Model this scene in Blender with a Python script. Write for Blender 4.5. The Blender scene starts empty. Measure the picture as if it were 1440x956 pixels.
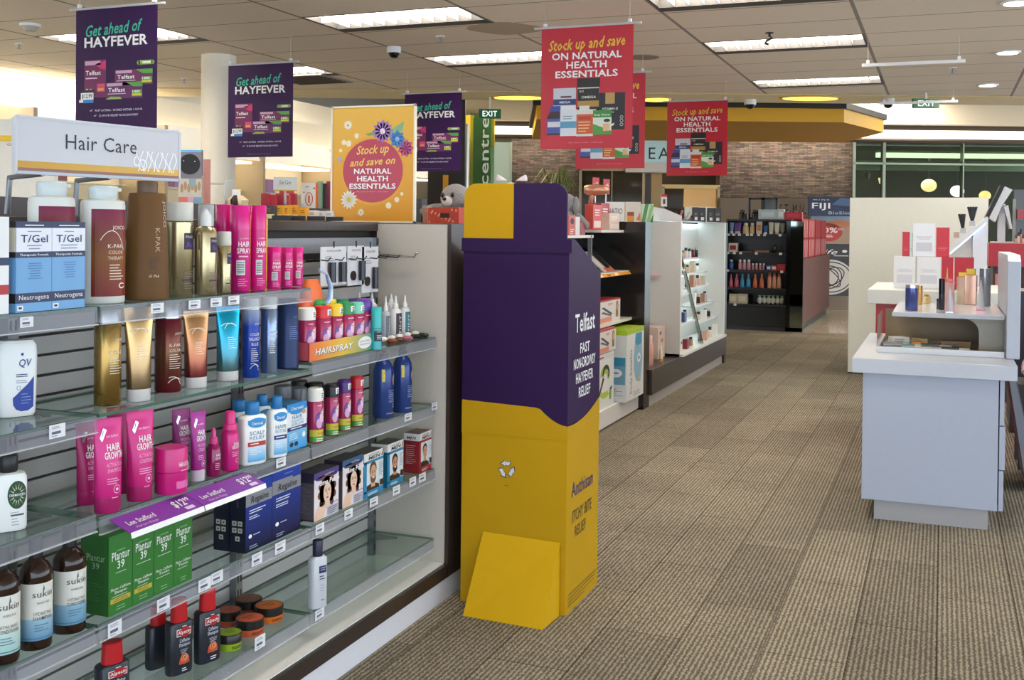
import bpy, math, random
from mathutils import Vector, Matrix
random.seed(11)
SC = bpy.context.scene
COL = SC.collection

# ------------------------------------------------------------------ camera
F, YAW, PITCH, ROLL, CY, H = 1530.0, -.377, .0115, -.0105, 337.0, 1.55
_cy, _sy, _cp, _sp, _cr, _sr = (math.cos(YAW), math.sin(YAW), math.cos(PITCH),
                               math.sin(PITCH), math.cos(ROLL), math.sin(ROLL))
FWD = Vector((_sy*_cp, _cy*_cp, -_sp))
_r0 = Vector((_cy, -_sy, 0))
_d0 = FWD.cross(_r0)
RGT = _r0*_cr + _d0*_sr
DWN = _d0*_cr - _r0*_sr
EYE = Vector((0, 0, H))
cam = bpy.data.cameras.new('camera')
cam.sensor_width = 36.0
cam.lens = F*36/1440
cam.shift_y = -(478-CY)/1440
cam.clip_end = 200
camo = bpy.data.objects.new('camera', cam)
COL.objects.link(camo)
_m = Matrix((RGT, -DWN, -FWD)).transposed().to_4x4()
_m.translation = EYE
camo.matrix_world = _m
SC.camera = camo

# ------------------------------------------------------------------ light and exposure
SC.view_settings.view_transform = 'Standard'
SC.view_settings.look = 'None'
SC.view_settings.gamma = 1.0
SC.view_settings.use_curve_mapping = False
SC.view_settings.exposure = 0.3
W = bpy.data.worlds.new('daylight')
SC.world = W
W.use_nodes = True
W.node_tree.nodes['Background'].inputs[0].default_value = (.76, .87, 1.0, 1)
W.node_tree.nodes['Background'].inputs[1].default_value = 3.3
TROFFER = 17.0
SC.cycles.use_denoising = True
SC.cycles.max_bounces = 6
SC.cycles.diffuse_bounces = 3
SC.cycles.glossy_bounces = 3
SC.cycles.transmission_bounces = 4
SC.cycles.transparent_max_bounces = 16
SC.cycles.caustics_reflective = False
SC.cycles.caustics_refractive = False
SC.cycles.sample_clamp_indirect = 4.0


def area(name, loc, sx, sy, power, col, rot=(0, 0, 0)):
    l = bpy.data.lights.new(name, 'AREA')
    l.shape = 'RECTANGLE'
    l.size, l.size_y, l.energy, l.color = sx, sy, power, col
    o = bpy.data.objects.new(name, l)
    o.location = loc
    o.rotation_euler = rot
    COL.objects.link(o)
    return o


# ------------------------------------------------------------------ pixel helpers (photograph frame 1440x956)
def ray(u, v):
    return RGT*((u-720)/F) + DWN*((v-CY)/F) + FWD


def PX(u, v, x):
    d = ray(u, v)
    return EYE + d*((x-EYE.x)/d.x)


def PY(u, v, y):
    d = ray(u, v)
    return EYE + d*((y-EYE.y)/d.y)


def PZ(u, v, z=0.0):
    d = ray(u, v)
    return EYE + d*((z-EYE.z)/d.z)


def depth(p):
    return (Vector(p)-EYE).dot(FWD)


def zat(u, v, p):
    """height on the vertical line through p that pixel row v sees"""
    return (EYE + ray(u, v)*depth(p)).z


# the mall runs across the end of the shop, turned by MR to the shop's own grid
MR = .377
MX, MY = Vector((math.cos(MR), math.sin(MR), 0)), Vector((-math.sin(MR), math.cos(MR), 0))


def mall(s, d, z=0.0):
    return MX*s + MY*d + Vector((0, 0, z))


def ms(u, d):
    return (u-720)*d/F


def mz(v, d, u=720):
    return H + (319.4+.0105*(u-720)-v)*d/F


# ------------------------------------------------------------------ materials
def lin(c):
    return c/12.92 if c <= .04045 else ((c+.055)/1.055)**2.4


def rgb(h):
    h = h.lstrip('#')
    return tuple(lin(int(h[i:i+2], 16)/255) for i in (0, 2, 4))


_M = {}


def M(h, r=.45, m=0.0, spec=.5, var=.03, scale=25, coat=0.0, bump=0.0):
    """a painted, printed, plastic, metal or card surface with a faint procedural mottling"""
    k = (h, r, m, spec, var, scale, coat, bump)
    if k in _M:
        return _M[k]
    mt = bpy.data.materials.new('surface_%s' % h.strip('#'))
    mt.use_nodes = True
    nt = mt.node_tree
    b = nt.nodes['Principled BSDF']
    c = rgb(h)
    b.inputs['Base Color'].default_value = (*c, 1)
    b.inputs['Roughness'].default_value = r
    b.inputs['Metallic'].default_value = m
    b.inputs['Specular IOR Level'].default_value = spec
    b.inputs['Coat Weight'].default_value = coat
    if var:
        tc = nt.nodes.new('ShaderNodeTexCoord')
        n = nt.nodes.new('ShaderNodeTexNoise')
        n.inputs['Scale'].default_value = scale
        n.inputs['Detail'].default_value = 3
        mx = nt.nodes.new('ShaderNodeMix')
        mx.data_type = 'RGBA'
        mx.inputs[6].default_value = (*[max(0, x*(1-var)) for x in c], 1)
        mx.inputs[7].default_value = (*[min(1, x*(1+var)) for x in c], 1)
        nt.links.new(tc.outputs['Object'], n.inputs['Vector'])
        nt.links.new(n.outputs['Fac'], mx.inputs[0])
        nt.links.new(mx.outputs[2], b.inputs['Base Color'])
        if bump:
            bp = nt.nodes.new('ShaderNodeBump')
            bp.inputs['Strength'].default_value = bump
            bp.inputs['Distance'].default_value = .01
            nt.links.new(n.outputs['Fac'], bp.inputs['Height'])
            nt.links.new(bp.outputs['Normal'], b.inputs['Normal'])
    _M[k] = mt
    return mt


def EM(h, s):
    k = ('em', h, s)
    if k not in _M:
        mt = bpy.data.materials.new('glow_%s' % h.strip('#'))
        mt.use_nodes = True
        b = mt.node_tree.nodes['Principled BSDF']
        b.inputs['Base Color'].default_value = (*rgb(h), 1)
        b.inputs['Emission Color'].default_value = (*rgb(h), 1)
        b.inputs['Emission Strength'].default_value = s
        _M[k] = mt
    return _M[k]


def CLEAR(h='#e8f2f0', a=.75, r=.08, gloss=.5):
    """clear plastic or glass sheet: partly see-through, partly glossy and tinted"""
    k = ('cl', h, a, r, gloss)
    if k not in _M:
        mt = bpy.data.materials.new('clear_%s' % h.strip('#'))
        mt.use_nodes = True
        nt = mt.node_tree
        b = nt.nodes['Principled BSDF']
        b.inputs['Base Color'].default_value = (*rgb(h), 1)
        b.inputs['Roughness'].default_value = r
        b.inputs['Specular IOR Level'].default_value = gloss
        t = nt.nodes.new('ShaderNodeBsdfTransparent')
        t.inputs[0].default_value = (*[.5+.5*x for x in rgb(h)], 1)
        fr = nt.nodes.new('ShaderNodeFresnel')
        fr.inputs[0].default_value = 1.45
        ma = nt.nodes.new('ShaderNodeMath')
        ma.operation = 'ADD'
        ma.use_clamp = True
        ma.inputs[1].default_value = 1-a
        gm = nt.nodes.new('ShaderNodeNewGeometry')
        nb = nt.nodes.new('ShaderNodeMath')
        nb.operation = 'SUBTRACT'
        nb.inputs[0].default_value = 1
        nt.links.new(gm.outputs['Backfacing'], nb.inputs[1])
        mu = nt.nodes.new('ShaderNodeMath')
        mu.operation = 'MULTIPLY'
        nt.links.new(fr.outputs[0], ma.inputs[0])
        nt.links.new(ma.outputs[0], mu.inputs[0])
        nt.links.new(nb.outputs[0], mu.inputs[1])
        mx = nt.nodes.new('ShaderNodeMixShader')
        nt.links.new(mu.outputs[0], mx.inputs[0])
        nt.links.new(t.outputs[0], mx.inputs[1])
        nt.links.new(b.outputs[0], mx.inputs[2])
        nt.links.new(mx.outputs[0], nt.nodes['Material Output'].inputs[0])
        _M[k] = mt
    return _M[k]


def GRAD(h1, h2, z0, z1, r=.35, m=0.0, axis='Z', h3=None):
    """print that shades from h1 at z0 to h2 at z1 of the part's own height (a printed gradient)"""
    k = ('gr', h1, h2, z0, z1, r, m, axis, h3)
    if k not in _M:
        mt = bpy.data.materials.new('print_%s' % h1.strip('#'))
        mt.use_nodes = True
        nt = mt.node_tree
        b = nt.nodes['Principled BSDF']
        b.inputs['Roughness'].default_value = r
        b.inputs['Metallic'].default_value = m
        b.inputs['Specular IOR Level'].default_value = .25
        tc = nt.nodes.new('ShaderNodeTexCoord')
        sp = nt.nodes.new('ShaderNodeSeparateXYZ')
        mr = nt.nodes.new('ShaderNodeMapRange')
        mr.inputs[1].default_value, mr.inputs[2].default_value = z0, z1
        cr = nt.nodes.new('ShaderNodeValToRGB')
        cr.color_ramp.elements[0].color = (*rgb(h1), 1)
        cr.color_ramp.elements[1].color = (*rgb(h2), 1)
        if h3:
            e = cr.color_ramp.elements.new(.5)
            e.color = (*rgb(h3), 1)
        nt.links.new(tc.outputs['Object'], sp.inputs[0])
        nt.links.new(sp.outputs[axis], mr.inputs[0])
        nt.links.new(mr.outputs[0], cr.inputs[0])
        nt.links.new(cr.outputs[0], b.inputs['Base Color'])
        _M[k] = mt
    return _M[k]


def nodes_mat(name):
    mt = bpy.data.materials.new(name)
    mt.use_nodes = True
    nt = mt.node_tree
    return mt, nt, nt.nodes['Principled BSDF']


def carpet_mat():
    mt, nt, b = nodes_mat('carpet_tiles')
    N, L = nt.nodes.new, nt.links.new
    tc = N('ShaderNodeTexCoord')
    # planks of 1.0 x 0.33 m, each with its own tone
    br = N('ShaderNodeTexBrick')
    br.offset = .5
    mp = N('ShaderNodeMapping')
    mp.inputs['Rotation'].default_value = (0, 0, math.pi/2)
    L(tc.outputs['Object'], mp.inputs[0])
    L(mp.outputs[0], br.inputs['Vector'])
    br.inputs['Scale'].default_value = 1
    br.inputs['Brick Width'].default_value = .9
    br.inputs['Row Height'].default_value = .3
    br.inputs['Mortar Size'].default_value = .003
    br.inputs['Bias'].default_value = 0
    br.inputs['Color1'].default_value = (*rgb('#a09683'), 1)
    br.inputs['Color2'].default_value = (*rgb('#8d8473'), 1)
    br.inputs['Mortar'].default_value = (*rgb('#665d4f'), 1)
    # ribs that run down the aisle, broken into yarn loops
    sx = N('ShaderNodeSeparateXYZ')
    L(tc.outputs['Object'], sx.inputs[0])
    nz = N('ShaderNodeTexNoise')
    nz.inputs['Scale'].default_value = 55
    nz.inputs['Detail'].default_value = 3
    L(tc.outputs['Object'], nz.inputs['Vector'])
    wv = N('ShaderNodeTexWave')
    wv.wave_type, wv.bands_direction = 'BANDS', 'X'
    wv.inputs['Scale'].default_value = 17
    wv.inputs['Distortion'].default_value = 3.0
    wv.inputs['Detail'].default_value = 1
    wv.inputs['Detail Scale'].default_value = 4.0
    L(tc.outputs['Object'], wv.inputs['Vector'])
    n2 = N('ShaderNodeTexNoise')
    n2.inputs['Scale'].default_value = 1.3
    n2.inputs['Detail'].default_value = 4
    L(tc.outputs['Object'], n2.inputs['Vector'])
    ad = N('ShaderNodeMath')
    ad.operation = 'MULTIPLY'
    L(wv.outputs['Fac'], ad.inputs[0])
    L(nz.outputs['Fac'], ad.inputs[1])
    cr = N('ShaderNodeValToRGB')
    cr.color_ramp.elements[0].position, cr.color_ramp.elements[1].position = .08, .5
    cr.color_ramp.elements[0].color = (.42, .42, .42, 1)
    cr.color_ramp.elements[1].color = (1.2, 1.2, 1.2, 1)
    L(ad.outputs[0], cr.inputs[0])
    c2 = N('ShaderNodeValToRGB')
    c2.color_ramp.elements[0].position, c2.color_ramp.elements[1].position = .3, .7
    c2.color_ramp.elements[0].color = (.82, .82, .82, 1)
    c2.color_ramp.elements[1].color = (1.12, 1.12, 1.12, 1)
    L(n2.outputs['Fac'], c2.inputs[0])
    m1 = N('ShaderNodeMix'); m1.data_type = 'RGBA'; m1.blend_type = 'MULTIPLY'; m1.inputs[0].default_value = 1
    L(br.outputs['Color'], m1.inputs[6]); L(cr.outputs[0], m1.inputs[7])
    m2 = N('ShaderNodeMix'); m2.data_type = 'RGBA'; m2.blend_type = 'MULTIPLY'; m2.inputs[0].default_value = 1
    L(m1.outputs[2], m2.inputs[6]); L(c2.outputs[0], m2.inputs[7])
    L(m2.outputs[2], b.inputs['Base Color'])
    b.inputs['Roughness'].default_value = .95
    b.inputs['Specular IOR Level'].default_value = .1
    bp = N('ShaderNodeBump'); bp.inputs['Strength'].default_value = .5; bp.inputs['Distance'].default_value = .006
    L(ad.outputs[0], bp.inputs['Height']); L(bp.outputs[0], b.inputs['Normal'])
    return mt


def ceiling_mat():
    mt, nt, b = nodes_mat('ceiling_tiles')
    N, L = nt.nodes.new, nt.links.new
    tc = N('ShaderNodeTexCoord'); sx = N('ShaderNodeSeparateXYZ')
    L(tc.outputs['Object'], sx.inputs[0])

    def line(out, off, per, half):
        a = N('ShaderNodeMath'); a.operation = 'SUBTRACT'; a.inputs[1].default_value = off-per/2
        L(out, a.inputs[0])
        m = N('ShaderNodeMath'); m.operation = 'FLOORED_MODULO'; m.inputs[1].default_value = per
        L(a.outputs[0], m.inputs[0])
        s = N('ShaderNodeMath'); s.operation = 'SUBTRACT'; s.inputs[1].default_value = per/2
        L(m.outputs[0], s.inputs[0])
        ab = N('ShaderNodeMath'); ab.operation = 'ABSOLUTE'; L(s.outputs[0], ab.inputs[0])
        c = N('ShaderNodeMath'); c.operation = 'LESS_THAN'; c.inputs[1].default_value = half
        L(ab.outputs[0], c.inputs[0])
        return c.outputs[0]
    lx = line(sx.outputs['X'], -.553, 1.2, .013)
    ly = line(sx.outputs['Y'], 7.72, .6, .006)
    nz = N('ShaderNodeTexNoise'); nz.inputs['Scale'].default_value = 90; nz.inputs['Detail'].default_value = 4
    L(tc.outputs['Object'], nz.inputs['Vector'])
    base = N('ShaderNodeMix'); base.data_type = 'RGBA'
    base.inputs[6].default_value = (*rgb('#e3d5c1'), 1); base.inputs[7].default_value = (*rgb('#f0e3d0'), 1)
    L(nz.outputs['Fac'], base.inputs[0])
    m1 = N('ShaderNodeMix'); m1.data_type = 'RGBA'
    L(ly, m1.inputs[0]); L(base.outputs[2], m1.inputs[6]); m1.inputs[7].default_value = (*rgb('#6f665c'), 1)
    m2 = N('ShaderNodeMix'); m2.data_type = 'RGBA'
    L(lx, m2.inputs[0]); L(m1.outputs[2], m2.inputs[6]); m2.inputs[7].default_value = (*rgb('#958b80'), 1)
    L(m2.outputs[2], b.inputs['Base Color'])
    b.inputs['Roughness'].default_value = .9
    return mt


def brick_mat():
    mt, nt, b = nodes_mat('split_stone')
    N, L = nt.nodes.new, nt.links.new
    tc = N('ShaderNodeTexCoord'); sx = N('ShaderNodeSeparateXYZ'); cb = N('ShaderNodeCombineXYZ')
    L(tc.outputs['Object'], sx.inputs[0]); L(sx.outputs['X'], cb.inputs[0]); L(sx.outputs['Z'], cb.inputs[1])
    br = N('ShaderNodeTexBrick')
    L(cb.outputs[0], br.inputs['Vector'])
    br.inputs['Scale'].default_value = 1
    br.inputs['Brick Width'].default_value = .17
    br.inputs['Row Height'].default_value = .032
    br.inputs['Mortar Size'].default_value = .003
    br.inputs['Color1'].default_value = (*rgb('#7a6250'), 1)
    br.inputs['Color2'].default_value = (*rgb('#4a3b31'), 1)
    br.inputs['Mortar'].default_value = (*rgb('#33291f'), 1)
    nz = N('ShaderNodeTexNoise'); nz.inputs['Scale'].default_value = 9; nz.inputs['Detail'].default_value = 5
    L(tc.outputs['Object'], nz.inputs['Vector'])
    m1 = N('ShaderNodeMix'); m1.data_type = 'RGBA'; m1.blend_type = 'OVERLAY'; m1.inputs[0].default_value = .7
    L(br.outputs['Color'], m1.inputs[6]); L(nz.outputs['Color'], m1.inputs[7])
    hs = N('ShaderNodeHueSaturation'); hs.inputs['Saturation'].default_value = .7
    L(m1.outputs[2], hs.inputs['Color'])
    L(hs.outputs[0], b.inputs['Base Color'])
    bp = N('ShaderNodeBump'); bp.inputs['Distance'].default_value = .03
    L(br.outputs['Fac'], bp.inputs['Height']); bp.invert = True
    L(bp.outputs[0], b.inputs['Normal'])
    b.inputs['Roughness'].default_value = .85
    return mt


def stone_floor_mat():
    mt, nt, b = nodes_mat('stone_floor')
    N, L = nt.nodes.new, nt.links.new
    tc = N('ShaderNodeTexCoord')
    br = N('ShaderNodeTexBrick')
    L(tc.outputs['Object'], br.inputs['Vector'])
    br.inputs['Scale'].default_value = 1
    br.inputs['Brick Width'].default_value = .8
    br.inputs['Row Height'].default_value = .8
    br.inputs['Mortar Size'].default_value = .004
    br.inputs['Color1'].default_value = (*rgb('#c9bda9'), 1)
    br.inputs['Color2'].default_value = (*rgb('#bfb29d'), 1)
    br.inputs['Mortar'].default_value = (*rgb('#94886f'), 1)
    L(br.outputs['Color'], b.inputs['Base Color'])
    b.inputs['Roughness'].default_value = .12
    return mt


def wood_mat():
    mt, nt, b = nodes_mat('dark_wood')
    N, L = nt.nodes.new, nt.links.new
    tc = N('ShaderNodeTexCoord'); mp = N('ShaderNodeMapping'); mp.inputs['Scale'].default_value = (30, 30, 1.2)
    L(tc.outputs['Object'], mp.inputs[0])
    nz = N('ShaderNodeTexNoise'); nz.inputs['Scale'].default_value = 1.5; nz.inputs['Detail'].default_value = 5
    L(mp.outputs[0], nz.inputs['Vector'])
    cr = N('ShaderNodeValToRGB')
    cr.color_ramp.elements[0].color = (*rgb('#2b211e'), 1); cr.color_ramp.elements[1].color = (*rgb('#3d312c'), 1)
    L(nz.outputs['Fac'], cr.inputs[0]); L(cr.outputs[0], b.inputs['Base Color'])
    b.inputs['Roughness'].default_value = .3
    return mt


def glass_mat(tint):
    """clear sheet glass: tinted, mirror-like only at a glancing angle"""
    mt, nt, b = nodes_mat('sheet_glass')
    nt.nodes.remove(b)
    t = nt.nodes.new('ShaderNodeBsdfTransparent')
    t.inputs[0].default_value = (*rgb(tint), 1)
    g = nt.nodes.new('ShaderNodeBsdfGlossy')
    g.inputs['Roughness'].default_value = .06
    g.inputs[0].default_value = (.8, .85, .83, 1)
    fr = nt.nodes.new('ShaderNodeFresnel')
    fr.inputs[0].default_value = 1.45
    gm = nt.nodes.new('ShaderNodeNewGeometry')
    nb = nt.nodes.new('ShaderNodeMath')
    nb.operation = 'SUBTRACT'
    nb.inputs[0].default_value = 1
    nt.links.new(gm.outputs['Backfacing'], nb.inputs[1])
    mu = nt.nodes.new('ShaderNodeMath')
    mu.operation = 'MULTIPLY'
    nt.links.new(fr.outputs[0], mu.inputs[0])
    nt.links.new(nb.outputs[0], mu.inputs[1])
    mx = nt.nodes.new('ShaderNodeMixShader')
    nt.links.new(mu.outputs[0], mx.inputs[0])
    nt.links.new(t.outputs[0], mx.inputs[1])
    nt.links.new(g.outputs[0], mx.inputs[2])
    nt.links.new(mx.outputs[0], nt.nodes['Material Output'].inputs[0])
    return mt


WOOD = wood_mat()
WHITE = M('#e6e6e3', .35)
CHROME = M('#c9ccd0', .22, 1.0, var=.02)
STEEL = M('#8f9398', .35, .9, var=.03)
DARK = M('#1c1a1b', .4)
GLASS = glass_mat('#f3faf6')
GEDGE = M('#4d6a5c', .15)
STRIP = CLEAR('#d5d8e2', .82, .12)


# ------------------------------------------------------------------ mesh builder
class MB:
    def __init__(s):
        s.v, s.f, s.mi, s.ms = [], [], [], []

    def _m(s, m):
        if m not in s.ms:
            s.ms.append(m)
        return s.ms.index(m)

    def add(s, vs, fs, m):
        k, i = len(s.v), s._m(m)
        s.v += [tuple(p) for p in vs]
        for f in fs:
            s.f.append(tuple(k+j for j in f))
            s.mi.append(i)
        return s

    def box(s, x0, x1, y0, y1, z0, z1, m, mats=None):
        """mats may give another material to 'top','bottom','front','back','left','right'"""
        vs = [(x0, y0, z0), (x1, y0, z0), (x1, y1, z0), (x0, y1, z0), (x0, y0, z1), (x1, y0, z1), (x1, y1, z1), (x0, y1, z1)]
        fs = dict(bottom=(3, 2, 1, 0), top=(4, 5, 6, 7), front=(0, 1, 5, 4), right=(1, 2, 6, 5), back=(2, 3, 7, 6), left=(3, 0, 4, 7))
        k = len(s.v)
        s.v += vs
        for n, f in fs.items():
            s.f.append(tuple(k+j for j in f))
            s.mi.append(s._m((mats or {}).get(n, m)))
        return s

    def loft(s, secs, m, n=28, cap0=True, cap1=True):
        """stacked rings: (z, half width, half depth[, power[, cx, cy]])"""
        rings = []
        for q in secs:
            z, a, b = q[:3]
            p = q[3] if len(q) > 3 else 2
            cx, cy = (q[4], q[5]) if len(q) > 5 else (0, 0)
            rg = []
            for i in range(n):
                t = 2*math.pi*i/n
                c, d = math.cos(t), math.sin(t)
                rg.append((cx+a*math.copysign(abs(c)**(2/p), c), cy+b*math.copysign(abs(d)**(2/p), d), z))
            rings.append(rg)
        vs = [p for r in rings for p in r]
        fs = []
        for k in range(len(rings)-1):
            for i in range(n):
                j = (i+1) % n
                fs.append((k*n+i, k*n+j, (k+1)*n+j, (k+1)*n+i))
        if cap0:
            fs.append(tuple(reversed(range(n))))
        if cap1:
            fs.append(tuple(range((len(rings)-1)*n, len(rings)*n)))
        return s.add(vs, fs, m)

    def cyl(s, x, y, z0, z1, r, m, n=24, r2=None):
        r2 = r if r2 is None else r2
        return s.loft([(z0, r, r, 2, x, y), (z1, r2, r2, 2, x, y)], m, n)

    def tube(s, pts, r, m, n=8):
        pts = [Vector(p) for p in pts]
        rings = []
        for i, p in enumerate(pts):
            d = (pts[min(i+1, len(pts)-1)]-pts[max(i-1, 0)]).normalized()
            a = d.orthogonal().normalized() if i == 0 else (rings_a - d*rings_a.dot(d)).normalized()
            rings_a = a
            b = d.cross(a)
            rings.append([p+a*(r*math.cos(2*math.pi*k/n))+b*(r*math.sin(2*math.pi*k/n)) for k in range(n)])
        vs = [p for q in rings for p in q]
        fs = [(k*n+i, k*n+(i+1) % n, (k+1)*n+(i+1) % n, (k+1)*n+i) for k in range(len(rings)-1) for i in range(n)]
        fs += [tuple(reversed(range(n))), tuple(range((len(rings)-1)*n, len(rings)*n))]
        return s.add(vs, fs, m)

    def prism(s, pts, y0, y1, m, mcap=None):
        """an outline in x,z pushed through from y0 to y1"""
        n = len(pts)
        k = len(s.v)
        s.v += [(x, y0, z) for x, z in pts]+[(x, y1, z) for x, z in pts]
        i, j = s._m(m), s._m(mcap or m)
        s.f += [tuple(k+q for q in range(n)), tuple(k+n+q for q in reversed(range(n)))]
        s.mi += [j, j]
        for q in range(n):
            r = (q+1) % n
            s.f.append((k+r, k+q, k+n+q, k+n+r))
            s.mi.append(i)
        return s

    def flatprism(s, pts, z0, z1, m, mbot=None):
        """an outline in x,y raised from z0 to z1"""
        n = len(pts)
        k = len(s.v)
        s.v += [(x, y, z0) for x, y in pts]+[(x, y, z1) for x, y in pts]
        s.f += [tuple(k+q for q in reversed(range(n))), tuple(k+n+q for q in range(n))]
        s.mi += [s._m(mbot or m), s._m(m)]
        for q in range(n):
            r = (q+1) % n
            s.f.append((k+q, k+r, k+n+r, k+n+q))
            s.mi.append(s._m(m))
        return s

    def ball(s, c, rx, ry, rz, m, n=16, k=10):
        secs = []
        for i in range(1, k):
            t = math.pi*i/k - math.pi/2
            secs.append((c[2]+rz*math.sin(t), rx*math.cos(t), ry*math.cos(t), 2, c[0], c[1]))
        secs = [(c[2]-rz, rx*.05, ry*.05, 2, c[0], c[1])]+secs+[(c[2]+rz, rx*.05, ry*.05, 2, c[0], c[1])]
        return s.loft(secs, m, n)

    def build(s, name, parent=None, loc=(0, 0, 0), rz=0.0, bevel=0.0, smooth=True, kind=None, rot=None):
        me = bpy.data.meshes.new(name)
        me.from_pydata(s.v, [], s.f)
        for m in s.ms:
            me.materials.append(m)
        me.polygons.foreach_set('material_index', s.mi)
        if smooth:
            me.polygons.foreach_set('use_smooth', [True]*len(me.polygons))
            me.set_sharp_from_angle(angle=math.radians(38))
        me.update()
        o = bpy.data.objects.new(name, me)
        o.location = loc
        o.rotation_euler = rot or (0, 0, rz)
        COL.objects.link(o)
        if parent:
            o.parent = parent
        if kind:
            o['kind'] = kind
        if bevel:
            b = o.modifiers.new('edge', 'BEVEL')
            b.width, b.segments, b.limit_method = bevel, 2, 'ANGLE'
        return o


def tag(o, label, cat, group=None, kind=None):
    if label:
        o['label'] = label
    if cat:
        o['category'] = cat
    if group:
        o['group'] = group
    if kind:
        o['kind'] = kind
    return o


def thing(name, label, cat, loc=(0, 0, 0), rz=0.0, group=None):
    o = bpy.data.objects.new(name, None)
    o.empty_display_size = .05
    o.location = (loc[0], loc[1], loc[2]+.001)
    o.rotation_euler = (0, 0, rz)
    COL.objects.link(o)
    return tag(o, label, cat, group)


def copy_tree(o, parent=None):
    c = o.copy()
    COL.objects.link(c)
    if parent:
        c.parent = parent
    for ch in list(o.children):
        copy_tree(ch, c)
    return c


def again(proto, label, loc, rz=None, group=None):
    c = copy_tree(proto)
    c.location = loc
    if rz is not None:
        c.rotation_euler = (0, 0, rz)
    c['label'] = label
    if group:
        c['group'] = group
    return c


def cut_poly(cells, n, d):
    """keep the side of flat polygons where p.n <= d"""
    out = []
    for c in cells:
        r = []
        for i in range(len(c)):
            p, q = c[i], c[(i+1) % len(c)]
            a, b = p[0]*n[0]+p[1]*n[1]-d, q[0]*n[0]+q[1]*n[1]-d
            if a <= 0:
                r.append(p)
            if (a < 0 < b) or (b < 0 < a):
                t = a/(a-b)
                r.append((p[0]+(q[0]-p[0])*t, p[1]+(q[1]-p[1])*t))
        if len(r) > 2:
            out.append(r)
    return out


# ------------------------------------------------------------------ flat print: rectangles, shapes and lettering
_T = {}


def glyphs(t, bold, shear, space):
    k = (t, bold, shear, space)
    if k not in _T:
        cu = bpy.data.curves.new('lettering', 'FONT')
        cu.body = t
        cu.size = 1
        cu.resolution_u = 2 if len(t) < 14 else 1
        cu.fill_mode = 'FRONT'
        cu.offset = bold
        cu.shear = shear
        cu.space_character = space
        o = bpy.data.objects.new('lettering', cu)
        me = o.to_mesh()
        vs = [(v.co.x, v.co.y) for v in me.vertices]
        fs = [tuple(p.vertices) for p in me.polygons]
        o.to_mesh_clear()
        bpy.data.objects.remove(o)
        bpy.data.curves.remove(cu)
        _T[k] = (vs, fs)
    return _T[k]


class G:
    """a printed face: x to the reader's right, z up, every item on its own thin layer"""

    def __init__(s):
        s.it = []

    def poly(s, pts, m, l=1):
        s.it.append((list(pts), [tuple(range(len(pts)))], m, l))
        return s

    def rect(s, x0, z0, x1, z1, m, l=0, nx=1, nz=1):
        vs = [(x0+(x1-x0)*i/nx, z0+(z1-z0)*j/nz) for j in range(nz+1) for i in range(nx+1)]
        fs = [(j*(nx+1)+i, j*(nx+1)+i+1, (j+1)*(nx+1)+i+1, (j+1)*(nx+1)+i) for j in range(nz) for i in range(nx)]
        s.it.append((vs, fs, m, l))
        return s

    def ell(s, cx, cz, rx, rz, m, l=1, n=22, a0=0, a1=2*math.pi):
        vs = [(cx, cz)]+[(cx+rx*math.cos(a0+(a1-a0)*i/n), cz+rz*math.sin(a0+(a1-a0)*i/n)) for i in range(n+1)]
        s.it.append((vs, [(0, i, i+1) for i in range(1, n+1)], m, l))
        return s

    def ring(s, cx, cz, rx, rz, w, m, l=1, n=24, a0=0, a1=2*math.pi):
        vs = []
        for i in range(n+1):
            t = a0+(a1-a0)*i/n
            vs += [(cx+rx*math.cos(t), cz+rz*math.sin(t)), (cx+(rx-w)*math.cos(t), cz+(rz-w)*math.sin(t))]
        s.it.append((vs, [(2*i, 2*i+2, 2*i+3, 2*i+1) for i in range(n)], m, l))
        return s

    def text(s, t, x, z, h, m, l=3, w=None, bold=0.0, shear=0.0, al='C', rot=0, space=1.0):
        """cap height h, z is the base line; w stretches the line to that width"""
        vs, fs = glyphs(t, bold*.55, shear, space*1.04)
        if not vs:
            return s
        x0, x1 = min(p[0] for p in vs), max(p[0] for p in vs)
        k = h/.72
        kx = k if w is None else w/max(x1-x0, 1e-6)
        o = {'C': -(x0+x1)/2, 'L': -x0, 'R': -x1}[al]
        c, sn = math.cos(rot), math.sin(rot)
        out = []
        for a, b in vs:
            a, b = (a+o)*kx, b*k
            out.append((x+a*c-b*sn, z+a*sn+b*c))
        s.it.append((out, fs, m, l))
        return s

    def lines(s, x0, x1, z, n, dz, h, m, l=3, al='L'):
        """rows of print too small to read in the photograph"""
        for i in range(n):
            q = random.uniform(.55, 1)*(x1-x0)
            a = x0 if al == 'L' else (x0+x1-q)/2
            s.rect(a, z-i*dz-h, a+q, z-i*dz, m, l, nx=4)
        return s

    def put(s, mb, fn):
        step = getattr(fn, 'step', None)
        for vs, fs, m, l in s.it:
            if step:
                # cut every face into narrow upright strips so that the print follows the curve
                nv, nf = [], []
                for f in fs:
                    pg = [vs[i] for i in f]
                    a, b = min(q[0] for q in pg), max(q[0] for q in pg)
                    k = max(1, int(math.ceil((b-a)/step)))
                    for j in range(k):
                        c = [pg]
                        if j:
                            c = cut_poly(c, (-1, 0), -(a+(b-a)*j/k))
                        if j < k-1:
                            c = cut_poly(c, (1, 0), a+(b-a)*(j+1)/k)
                        for r in c:
                            nf.append(tuple(range(len(nv), len(nv)+len(r))))
                            nv += r
                vs, fs = nv, nf
            mb.add([fn(x, z, l*.00035+.0004) for x, z in vs], fs, m)
        return mb


def flat(y=0.0):
    return lambda x, z, o: (x, y-o, z)


def side_plus_x(x0):
    """face looking along +x; print's x runs towards +y"""
    return lambda x, z, o: (x0+o, x, z)


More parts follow.
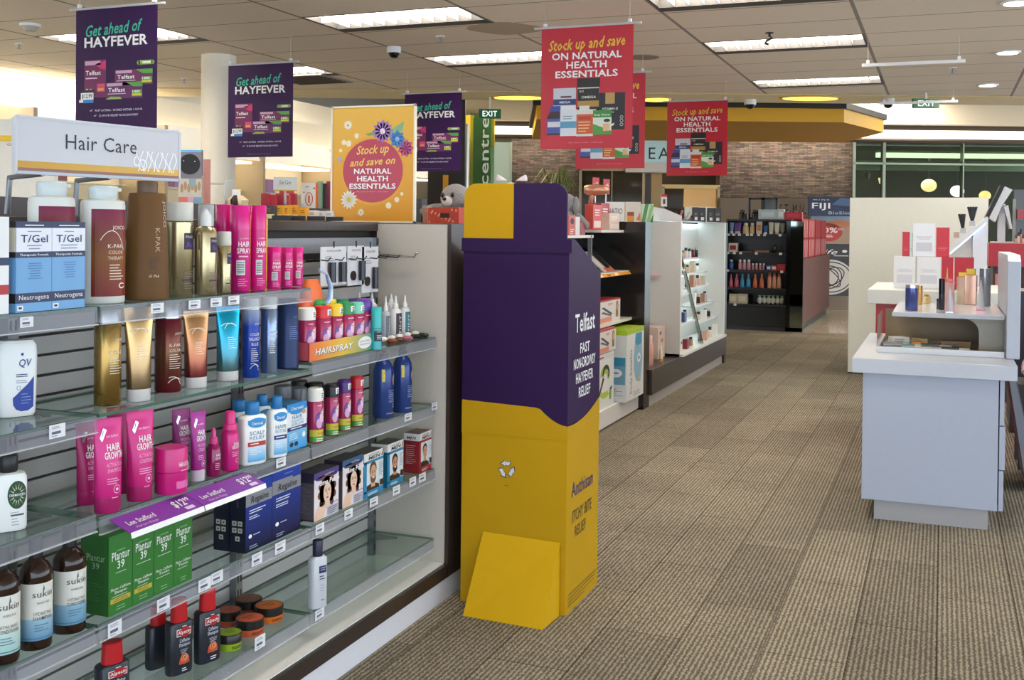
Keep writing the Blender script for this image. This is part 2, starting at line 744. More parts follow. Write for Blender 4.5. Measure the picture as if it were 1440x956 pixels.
def wrap(secs, turn=0.0):
    """print wound round the front of a loft with these rings"""
    zs = [q[0] for q in secs]

    def fn(x, z, o):
        zz = min(max(z, zs[0]), zs[-1])
        for k in range(len(secs)-1):
            if zs[k] <= zz <= zs[k+1]:
                break
        q, r = secs[k], secs[k+1]
        t = 0 if r[0] == q[0] else (zz-q[0])/(r[0]-q[0])
        a, b = q[1]+(r[1]-q[1])*t+o, q[2]+(r[2]-q[2])*t+o
        p = q[3] if len(q) > 3 else 2
        ang = x/max(a, 1e-6) if p == 2 and abs(a-b) < 1e-6+o*2 else math.asin(max(-1, min(1, x/a)))
        ang += turn
        c, d = math.sin(ang), math.cos(ang)
        if p == 2:
            return (a*c, -b*d, z)
        u = math.copysign(min(1, abs(x/a)), x)
        return (a*u, -b*max(0, 1-abs(u)**p)**(1/p), z)
    fn.step = max(.004, secs[len(secs)//2][1]*.16)
    return fn


# ================================================================== THE SETTING
EDGE = 11.5      # the shop ceiling stops on this line of the mall's grid
CZ = 2.985
fl = MB()
quad = cut_poly([[(-8.5, -4), (8, -4), (8, 24), (-8.5, 24)]], (MY.x, MY.y), 16.4)
for c in quad:
    fl.add([(x, y, 0) for x, y in c], [tuple(range(len(c)))], carpet_mat())
fl.build('floor', kind='structure')
mf = MB()
mf.box(-16, 16, 16.4, 34, -.05, -.002, stone_floor_mat())
mf.build('floor_mall', rz=MR, kind='structure')

TROF = [(-4.153, 6.46), (-1.753, 6.46), (-1.753, 8.32), (-1.753, 10.62), (-4.153, 8.32), (-6.553, 6.46), (-6.553, 8.46)]
TROF += [(-6.553, 4.7), (-4.153, 4.7), (-1.753, 4.7), (-6.553, 2.9), (-4.153, 2.9), (3.047, 6.46), (3.047, 8.32), (5.447, 6.46), (-1.753, 2.9)]  # unseen extra lights, added to brighten shelves, floor and panels
ce = MB()
cm = ceiling_mat()
xs = [-8.5]+[-.553+1.2*i for i in range(-6, 8)]
for i in range(len(xs)-1):
    cuts = sorted(y for x, y in TROF if abs(x-xs[i]) < .01)
    y = -4.0
    runs = []
    for c in cuts:
        runs.append((y, c))
        y = c+.6
    runs.append((y, 16))
    for a, b in runs:
        for c in cut_poly([[(xs[i], a), (xs[i+1], a), (xs[i+1], b), (xs[i], b)]], (MY.x, MY.y), EDGE):
            ce.add([(p[0], p[1], CZ) for p in reversed(c)], [tuple(range(len(c)))], cm)
ce.build('ceiling', smooth=False, kind='structure')

wl = MB()
wl.box(-8.7, -8.5, -4, 10, 0, 3.3, M('#e9e6da', .8))
wl.build('wall_left', kind='structure')
# ---- recessed ceiling lights
tw, tgrey, tglow = M('#e8e8e6', .5), M('#4a4744', .6), EM('#fff6ea', TROFFER)
LV = M('#f4f4f2', .35)


def make_troffer():
    t = thing('ceiling_light', 'x', 'ceiling light')
    h = MB()
    h.box(0, 1.2, 0, .03, 0, .11, tgrey).box(0, 1.2, .47, .6, -.003, .11, tgrey)
    h.box(0, .02, .03, .47, 0, .11, tgrey).box(1.18, 1.2, .03, .47, 0, .11, tgrey)
    h.build('housing', t, smooth=False)
    d = MB()
    d.box(.02, 1.18, .03, .47, .1, .105, tglow)
    d.build('diffuser', t, smooth=False)
    v = MB()
    v.box(.02, 1.18, .245, .255, .005, .06, LV)
    for k in range(1, 12):
        v.box(.02+k*1.16/12-.003, .02+k*1.16/12+.003, .03, .47, .005, .05, LV)
    v.build('louvre', t, smooth=False)
    return t


tro = make_troffer()
tlab = ['white louvred ceiling light between the first hanging purple poster and the first red poster',
        'long louvred ceiling light cut by the top of the photo above the first red poster',
        'louvred ceiling light with a small black hook in the tile in front of it',
        'louvred ceiling light closest to the mall, above the red poster by the stand',
        'narrow-looking ceiling light partly behind the largest red poster',
        'louvred ceiling light partly hidden by the hayfever poster above the hair care sign',
        'louvred ceiling light partly hidden by the second hayfever poster']
for i, (x, y) in enumerate(TROF):
    if i == 0:
        o = tro
        o.location = (x, y, CZ)
        o['label'] = tlab[0]
    else:
        o = again(tro, tlab[i] if i < len(tlab) else 'louvred ceiling light added out of view to light the shop', (x, y, CZ))
    o['group'] = 'louvred ceiling lights' if i < len(tlab) else 'added ceiling lights outside the picture'

for i, (u, v, lab) in enumerate([(1430, 3, 'round bright downlight at the top corner of the ceiling'),
                                 (1417, 73, 'round bright downlight in the ceiling tiles beside the empty poster rail'),
                                 (1389, 119, 'round bright downlight near the mall edge of the shop ceiling')]):
    p = PZ(u, v, CZ)
    t = thing('downlight', lab, 'downlight', (p.x, p.y, CZ-.012), 0, 'round downlights')
    MB().loft([(0, .095, .095), (.011, .1, .1)], tw, 28).build('trim_ring', t)
    MB().loft([(-.002, .075, .075), (.006, .08, .08)], EM('#fff6e6', 14), 28).build('bulb', t)

for u, v in ((1430, 3), (1417, 73), (1389, 119)):
    p = PZ(u, v, CZ)
    area('downlight_beam', (p.x, p.y, CZ-.016), .14, .14, 12, (1, .93, .82))
# added area lamp that brightens the long wall, with no fitting behind it
area('wall_fill_light', (-8.05, 5.0, 2.93), .12, 9, 60, (1, .94, .82), (0, math.radians(35), 0))
# sprinklers, detectors, cameras in the tiles
for i, (u, v, lab) in enumerate([(619, 51, 'small metal ceiling sprinkler beside the brown water stain'),
                                 (27, 61, 'small metal ceiling sprinkler near the wall beyond the first purple poster'),
                                 (259, 110, 'small metal ceiling sprinkler in the tiles just before the round column'),
                                 (1340, 95, 'small metal ceiling sprinkler behind the upper empty poster rail')]):
    p = PZ(u, v, CZ)
    t = thing('sprinkler', lab, 'sprinkler', (p.x, p.y, CZ), 0, 'ceiling sprinklers')
    MB().cyl(0, 0, -.008, 0, .035, tw).build('flange', t)
    b = MB().cyl(0, 0, -.045, -.006, .008, STEEL, 10)
    b.cyl(0, 0, -.05, -.045, .018, STEEL, 12)
    b.build('head', t)
p = PZ(43, 34, CZ)
t = thing('smoke_detector', 'round grey smoke detector on the ceiling before the first purple poster', 'smoke detector', (p.x, p.y, CZ))
MB().loft([(-.05, .04, .04), (-.02, .06, .06), (0, .06, .06)], M('#aaa59c', .5)).build('body', t)
MB().cyl(0, 0, -.02, 0, .075, tw).build('base', t)
for u, v, lab, g in [(554, 66, 'white dome security camera on the ceiling tiles between posters', 1), (1055, 140, 'small dome camera under the soffit above the red poster by the stand', 0),
                     (1249, 139, 'small dome camera under the soffit beside the lower empty poster rail', 0)]:
    p = PZ(u, v, CZ)
    t = thing('security_camera', lab, 'camera', (p.x, p.y, CZ), 0)
    k = 1 if g else 1.15
    MB().loft([(-.05*k, .055*k, .055*k), (-.02, .058*k, .058*k), (0, .055*k, .055*k)], tw).build('housing', t)
    MB().loft([(-.09*k, .012, .012), (-.083*k, .03*k, .03*k), (-.065*k, .042*k, .042*k), (-.05*k, .046*k, .046*k)], M('#141416', .08)).build('dome', t)
p = PZ(1082, 46, CZ)
t = thing('ceiling_hook', 'small black hook screwed into the ceiling tile', 'hook', (p.x, p.y, CZ))
MB().tube([(0, 0, 0), (0, 0, -.025), (.02, 0, -.04), (-.02, 0, -.06), (-.03, 0, -.075), (-.005, 0, -.085)], .009, DARK).build('hook_wire', t)
MB().cyl(0, 0, -.006, 0, .03, DARK, 16).build('plate', t)
for u, v, lab in [(905, 80, 'round flat speaker grille in the tiles behind the first red poster')]:
    p = PZ(u, v, CZ)
    tag(MB().cyl(0, 0, -.006, 0, .13, M('#8d857b', .8), 32).build('ceiling_speaker', loc=(p.x, p.y, CZ)), lab, 'speaker')
p = PZ(640, 34, CZ)
tag(MB().flatprism([(.26*math.cos(a)+.03*math.sin(3*a), .24*math.sin(a)) for a in [k*.3 for k in range(21)]], -.002, 0, M('#b0a08a', .9)).build('water_stain', loc=(-2.96, 7.3, CZ-.001)),
    'brown tide-marked water stain on the ceiling tile', 'stain', kind='stuff')
p = PZ(445, 113, CZ)
t = thing('air_vent', 'square dusty air vent in the ceiling behind the second purple poster', 'vent', (p.x, p.y-.1, CZ))
b = MB().box(-.3, .3, -.3, .3, -.012, -.002, M('#8e8478', .7))
for k in range(6):
    b.box(-.27, .27, -.26+k*.09, -.23+k*.09, -.02, -.012, M('#4b423a', .8))
b.build('grille', t, smooth=False)

# round column
col = MB()
col.cyl(0, 0, 0, CZ, .145, M('#ebe3d2', .6), 40)
pc = mall(ms(306, 9.3), 9.3)
col.build('column', loc=(pc.x, pc.y, 0), kind='structure')

# ---- soffit past the ceiling edge and what hangs from it
sf = MB()
sf.box(-9, 12, EDGE, 12.3, CZ, CZ+.12, M('#efdfb9', .85))
sf.box(-9, 12, EDGE-.01, EDGE, CZ-.012, CZ+.1, M('#cbb37c', .7))
sf.build('ceiling_soffit', rz=MR, smooth=False, kind='structure')
mc = MB()
mc.box(-16, 16, 12.3, 30, 3.75, 3.85, M('#cfc2a8', .85))
mc.box(-16, 16, 12.25, 12.3, CZ+.1, 3.8, M('#cfc2a8', .85))
mc.build('ceiling_mall', rz=MR, smooth=False, kind='structure')
for u0, u1, v, lab in [(1095, 1178, 138, 'yellow-lit oval light in the soffit above the red poster by the stand'),
                       (690, 764, 137, 'yellow-lit oval light in the soffit above the green exit sign'),
                       (900, 942, 144, 'yellow-lit oval light between the two smaller red posters')]:
    d = (CZ-H)*F/(319.4+.0105*((u0+u1)/2-720)-v)
    d = min(d, 12.08)
    c = mall(ms((u0+u1)/2, d), d, CZ)
    w = (u1-u0)*d/F/2
    t = thing('soffit_light', lab, 'ceiling light', c, MR, 'oval soffit lights')
    MB().loft([(-.008, w*1.04, .2), (0, w*1.04, .2)], M('#d8b04a', .5), 30).build('rim', t)
    MB().loft([(-.014, w*.9, .15), (-.006, w*.95, .17)], EM('#ffd14d', 2.2), 30).build('lens', t)

# bare area lamps added under the mall ceiling to brighten the mall
for i, (s_, d_) in enumerate([(0, 15.4), (3.2, 17.6), (7, 15.2), (6.3, 17.6), (-2.5, 19), (-3.5, 15), (10, 18)]):
    c = mall(s_, d_, 3.745)
    area('mall_fill_light', c, .9, .9, 75, (1, .9, .75), (0, 0, MR))
for s_, w_ in ((5.5, 2.6), (.6, 1.2)):
    area('stone_wall_washer', mall(s_, 21.45, 3.45), w_, .1, 13*w_, (1, .86, .68), (math.radians(28), 0, MR))
area('cafe_light', mall(9, 25.5, 3.25), 2, 1, 110, (1, .8, .55), (0, 0, MR))
area('lobby_light', mall(2.8, 23.3, 3.3), 1.5, .8, 12, (1, .85, .65), (0, 0, MR))
# yellow angular bulkhead
yb = thing('yellow_bulkhead', 'large yellow angular bulkhead with a black top band hanging over the mall', 'bulkhead', mall(0, 0), MR)
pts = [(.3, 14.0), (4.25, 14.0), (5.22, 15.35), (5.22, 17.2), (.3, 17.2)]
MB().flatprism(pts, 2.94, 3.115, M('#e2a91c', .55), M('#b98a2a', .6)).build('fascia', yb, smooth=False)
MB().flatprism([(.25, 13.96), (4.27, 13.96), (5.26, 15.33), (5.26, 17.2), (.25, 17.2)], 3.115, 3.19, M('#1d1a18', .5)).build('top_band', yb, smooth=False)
r = MB()
for sx in (.6, 2.6, 4.6):
    r.cyl(sx, 15.9, 3.19, 3.75, .02, DARK, 8)
r.build('hanger', yb)

# light cove and fascia across the mall
cv = MB()
cv.box(-.4, 14, 17.8, 18.2, 3.3, 3.76, M('#d9cdb6', .7))
cv.box(-.4, 14, 18.0, 18.2, 3.21, 3.3, M('#40362c', .7))
cv.box(-.4, 14, 17.75, 18.2, 3.03, 3.06, M('#57493b', .7))
cv.build('trim_1', rz=MR, smooth=False, kind='structure')
cl = thing('cove_light', 'long glowing white light cove running above the brick wall', 'cove light', mall(0, 0), MR)
MB().box(-.4, 14, 17.95, 18.05, 3.06, 3.215, EM('#fff3dd', 1.5)).build('diffuser', cl, smooth=False)

# split-stone wall, with the lobby opening in it
bw = MB()
st = brick_mat()
s0, s1, s2, s3 = ms(718, 22), ms(812, 22), ms(1011, 22), ms(1197, 22)
bw.box(s0, s1, 22, 22.4, 0, 3.5, st).box(s2, s3, 22, 22.4, 0, 3.5, st).box(s1, s2, 22, 22.4, 2.78, 3.5, st)
bw.build('wall_stone', rz=MR, smooth=False, kind='structure')
bk = MB()
bk.box(s1-.3, s2+.7, 24.5, 24.6, 0, 3.4, M('#463c2e', .5)).box(s1-.1, s1, 22.4, 24.5, 0, 3.4, M('#54493a', .6)).box(s2+.5, s2+.6, 22.4, 24.5, 0, 3.4, M('#54493a', .6))
bk.build('wall_lobby', rz=MR, smooth=False, kind='structure')
dm = mall(ms(868, 21.9), 21.9)
dr = MB()
bz = M('#8a7b62', .25, .8)
w0, w1 = ms(813, 21.9), ms(906, 21.9)
dr.box(w0, w0+.06, 21.85, 22, 0, 2.78, bz).box(w1-.06, w1, 21.85, 22, 0, 2.78, bz).box(w0, w1, 21.85, 22, 2.7, 2.78, bz)
dr.box((w0+w1)/2-.01, (w0+w1)/2+.01, 21.88, 21.95, 0, 2.7, bz)
dr.box(w0+.06, w1-.06, 21.9, 21.91, 0, 2.7, CLEAR('#6a6250', .85, .05, .8))
dr.build('door_1', rz=MR, smooth=False, kind='structure')
d2 = MB()
w2, w3 = ms(929, 21.9), ms(1011, 21.9)
d2.box(w2, w2+.06, 21.85, 22, 0, 2.4, bz).box(w3-.05, w3, 21.85, 22, 0, 2.4, bz).box(w2, w3, 21.85, 22, 2.36, 2.44, M('#b59d6a', .3, .7))
d2.box(w2+.06, w3-.05, 21.9, 21.91, 0, 2.36, CLEAR('#7a6f58', .9, .05, .8))
d2.build('door_2', rz=MR, smooth=False, kind='structure')
pf = MB()
pf.box(ms(906, 21.9), ms(914, 21.9), 21.8, 22, 0, 2.78, M('#2f2a22', .3)).box(ms(914, 21.9), ms(929, 21.9), 21.8, 22, 0, 2.78, M('#7b6544', .22, .85))
pf.build('trim_2', rz=MR, smooth=False, kind='structure')
sg = thing('lobby_sign', 'pale blue lit sign with dark capital letters between two red posters', 'sign', mall(0, 0), MR)
a0, a1 = ms(880, 21.6), ms(948, 21.6)
MB().box(a0, a1, 21.6, 21.8, 2.86, 3.3, EM('#b9dde2', .12)).build('panel', sg, smooth=False)
MB().box(a0, a1, 21.5, 21.8, 2.66, 2.86, M('#e5e2da', .5)).build('ledge', sg, smooth=False)
for ch, uu in (('E', 915.5), ('A', 932)):
    G().text(ch, ms(uu, 21.6), 2.93, .24, M('#2c3335')).put(MB(), flat(21.6)).build('letter', sg, smooth=False)
lp = thing('drum_lamp', 'wide warm drum lampshade above a bright white cube in the lobby', 'lamp', mall(ms(985, 23.2), 23.2), MR)
MB().loft([(2.02, .37, .37), (2.42, .36, .36)], EM('#f0c280', 1.3), 36).build('shade', lp)
MB().box(-.3, .3, -.3, .3, 1.2, 2.02, EM('#e6f4f0', 1.2)).build('cube', lp, smooth=False)
MB().box(-.34, .34, -.34, .34, 0, 1.2, M('#4a4136', .5)).build('base', lp, smooth=False)

# glass shopfront across the mall
gf = MB()
al = M('#8f9a8c', .35, .6)
f0, f1 = s3, ms(1475, 22)
for u in (1199, 1241, 1352):
    k = .012 if u == 1352 else .028
    gf.box(ms(u, 22)-k, ms(u, 22)+k, 21.95, 22.1, 0, 3.4, al)
gf.box(f0, f1, 21.95, 22.1, mz(231, 22, 1320)-.02, mz(231, 22, 1320)+.02, al)
gf.box(f0, f1, 22.02, 22.03, 0, 3.4, CLEAR('#7f9a84', .94, .2, .3))
gf.build('window_1', rz=MR, smooth=False, kind='structure')
rm = MB()
rm.box(f0-.2, 14, 28, 28.1, 0, 3.6, M('#3a2c20', .7)).box(f0-.3, f0-.2, 22.1, 28, 0, 3.6, M('#4a3d30', .7))
rm.box(f0, 14, 22.3, 23.6, 2.92, 3.0, M('#a8b58c', .6)).box(f0, 14, 23.6, 28, 3.3, 3.4, M('#4b4133', .7))
rm.box(f0, 14, 22.6, 22.75, 2.82, 2.92, M('#cdd6b8', .5))
rm.build('wall_cafe', rz=MR, smooth=False, kind='structure')
cs = thing('interior_light_strip', 'long pale strip light inside the glass shopfront across the mall', 'light', mall(0, 0), MR)
MB().box(f0+.8, 14, 22.9, 23.0, 3.1, 3.2, EM('#e6eed2', 2.2)).build('tube', cs, smooth=False)
MB().box(f0+.8, 14, 22.88, 23.02, 3.2, 3.24, M('#b9c2a6', .5)).build('tray', cs, smooth=False)
for u, v, rr, hx, st_, lab in [(1305, 261, 10.5, '#ffdf9e', 2.0, 'warm round pendant lamp behind the glass, first from the stone wall'),
                               (1345, 269, 9.5, '#fff8ec', 2.6, 'whitest round pendant lamp behind the glass, between the two warm ones'),
                               (1384, 275, 8.0, '#ffd98a', 2.0, 'small warm pendant lamp just above the white display panel')]:
    d = 25.5
    t = thing('pendant_lamp', lab, 'pendant lamp', mall(ms(u, d), d, mz(v, d, u)), MR, 'round pendant lamps')
    R_ = rr*d/F
    MB().ball((0, 0, 0), R_, R_, R_*.85, EM(hx, st_), 24, 12).build('globe', t)
    MB().tube([(0, 0, R_*.8), (0, 0, 3.3-mz(v, d, u))], .012, DARK, 6).build('cord', t)
    MB().cyl(0, 0, 3.26-mz(v, d, u), 3.31-mz(v, d, u), .06, tw, 14).build('rose', t)
for u, v, lab in [(1228, 252, 'pair of small spotlights glinting behind the glass beside the stone wall')]:
    t = thing('spotlight', lab, 'spotlight', mall(ms(u, 24.5), 24.5, mz(v, 24.5, u)), MR)
    MB().box(-.3, .3, -.03, .03, .2, .24, DARK).tube([(-.15, 0, .2), (-.15, 0, .1)], .02, DARK).tube([(.15, 0, .2), (.15, 0, .02)], .02, DARK).build('track', t)
    MB().loft([(-.1, .03, .03, 2, .15, 0), (.03, .06, .06, 2, .15, 0)], EM('#ffdcae', 2)).build('lamp_head', t)
    MB().loft([(0, .03, .03, 2, -.15, 0), (.12, .06, .06, 2, -.15, 0)], M('#6d5a45', .3, .7)).build('lamp_head', t)

# beige reception screen with dark letters, under the stone wall
rs = thing('beige_screen', 'low beige wall panel with dark letters beyond the black stand', 'screen', mall(0, 0), MR)
b0, b1 = ms(1011, 21.5), ms(1200, 21.5)
MB().box(b0, b1, 21.4, 21.6, 0, mz(279, 21.5, 1080), M('#8d7f6e', .6)).build('panel', rs, smooth=False)
G().text('S T  M I L L', ms(1118, 21.4), mz(301, 21.4, 1118), .2, M('#2a2320'), w=.62).put(MB(), flat(21.4)).build('lettering', rs, smooth=False)

# posters and the black feature board beyond the stand
def board(name, lab, u0, u1, v0, v1, d, m, gfx=None, cat='poster', th=.03, foot=False):
    x0, x1, za, zb = ms(u0, d), ms(u1, d), mz(v1, d, (u0+u1)/2), mz(v0, d, (u0+u1)/2)
    t = thing(name, lab, cat, mall((x0+x1)/2, d, 0 if foot else za), MR)
    b = 0 if foot else za
    w, hh = (x1-x0), zb-za
    MB().box(-w/2, w/2, 0, th, za-b, zb-b, m).build('panel', t, smooth=False)
    if gfx:
        q = gfx(w, hh, za-b)
        q.put(MB(), flat(0)).build('print', t, smooth=False)
    return t


def g_fiji(w, h, z):
    q = G().rect(-w/2, z, w/2, z+h*.38, M('#142848'), 0)
    q.poly([(-w/2, z+h*.5), (-w*.1, z+h*.35), (w*.1, z+h*.6), (w*.3, z+h*.3), (w/2, z+h*.45), (w/2, z), (-w/2, z)], M('#1a3056'), 1)
    q.poly([(w*.02, z+h*.6), (w*.2, z+h*.95), (w*.5, z+h*.9), (w*.5, z+h*.5)], M('#46608e'), 1)
    q.text('FIJI', -w*.22, z+h*.4, h*.3, M('#f4f4f4'), w=w*.4, bold=.03)
    q.text('win a trip to', -w*.22, z+h*.82, h*.08, M('#dfe3ea'), w=w*.36)
    q.text('BioSlim', w*.2, z+h*.1, h*.16, M('#b9cae6'), w=w*.5)
    return q


def g_twenty(w, h, z):
    q = G().rect(-w/2, z, w/2, z+h, M('#b0937e'), 0)
    q.rect(-w/2, z+h*.68, w/2, z+h, M('#8fa3b8'), 1)
    q.ell(w*.15, z+h*.72, w*.3, h*.14, M('#c67d50'), 2)
    q.ell(-w*.12, z+h*.42, w*.36, h*.34, M('#c0332f'), 2)
    q.text('20%', -w*.12, z+h*.4, h*.2, M('#f6efe9'), w=w*.5, bold=.03).text('OFF', w*.2, z+h*.5, h*.07, M('#f6efe9'), w=w*.14)
    q.lines(-w*.3, w*.1, z+h*.33, 2, h*.06, h*.03, M('#f0d9d2'))
    return q


def g_life(w, h, z):
    q = G().ell(-w*.05, z+h*.36, w*.56, h*.34, M('#ded9d4'), 1, 40)
    for a, rx, rz_ in ((0, .5, .3), (.7, .42, .2), (1.4, .36, .27), (2.1, .46, .16), (2.7, .3, .24)):
        pts = []
        for k in range(41):
            tt = 2*math.pi*k/40
            x, y = rx*w*math.cos(tt), rz_*h*math.sin(tt)
            pts.append((-w*.03+x*math.cos(a)-y*math.sin(a)*.6, z+h*.36+x*math.sin(a)*.55+y*math.cos(a)))
        vs = []
        for k in range(41):
            x, y = pts[k]
            dx, dy = x-(-w*.03), y-(z+h*.36)
            L_ = math.hypot(dx, dy) or 1
            vs += [(x, y), (x-dx/L_*w*.025, y-dy/L_*w*.025)]
        q.it.append((vs, [(2*i, 2*i+2, 2*i+3, 2*i+1) for i in range(40)], M('#1a1718'), 2))
    q.text('Life', -w*.12, z+h*.8, h*.1, M('#f2f2f0'), w=w*.5, shear=.4)
    q.ell(w*.3, z+h*.86, w*.06, h*.028, M('#f2f2f0'), 2).lines(w*.05, w*.4, z+h*.78, 1, .1, h*.015, M('#d8d8d8'))
    return q


board('travel_banner', 'blue island poster with white lettering FIJI behind the black stand', 1136, 1200, 277, 304, 20.5, M('#172c50', .5), g_fiji)
board('discount_poster', 'beige poster with a red 20 percent disc between the stand and the white panel', 1140, 1200, 304, 343, 20.9, M('#a98f7c', .5), g_twenty)
board('feature_board', 'black board with a large pale swirling flower and white script', 1140, 1200, 343, 416, 21.0, M('#1b1819', .35), g_life, 'board')

# ---- green glass shopping-centre pylon and the glass beside it
py_ = thing('centre_pylon', 'tall green glass pylon with white vertical lettering and yellow top', 'pylon', mall(0, 0), MR)
d = 15.2
MB().box(ms(664, d), ms(689, d), d, d+.3, 0, mz(166, d, 676), M('#2f6a3a', .15)).build('glass_post', py_, smooth=False)
MB().box(ms(660, d), ms(693, d), d-.06, d-.05, 0, mz(160, d, 676), CLEAR('#7fb56f', .7, .04, .8)).build('glass_sheet', py_, smooth=False)
MB().box(ms(648, d), ms(663, d), d+.5, d+.6, 1.2, mz(157, d, 655), M('#cf9d1f', .4)).build('yellow_panel', py_, smooth=False)
MB().box(ms(688, d), ms(694, d), d+.1, d+.2, mz(205, d, 690), mz(158, d, 690), M('#cf9d1f', .4)).build('yellow_fin', py_, smooth=False)
pm = MB()
pm.tube([(ms(656, d), d-.3, 1.0), (ms(656, d), d-.3, mz(178, d, 656))], .035, M('#d5d9d4', .3, .5), 12)
pm.build('white_post', py_)
gm = G().text('centre', 0, 0, .13, M('#eef3ea'), rot=math.pi/2, w=.95, bold=.02)
gm.put(MB(), lambda x, z, o: (ms(686, d)+x, d-.062-o, mz(213, d, 676)+z)).build('lettering', py_, smooth=False)
gl = MB()
dd = 17.0
gl.box(ms(694, dd), ms(718, dd), dd, dd+.02, 0, mz(200, dd, 706), CLEAR('#bfd6cf', .6, .05, .7)).box(ms(716, dd), ms(719, dd), dd-.02, dd+.04, 0, mz(200, dd, 706), al)
gl.box(ms(640, dd), ms(694, dd), dd+.1, dd+.12, 0, mz(200, dd, 706), CLEAR('#a9c4b4', .6, .05, .7))
gl.build('window_2', rz=MR, smooth=False, kind='structure')
bb = MB()
bb.box(-9, 1.0, 23.6, 23.7, 0, 3.7, M('#b9b08f', .7)).box(ms(600, 14.5), ms(652, 14.5), 14.6, 14.8, 0, 3.3, M('#2a2728', .6))
bb.box(-9, ms(640, 18.1), 18.2, 18.3, 0, 3.75, M('#5c564e', .8))
bb.build('wall_mall', rz=MR, smooth=False, kind='structure')
tag(MB().box(ms(622, 14.4), ms(629, 14.4), 14.4, 14.5, 0, mz(246, 14.4, 625), M('#e0a021', .5)).build('yellow_fin', rz=MR, smooth=False), 'narrow upright yellow panel beside the seated plush bear', 'panel')


def exit_sign(u, v, w, h, d, lab, strike):
    c = mall(ms(u, d), d, mz(v, d, u))
    t = thing('exit_sign', lab, 'exit sign', c, MR)
    W_, H_ = w*d/F, h*d/F
    MB().box(-W_/2, W_/2, 0, .05, -H_/2, H_/2, M('#1d6b4b', .4)).build('panel', t, smooth=False)
    q = G().text('EXIT', 0, -H_*.3, H_*.62, EM('#e9f6ee', .9), w=W_*.66, bold=.01)
    q.put(MB(), flat(0)).build('lettering', t, smooth=False)
    MB().box(-.01, .01, .01, .03, H_/2, CZ-c.z if c.z < CZ else H_/2+.05, tw).build('bracket', t, smooth=False)


exit_sign(687, 160, 31, 13, 12.0, 'green EXIT sign hanging beside the green pylon', True)
exit_sign(1300, 145.5, 36, 13, 11.25, 'green EXIT sign behind the lower empty poster rail', False)
# ================================================================== HAIR CARE GONDOLA
XB, XF = -2.26, -1.955          # back panel and shelf front edge
BAY = [1.18, 2.14, 3.125, 4.09]
Z_TOP, Z_TWO, Z_TWO_B, Z_THREE, Z_FOUR, Z_FIVE, Z_DECK = 1.341, 1.072, 1.09, .813, .543, .253, .145
FACE = math.pi/2                 # turned so the front looks into the aisle

gon = thing('gondola', 'long hair care shelving unit with glass shelves, grey slat back and beige end panel', 'shelving unit', (-1.9, 4.3, -.001))
GX, GY = 1.9, -4.3


def gpart(mb, name, m=None, parent=None, **k):
    o = mb.build(name, parent or gon, (GX, GY, 0), **k)
    return o


y0, y1 = BAY[0], 4.10
PLW = GRAD('#e9ebf0', '#e9ebf0', 0, 1, .3)
gpart(MB().box(-2.6, -1.9, y0, 4.30, 0, .092, M('#dfe1e8', .3)), 'plinth', bevel=.002)
gpart(MB().box(-2.6, -1.895, y0, 4.10, .092, .145, WOOD, {'top': WOOD}), 'kick_trim')
gpart(MB().box(-2.26, -1.915, y0, 4.10, .145, .149, M('#f0f0ec', .25)), 'deck')
be = M('#bdb6ab', .55, scale=60, var=.04)
gpart(MB().box(-2.6, -1.895, 4.102, 4.30, .092, 1.56, WOOD), 'end_panel')
gpart(MB().box(-2.24, -1.912, 4.095, 4.102, .149, 1.558, be), 'end_lining')
b = MB().box(-2.6, XB-.02, y0, 4.102, .145, 1.53, M('#3f3a37', .6))
sl = M('#b4b3b1', .4, scale=8)
z = .15
while z < 1.5:
    b.box(XB-.018, XB, y0, 4.095, z, min(z+.047, 1.5), sl)
    z += .055
gpart(b, 'slat_back', smooth=False)
gpart(MB().box(-2.6, -2.235, y0, 4.102, 1.527, 1.565, WOOD), 'top_rail', bevel=.003)
gpart(MB().box(XB, XB+.012, y0, 4.095, 1.44, 1.5, M('#aab1bd', .3, .6)), 'header_strip')
for yy in BAY:
    b = MB().box(XB, XB+.028, yy-.018, yy+.018, .149, 1.5, STEEL)
    for k in range(27):
        for s_ in (-.008, .008):
            b.box(XB+.0275, XB+.029, yy+s_-.003, yy+s_+.003, .17+k*.05, .195+k*.05, DARK)
    gpart(b, 'upright', smooth=False)

levels = {0: [Z_TOP, Z_TWO, Z_THREE+.012, Z_FOUR, Z_FIVE], 1: [Z_TOP, Z_TWO, Z_THREE, Z_FOUR, Z_FIVE], 2: [Z_TWO_B, Z_THREE, Z_FOUR, Z_FIVE]}
for bay in (0, 1, 2):
    for zz in levels[bay]:
        a, c = BAY[bay]+.006, BAY[bay+1]-.006
        sh = gpart(MB().box(XB+.01, XF, a, c, zz-.009, zz, GLASS, {'right': GEDGE, 'left': GEDGE, 'front': GEDGE, 'back': GEDGE}), 'glass_shelf', smooth=False)
        sh['label'] = 'clear glass shelf with a green edge'
        if not (bay == 1 and zz == Z_TWO):
            s_ = MB()
            s_.box(XF+.001, XF+.004, a, c, zz-.042, zz-.002, STRIP)
            s_.box(XF+.001, XF+.009, a, c, zz-.045, zz-.042, CLEAR('#d5d8de', .3, .1))
            ss = s_.build('ticket_strip', sh, (0, 0, 0), smooth=False)
        br = MB()
        for yy in (a+.012, c-.012):
            br.prism([(0, 0), (.12, -.004), (.12, -.01), (0, -.03)], -.003, .003, STEEL)
            n = 8
            for k in range(len(br.v)-n, len(br.v)):
                x_, y_, z_ = br.v[k]
                br.v[k] = (XB+.02+x_, yy+y_, zz-.01+z_)
        br.build('bracket', sh, (0, 0, 0), smooth=False)

FRX = XF-.012     # front faces of the stock


def yat(u, x=FRX, v=520):
    return PX(u, v, x).y


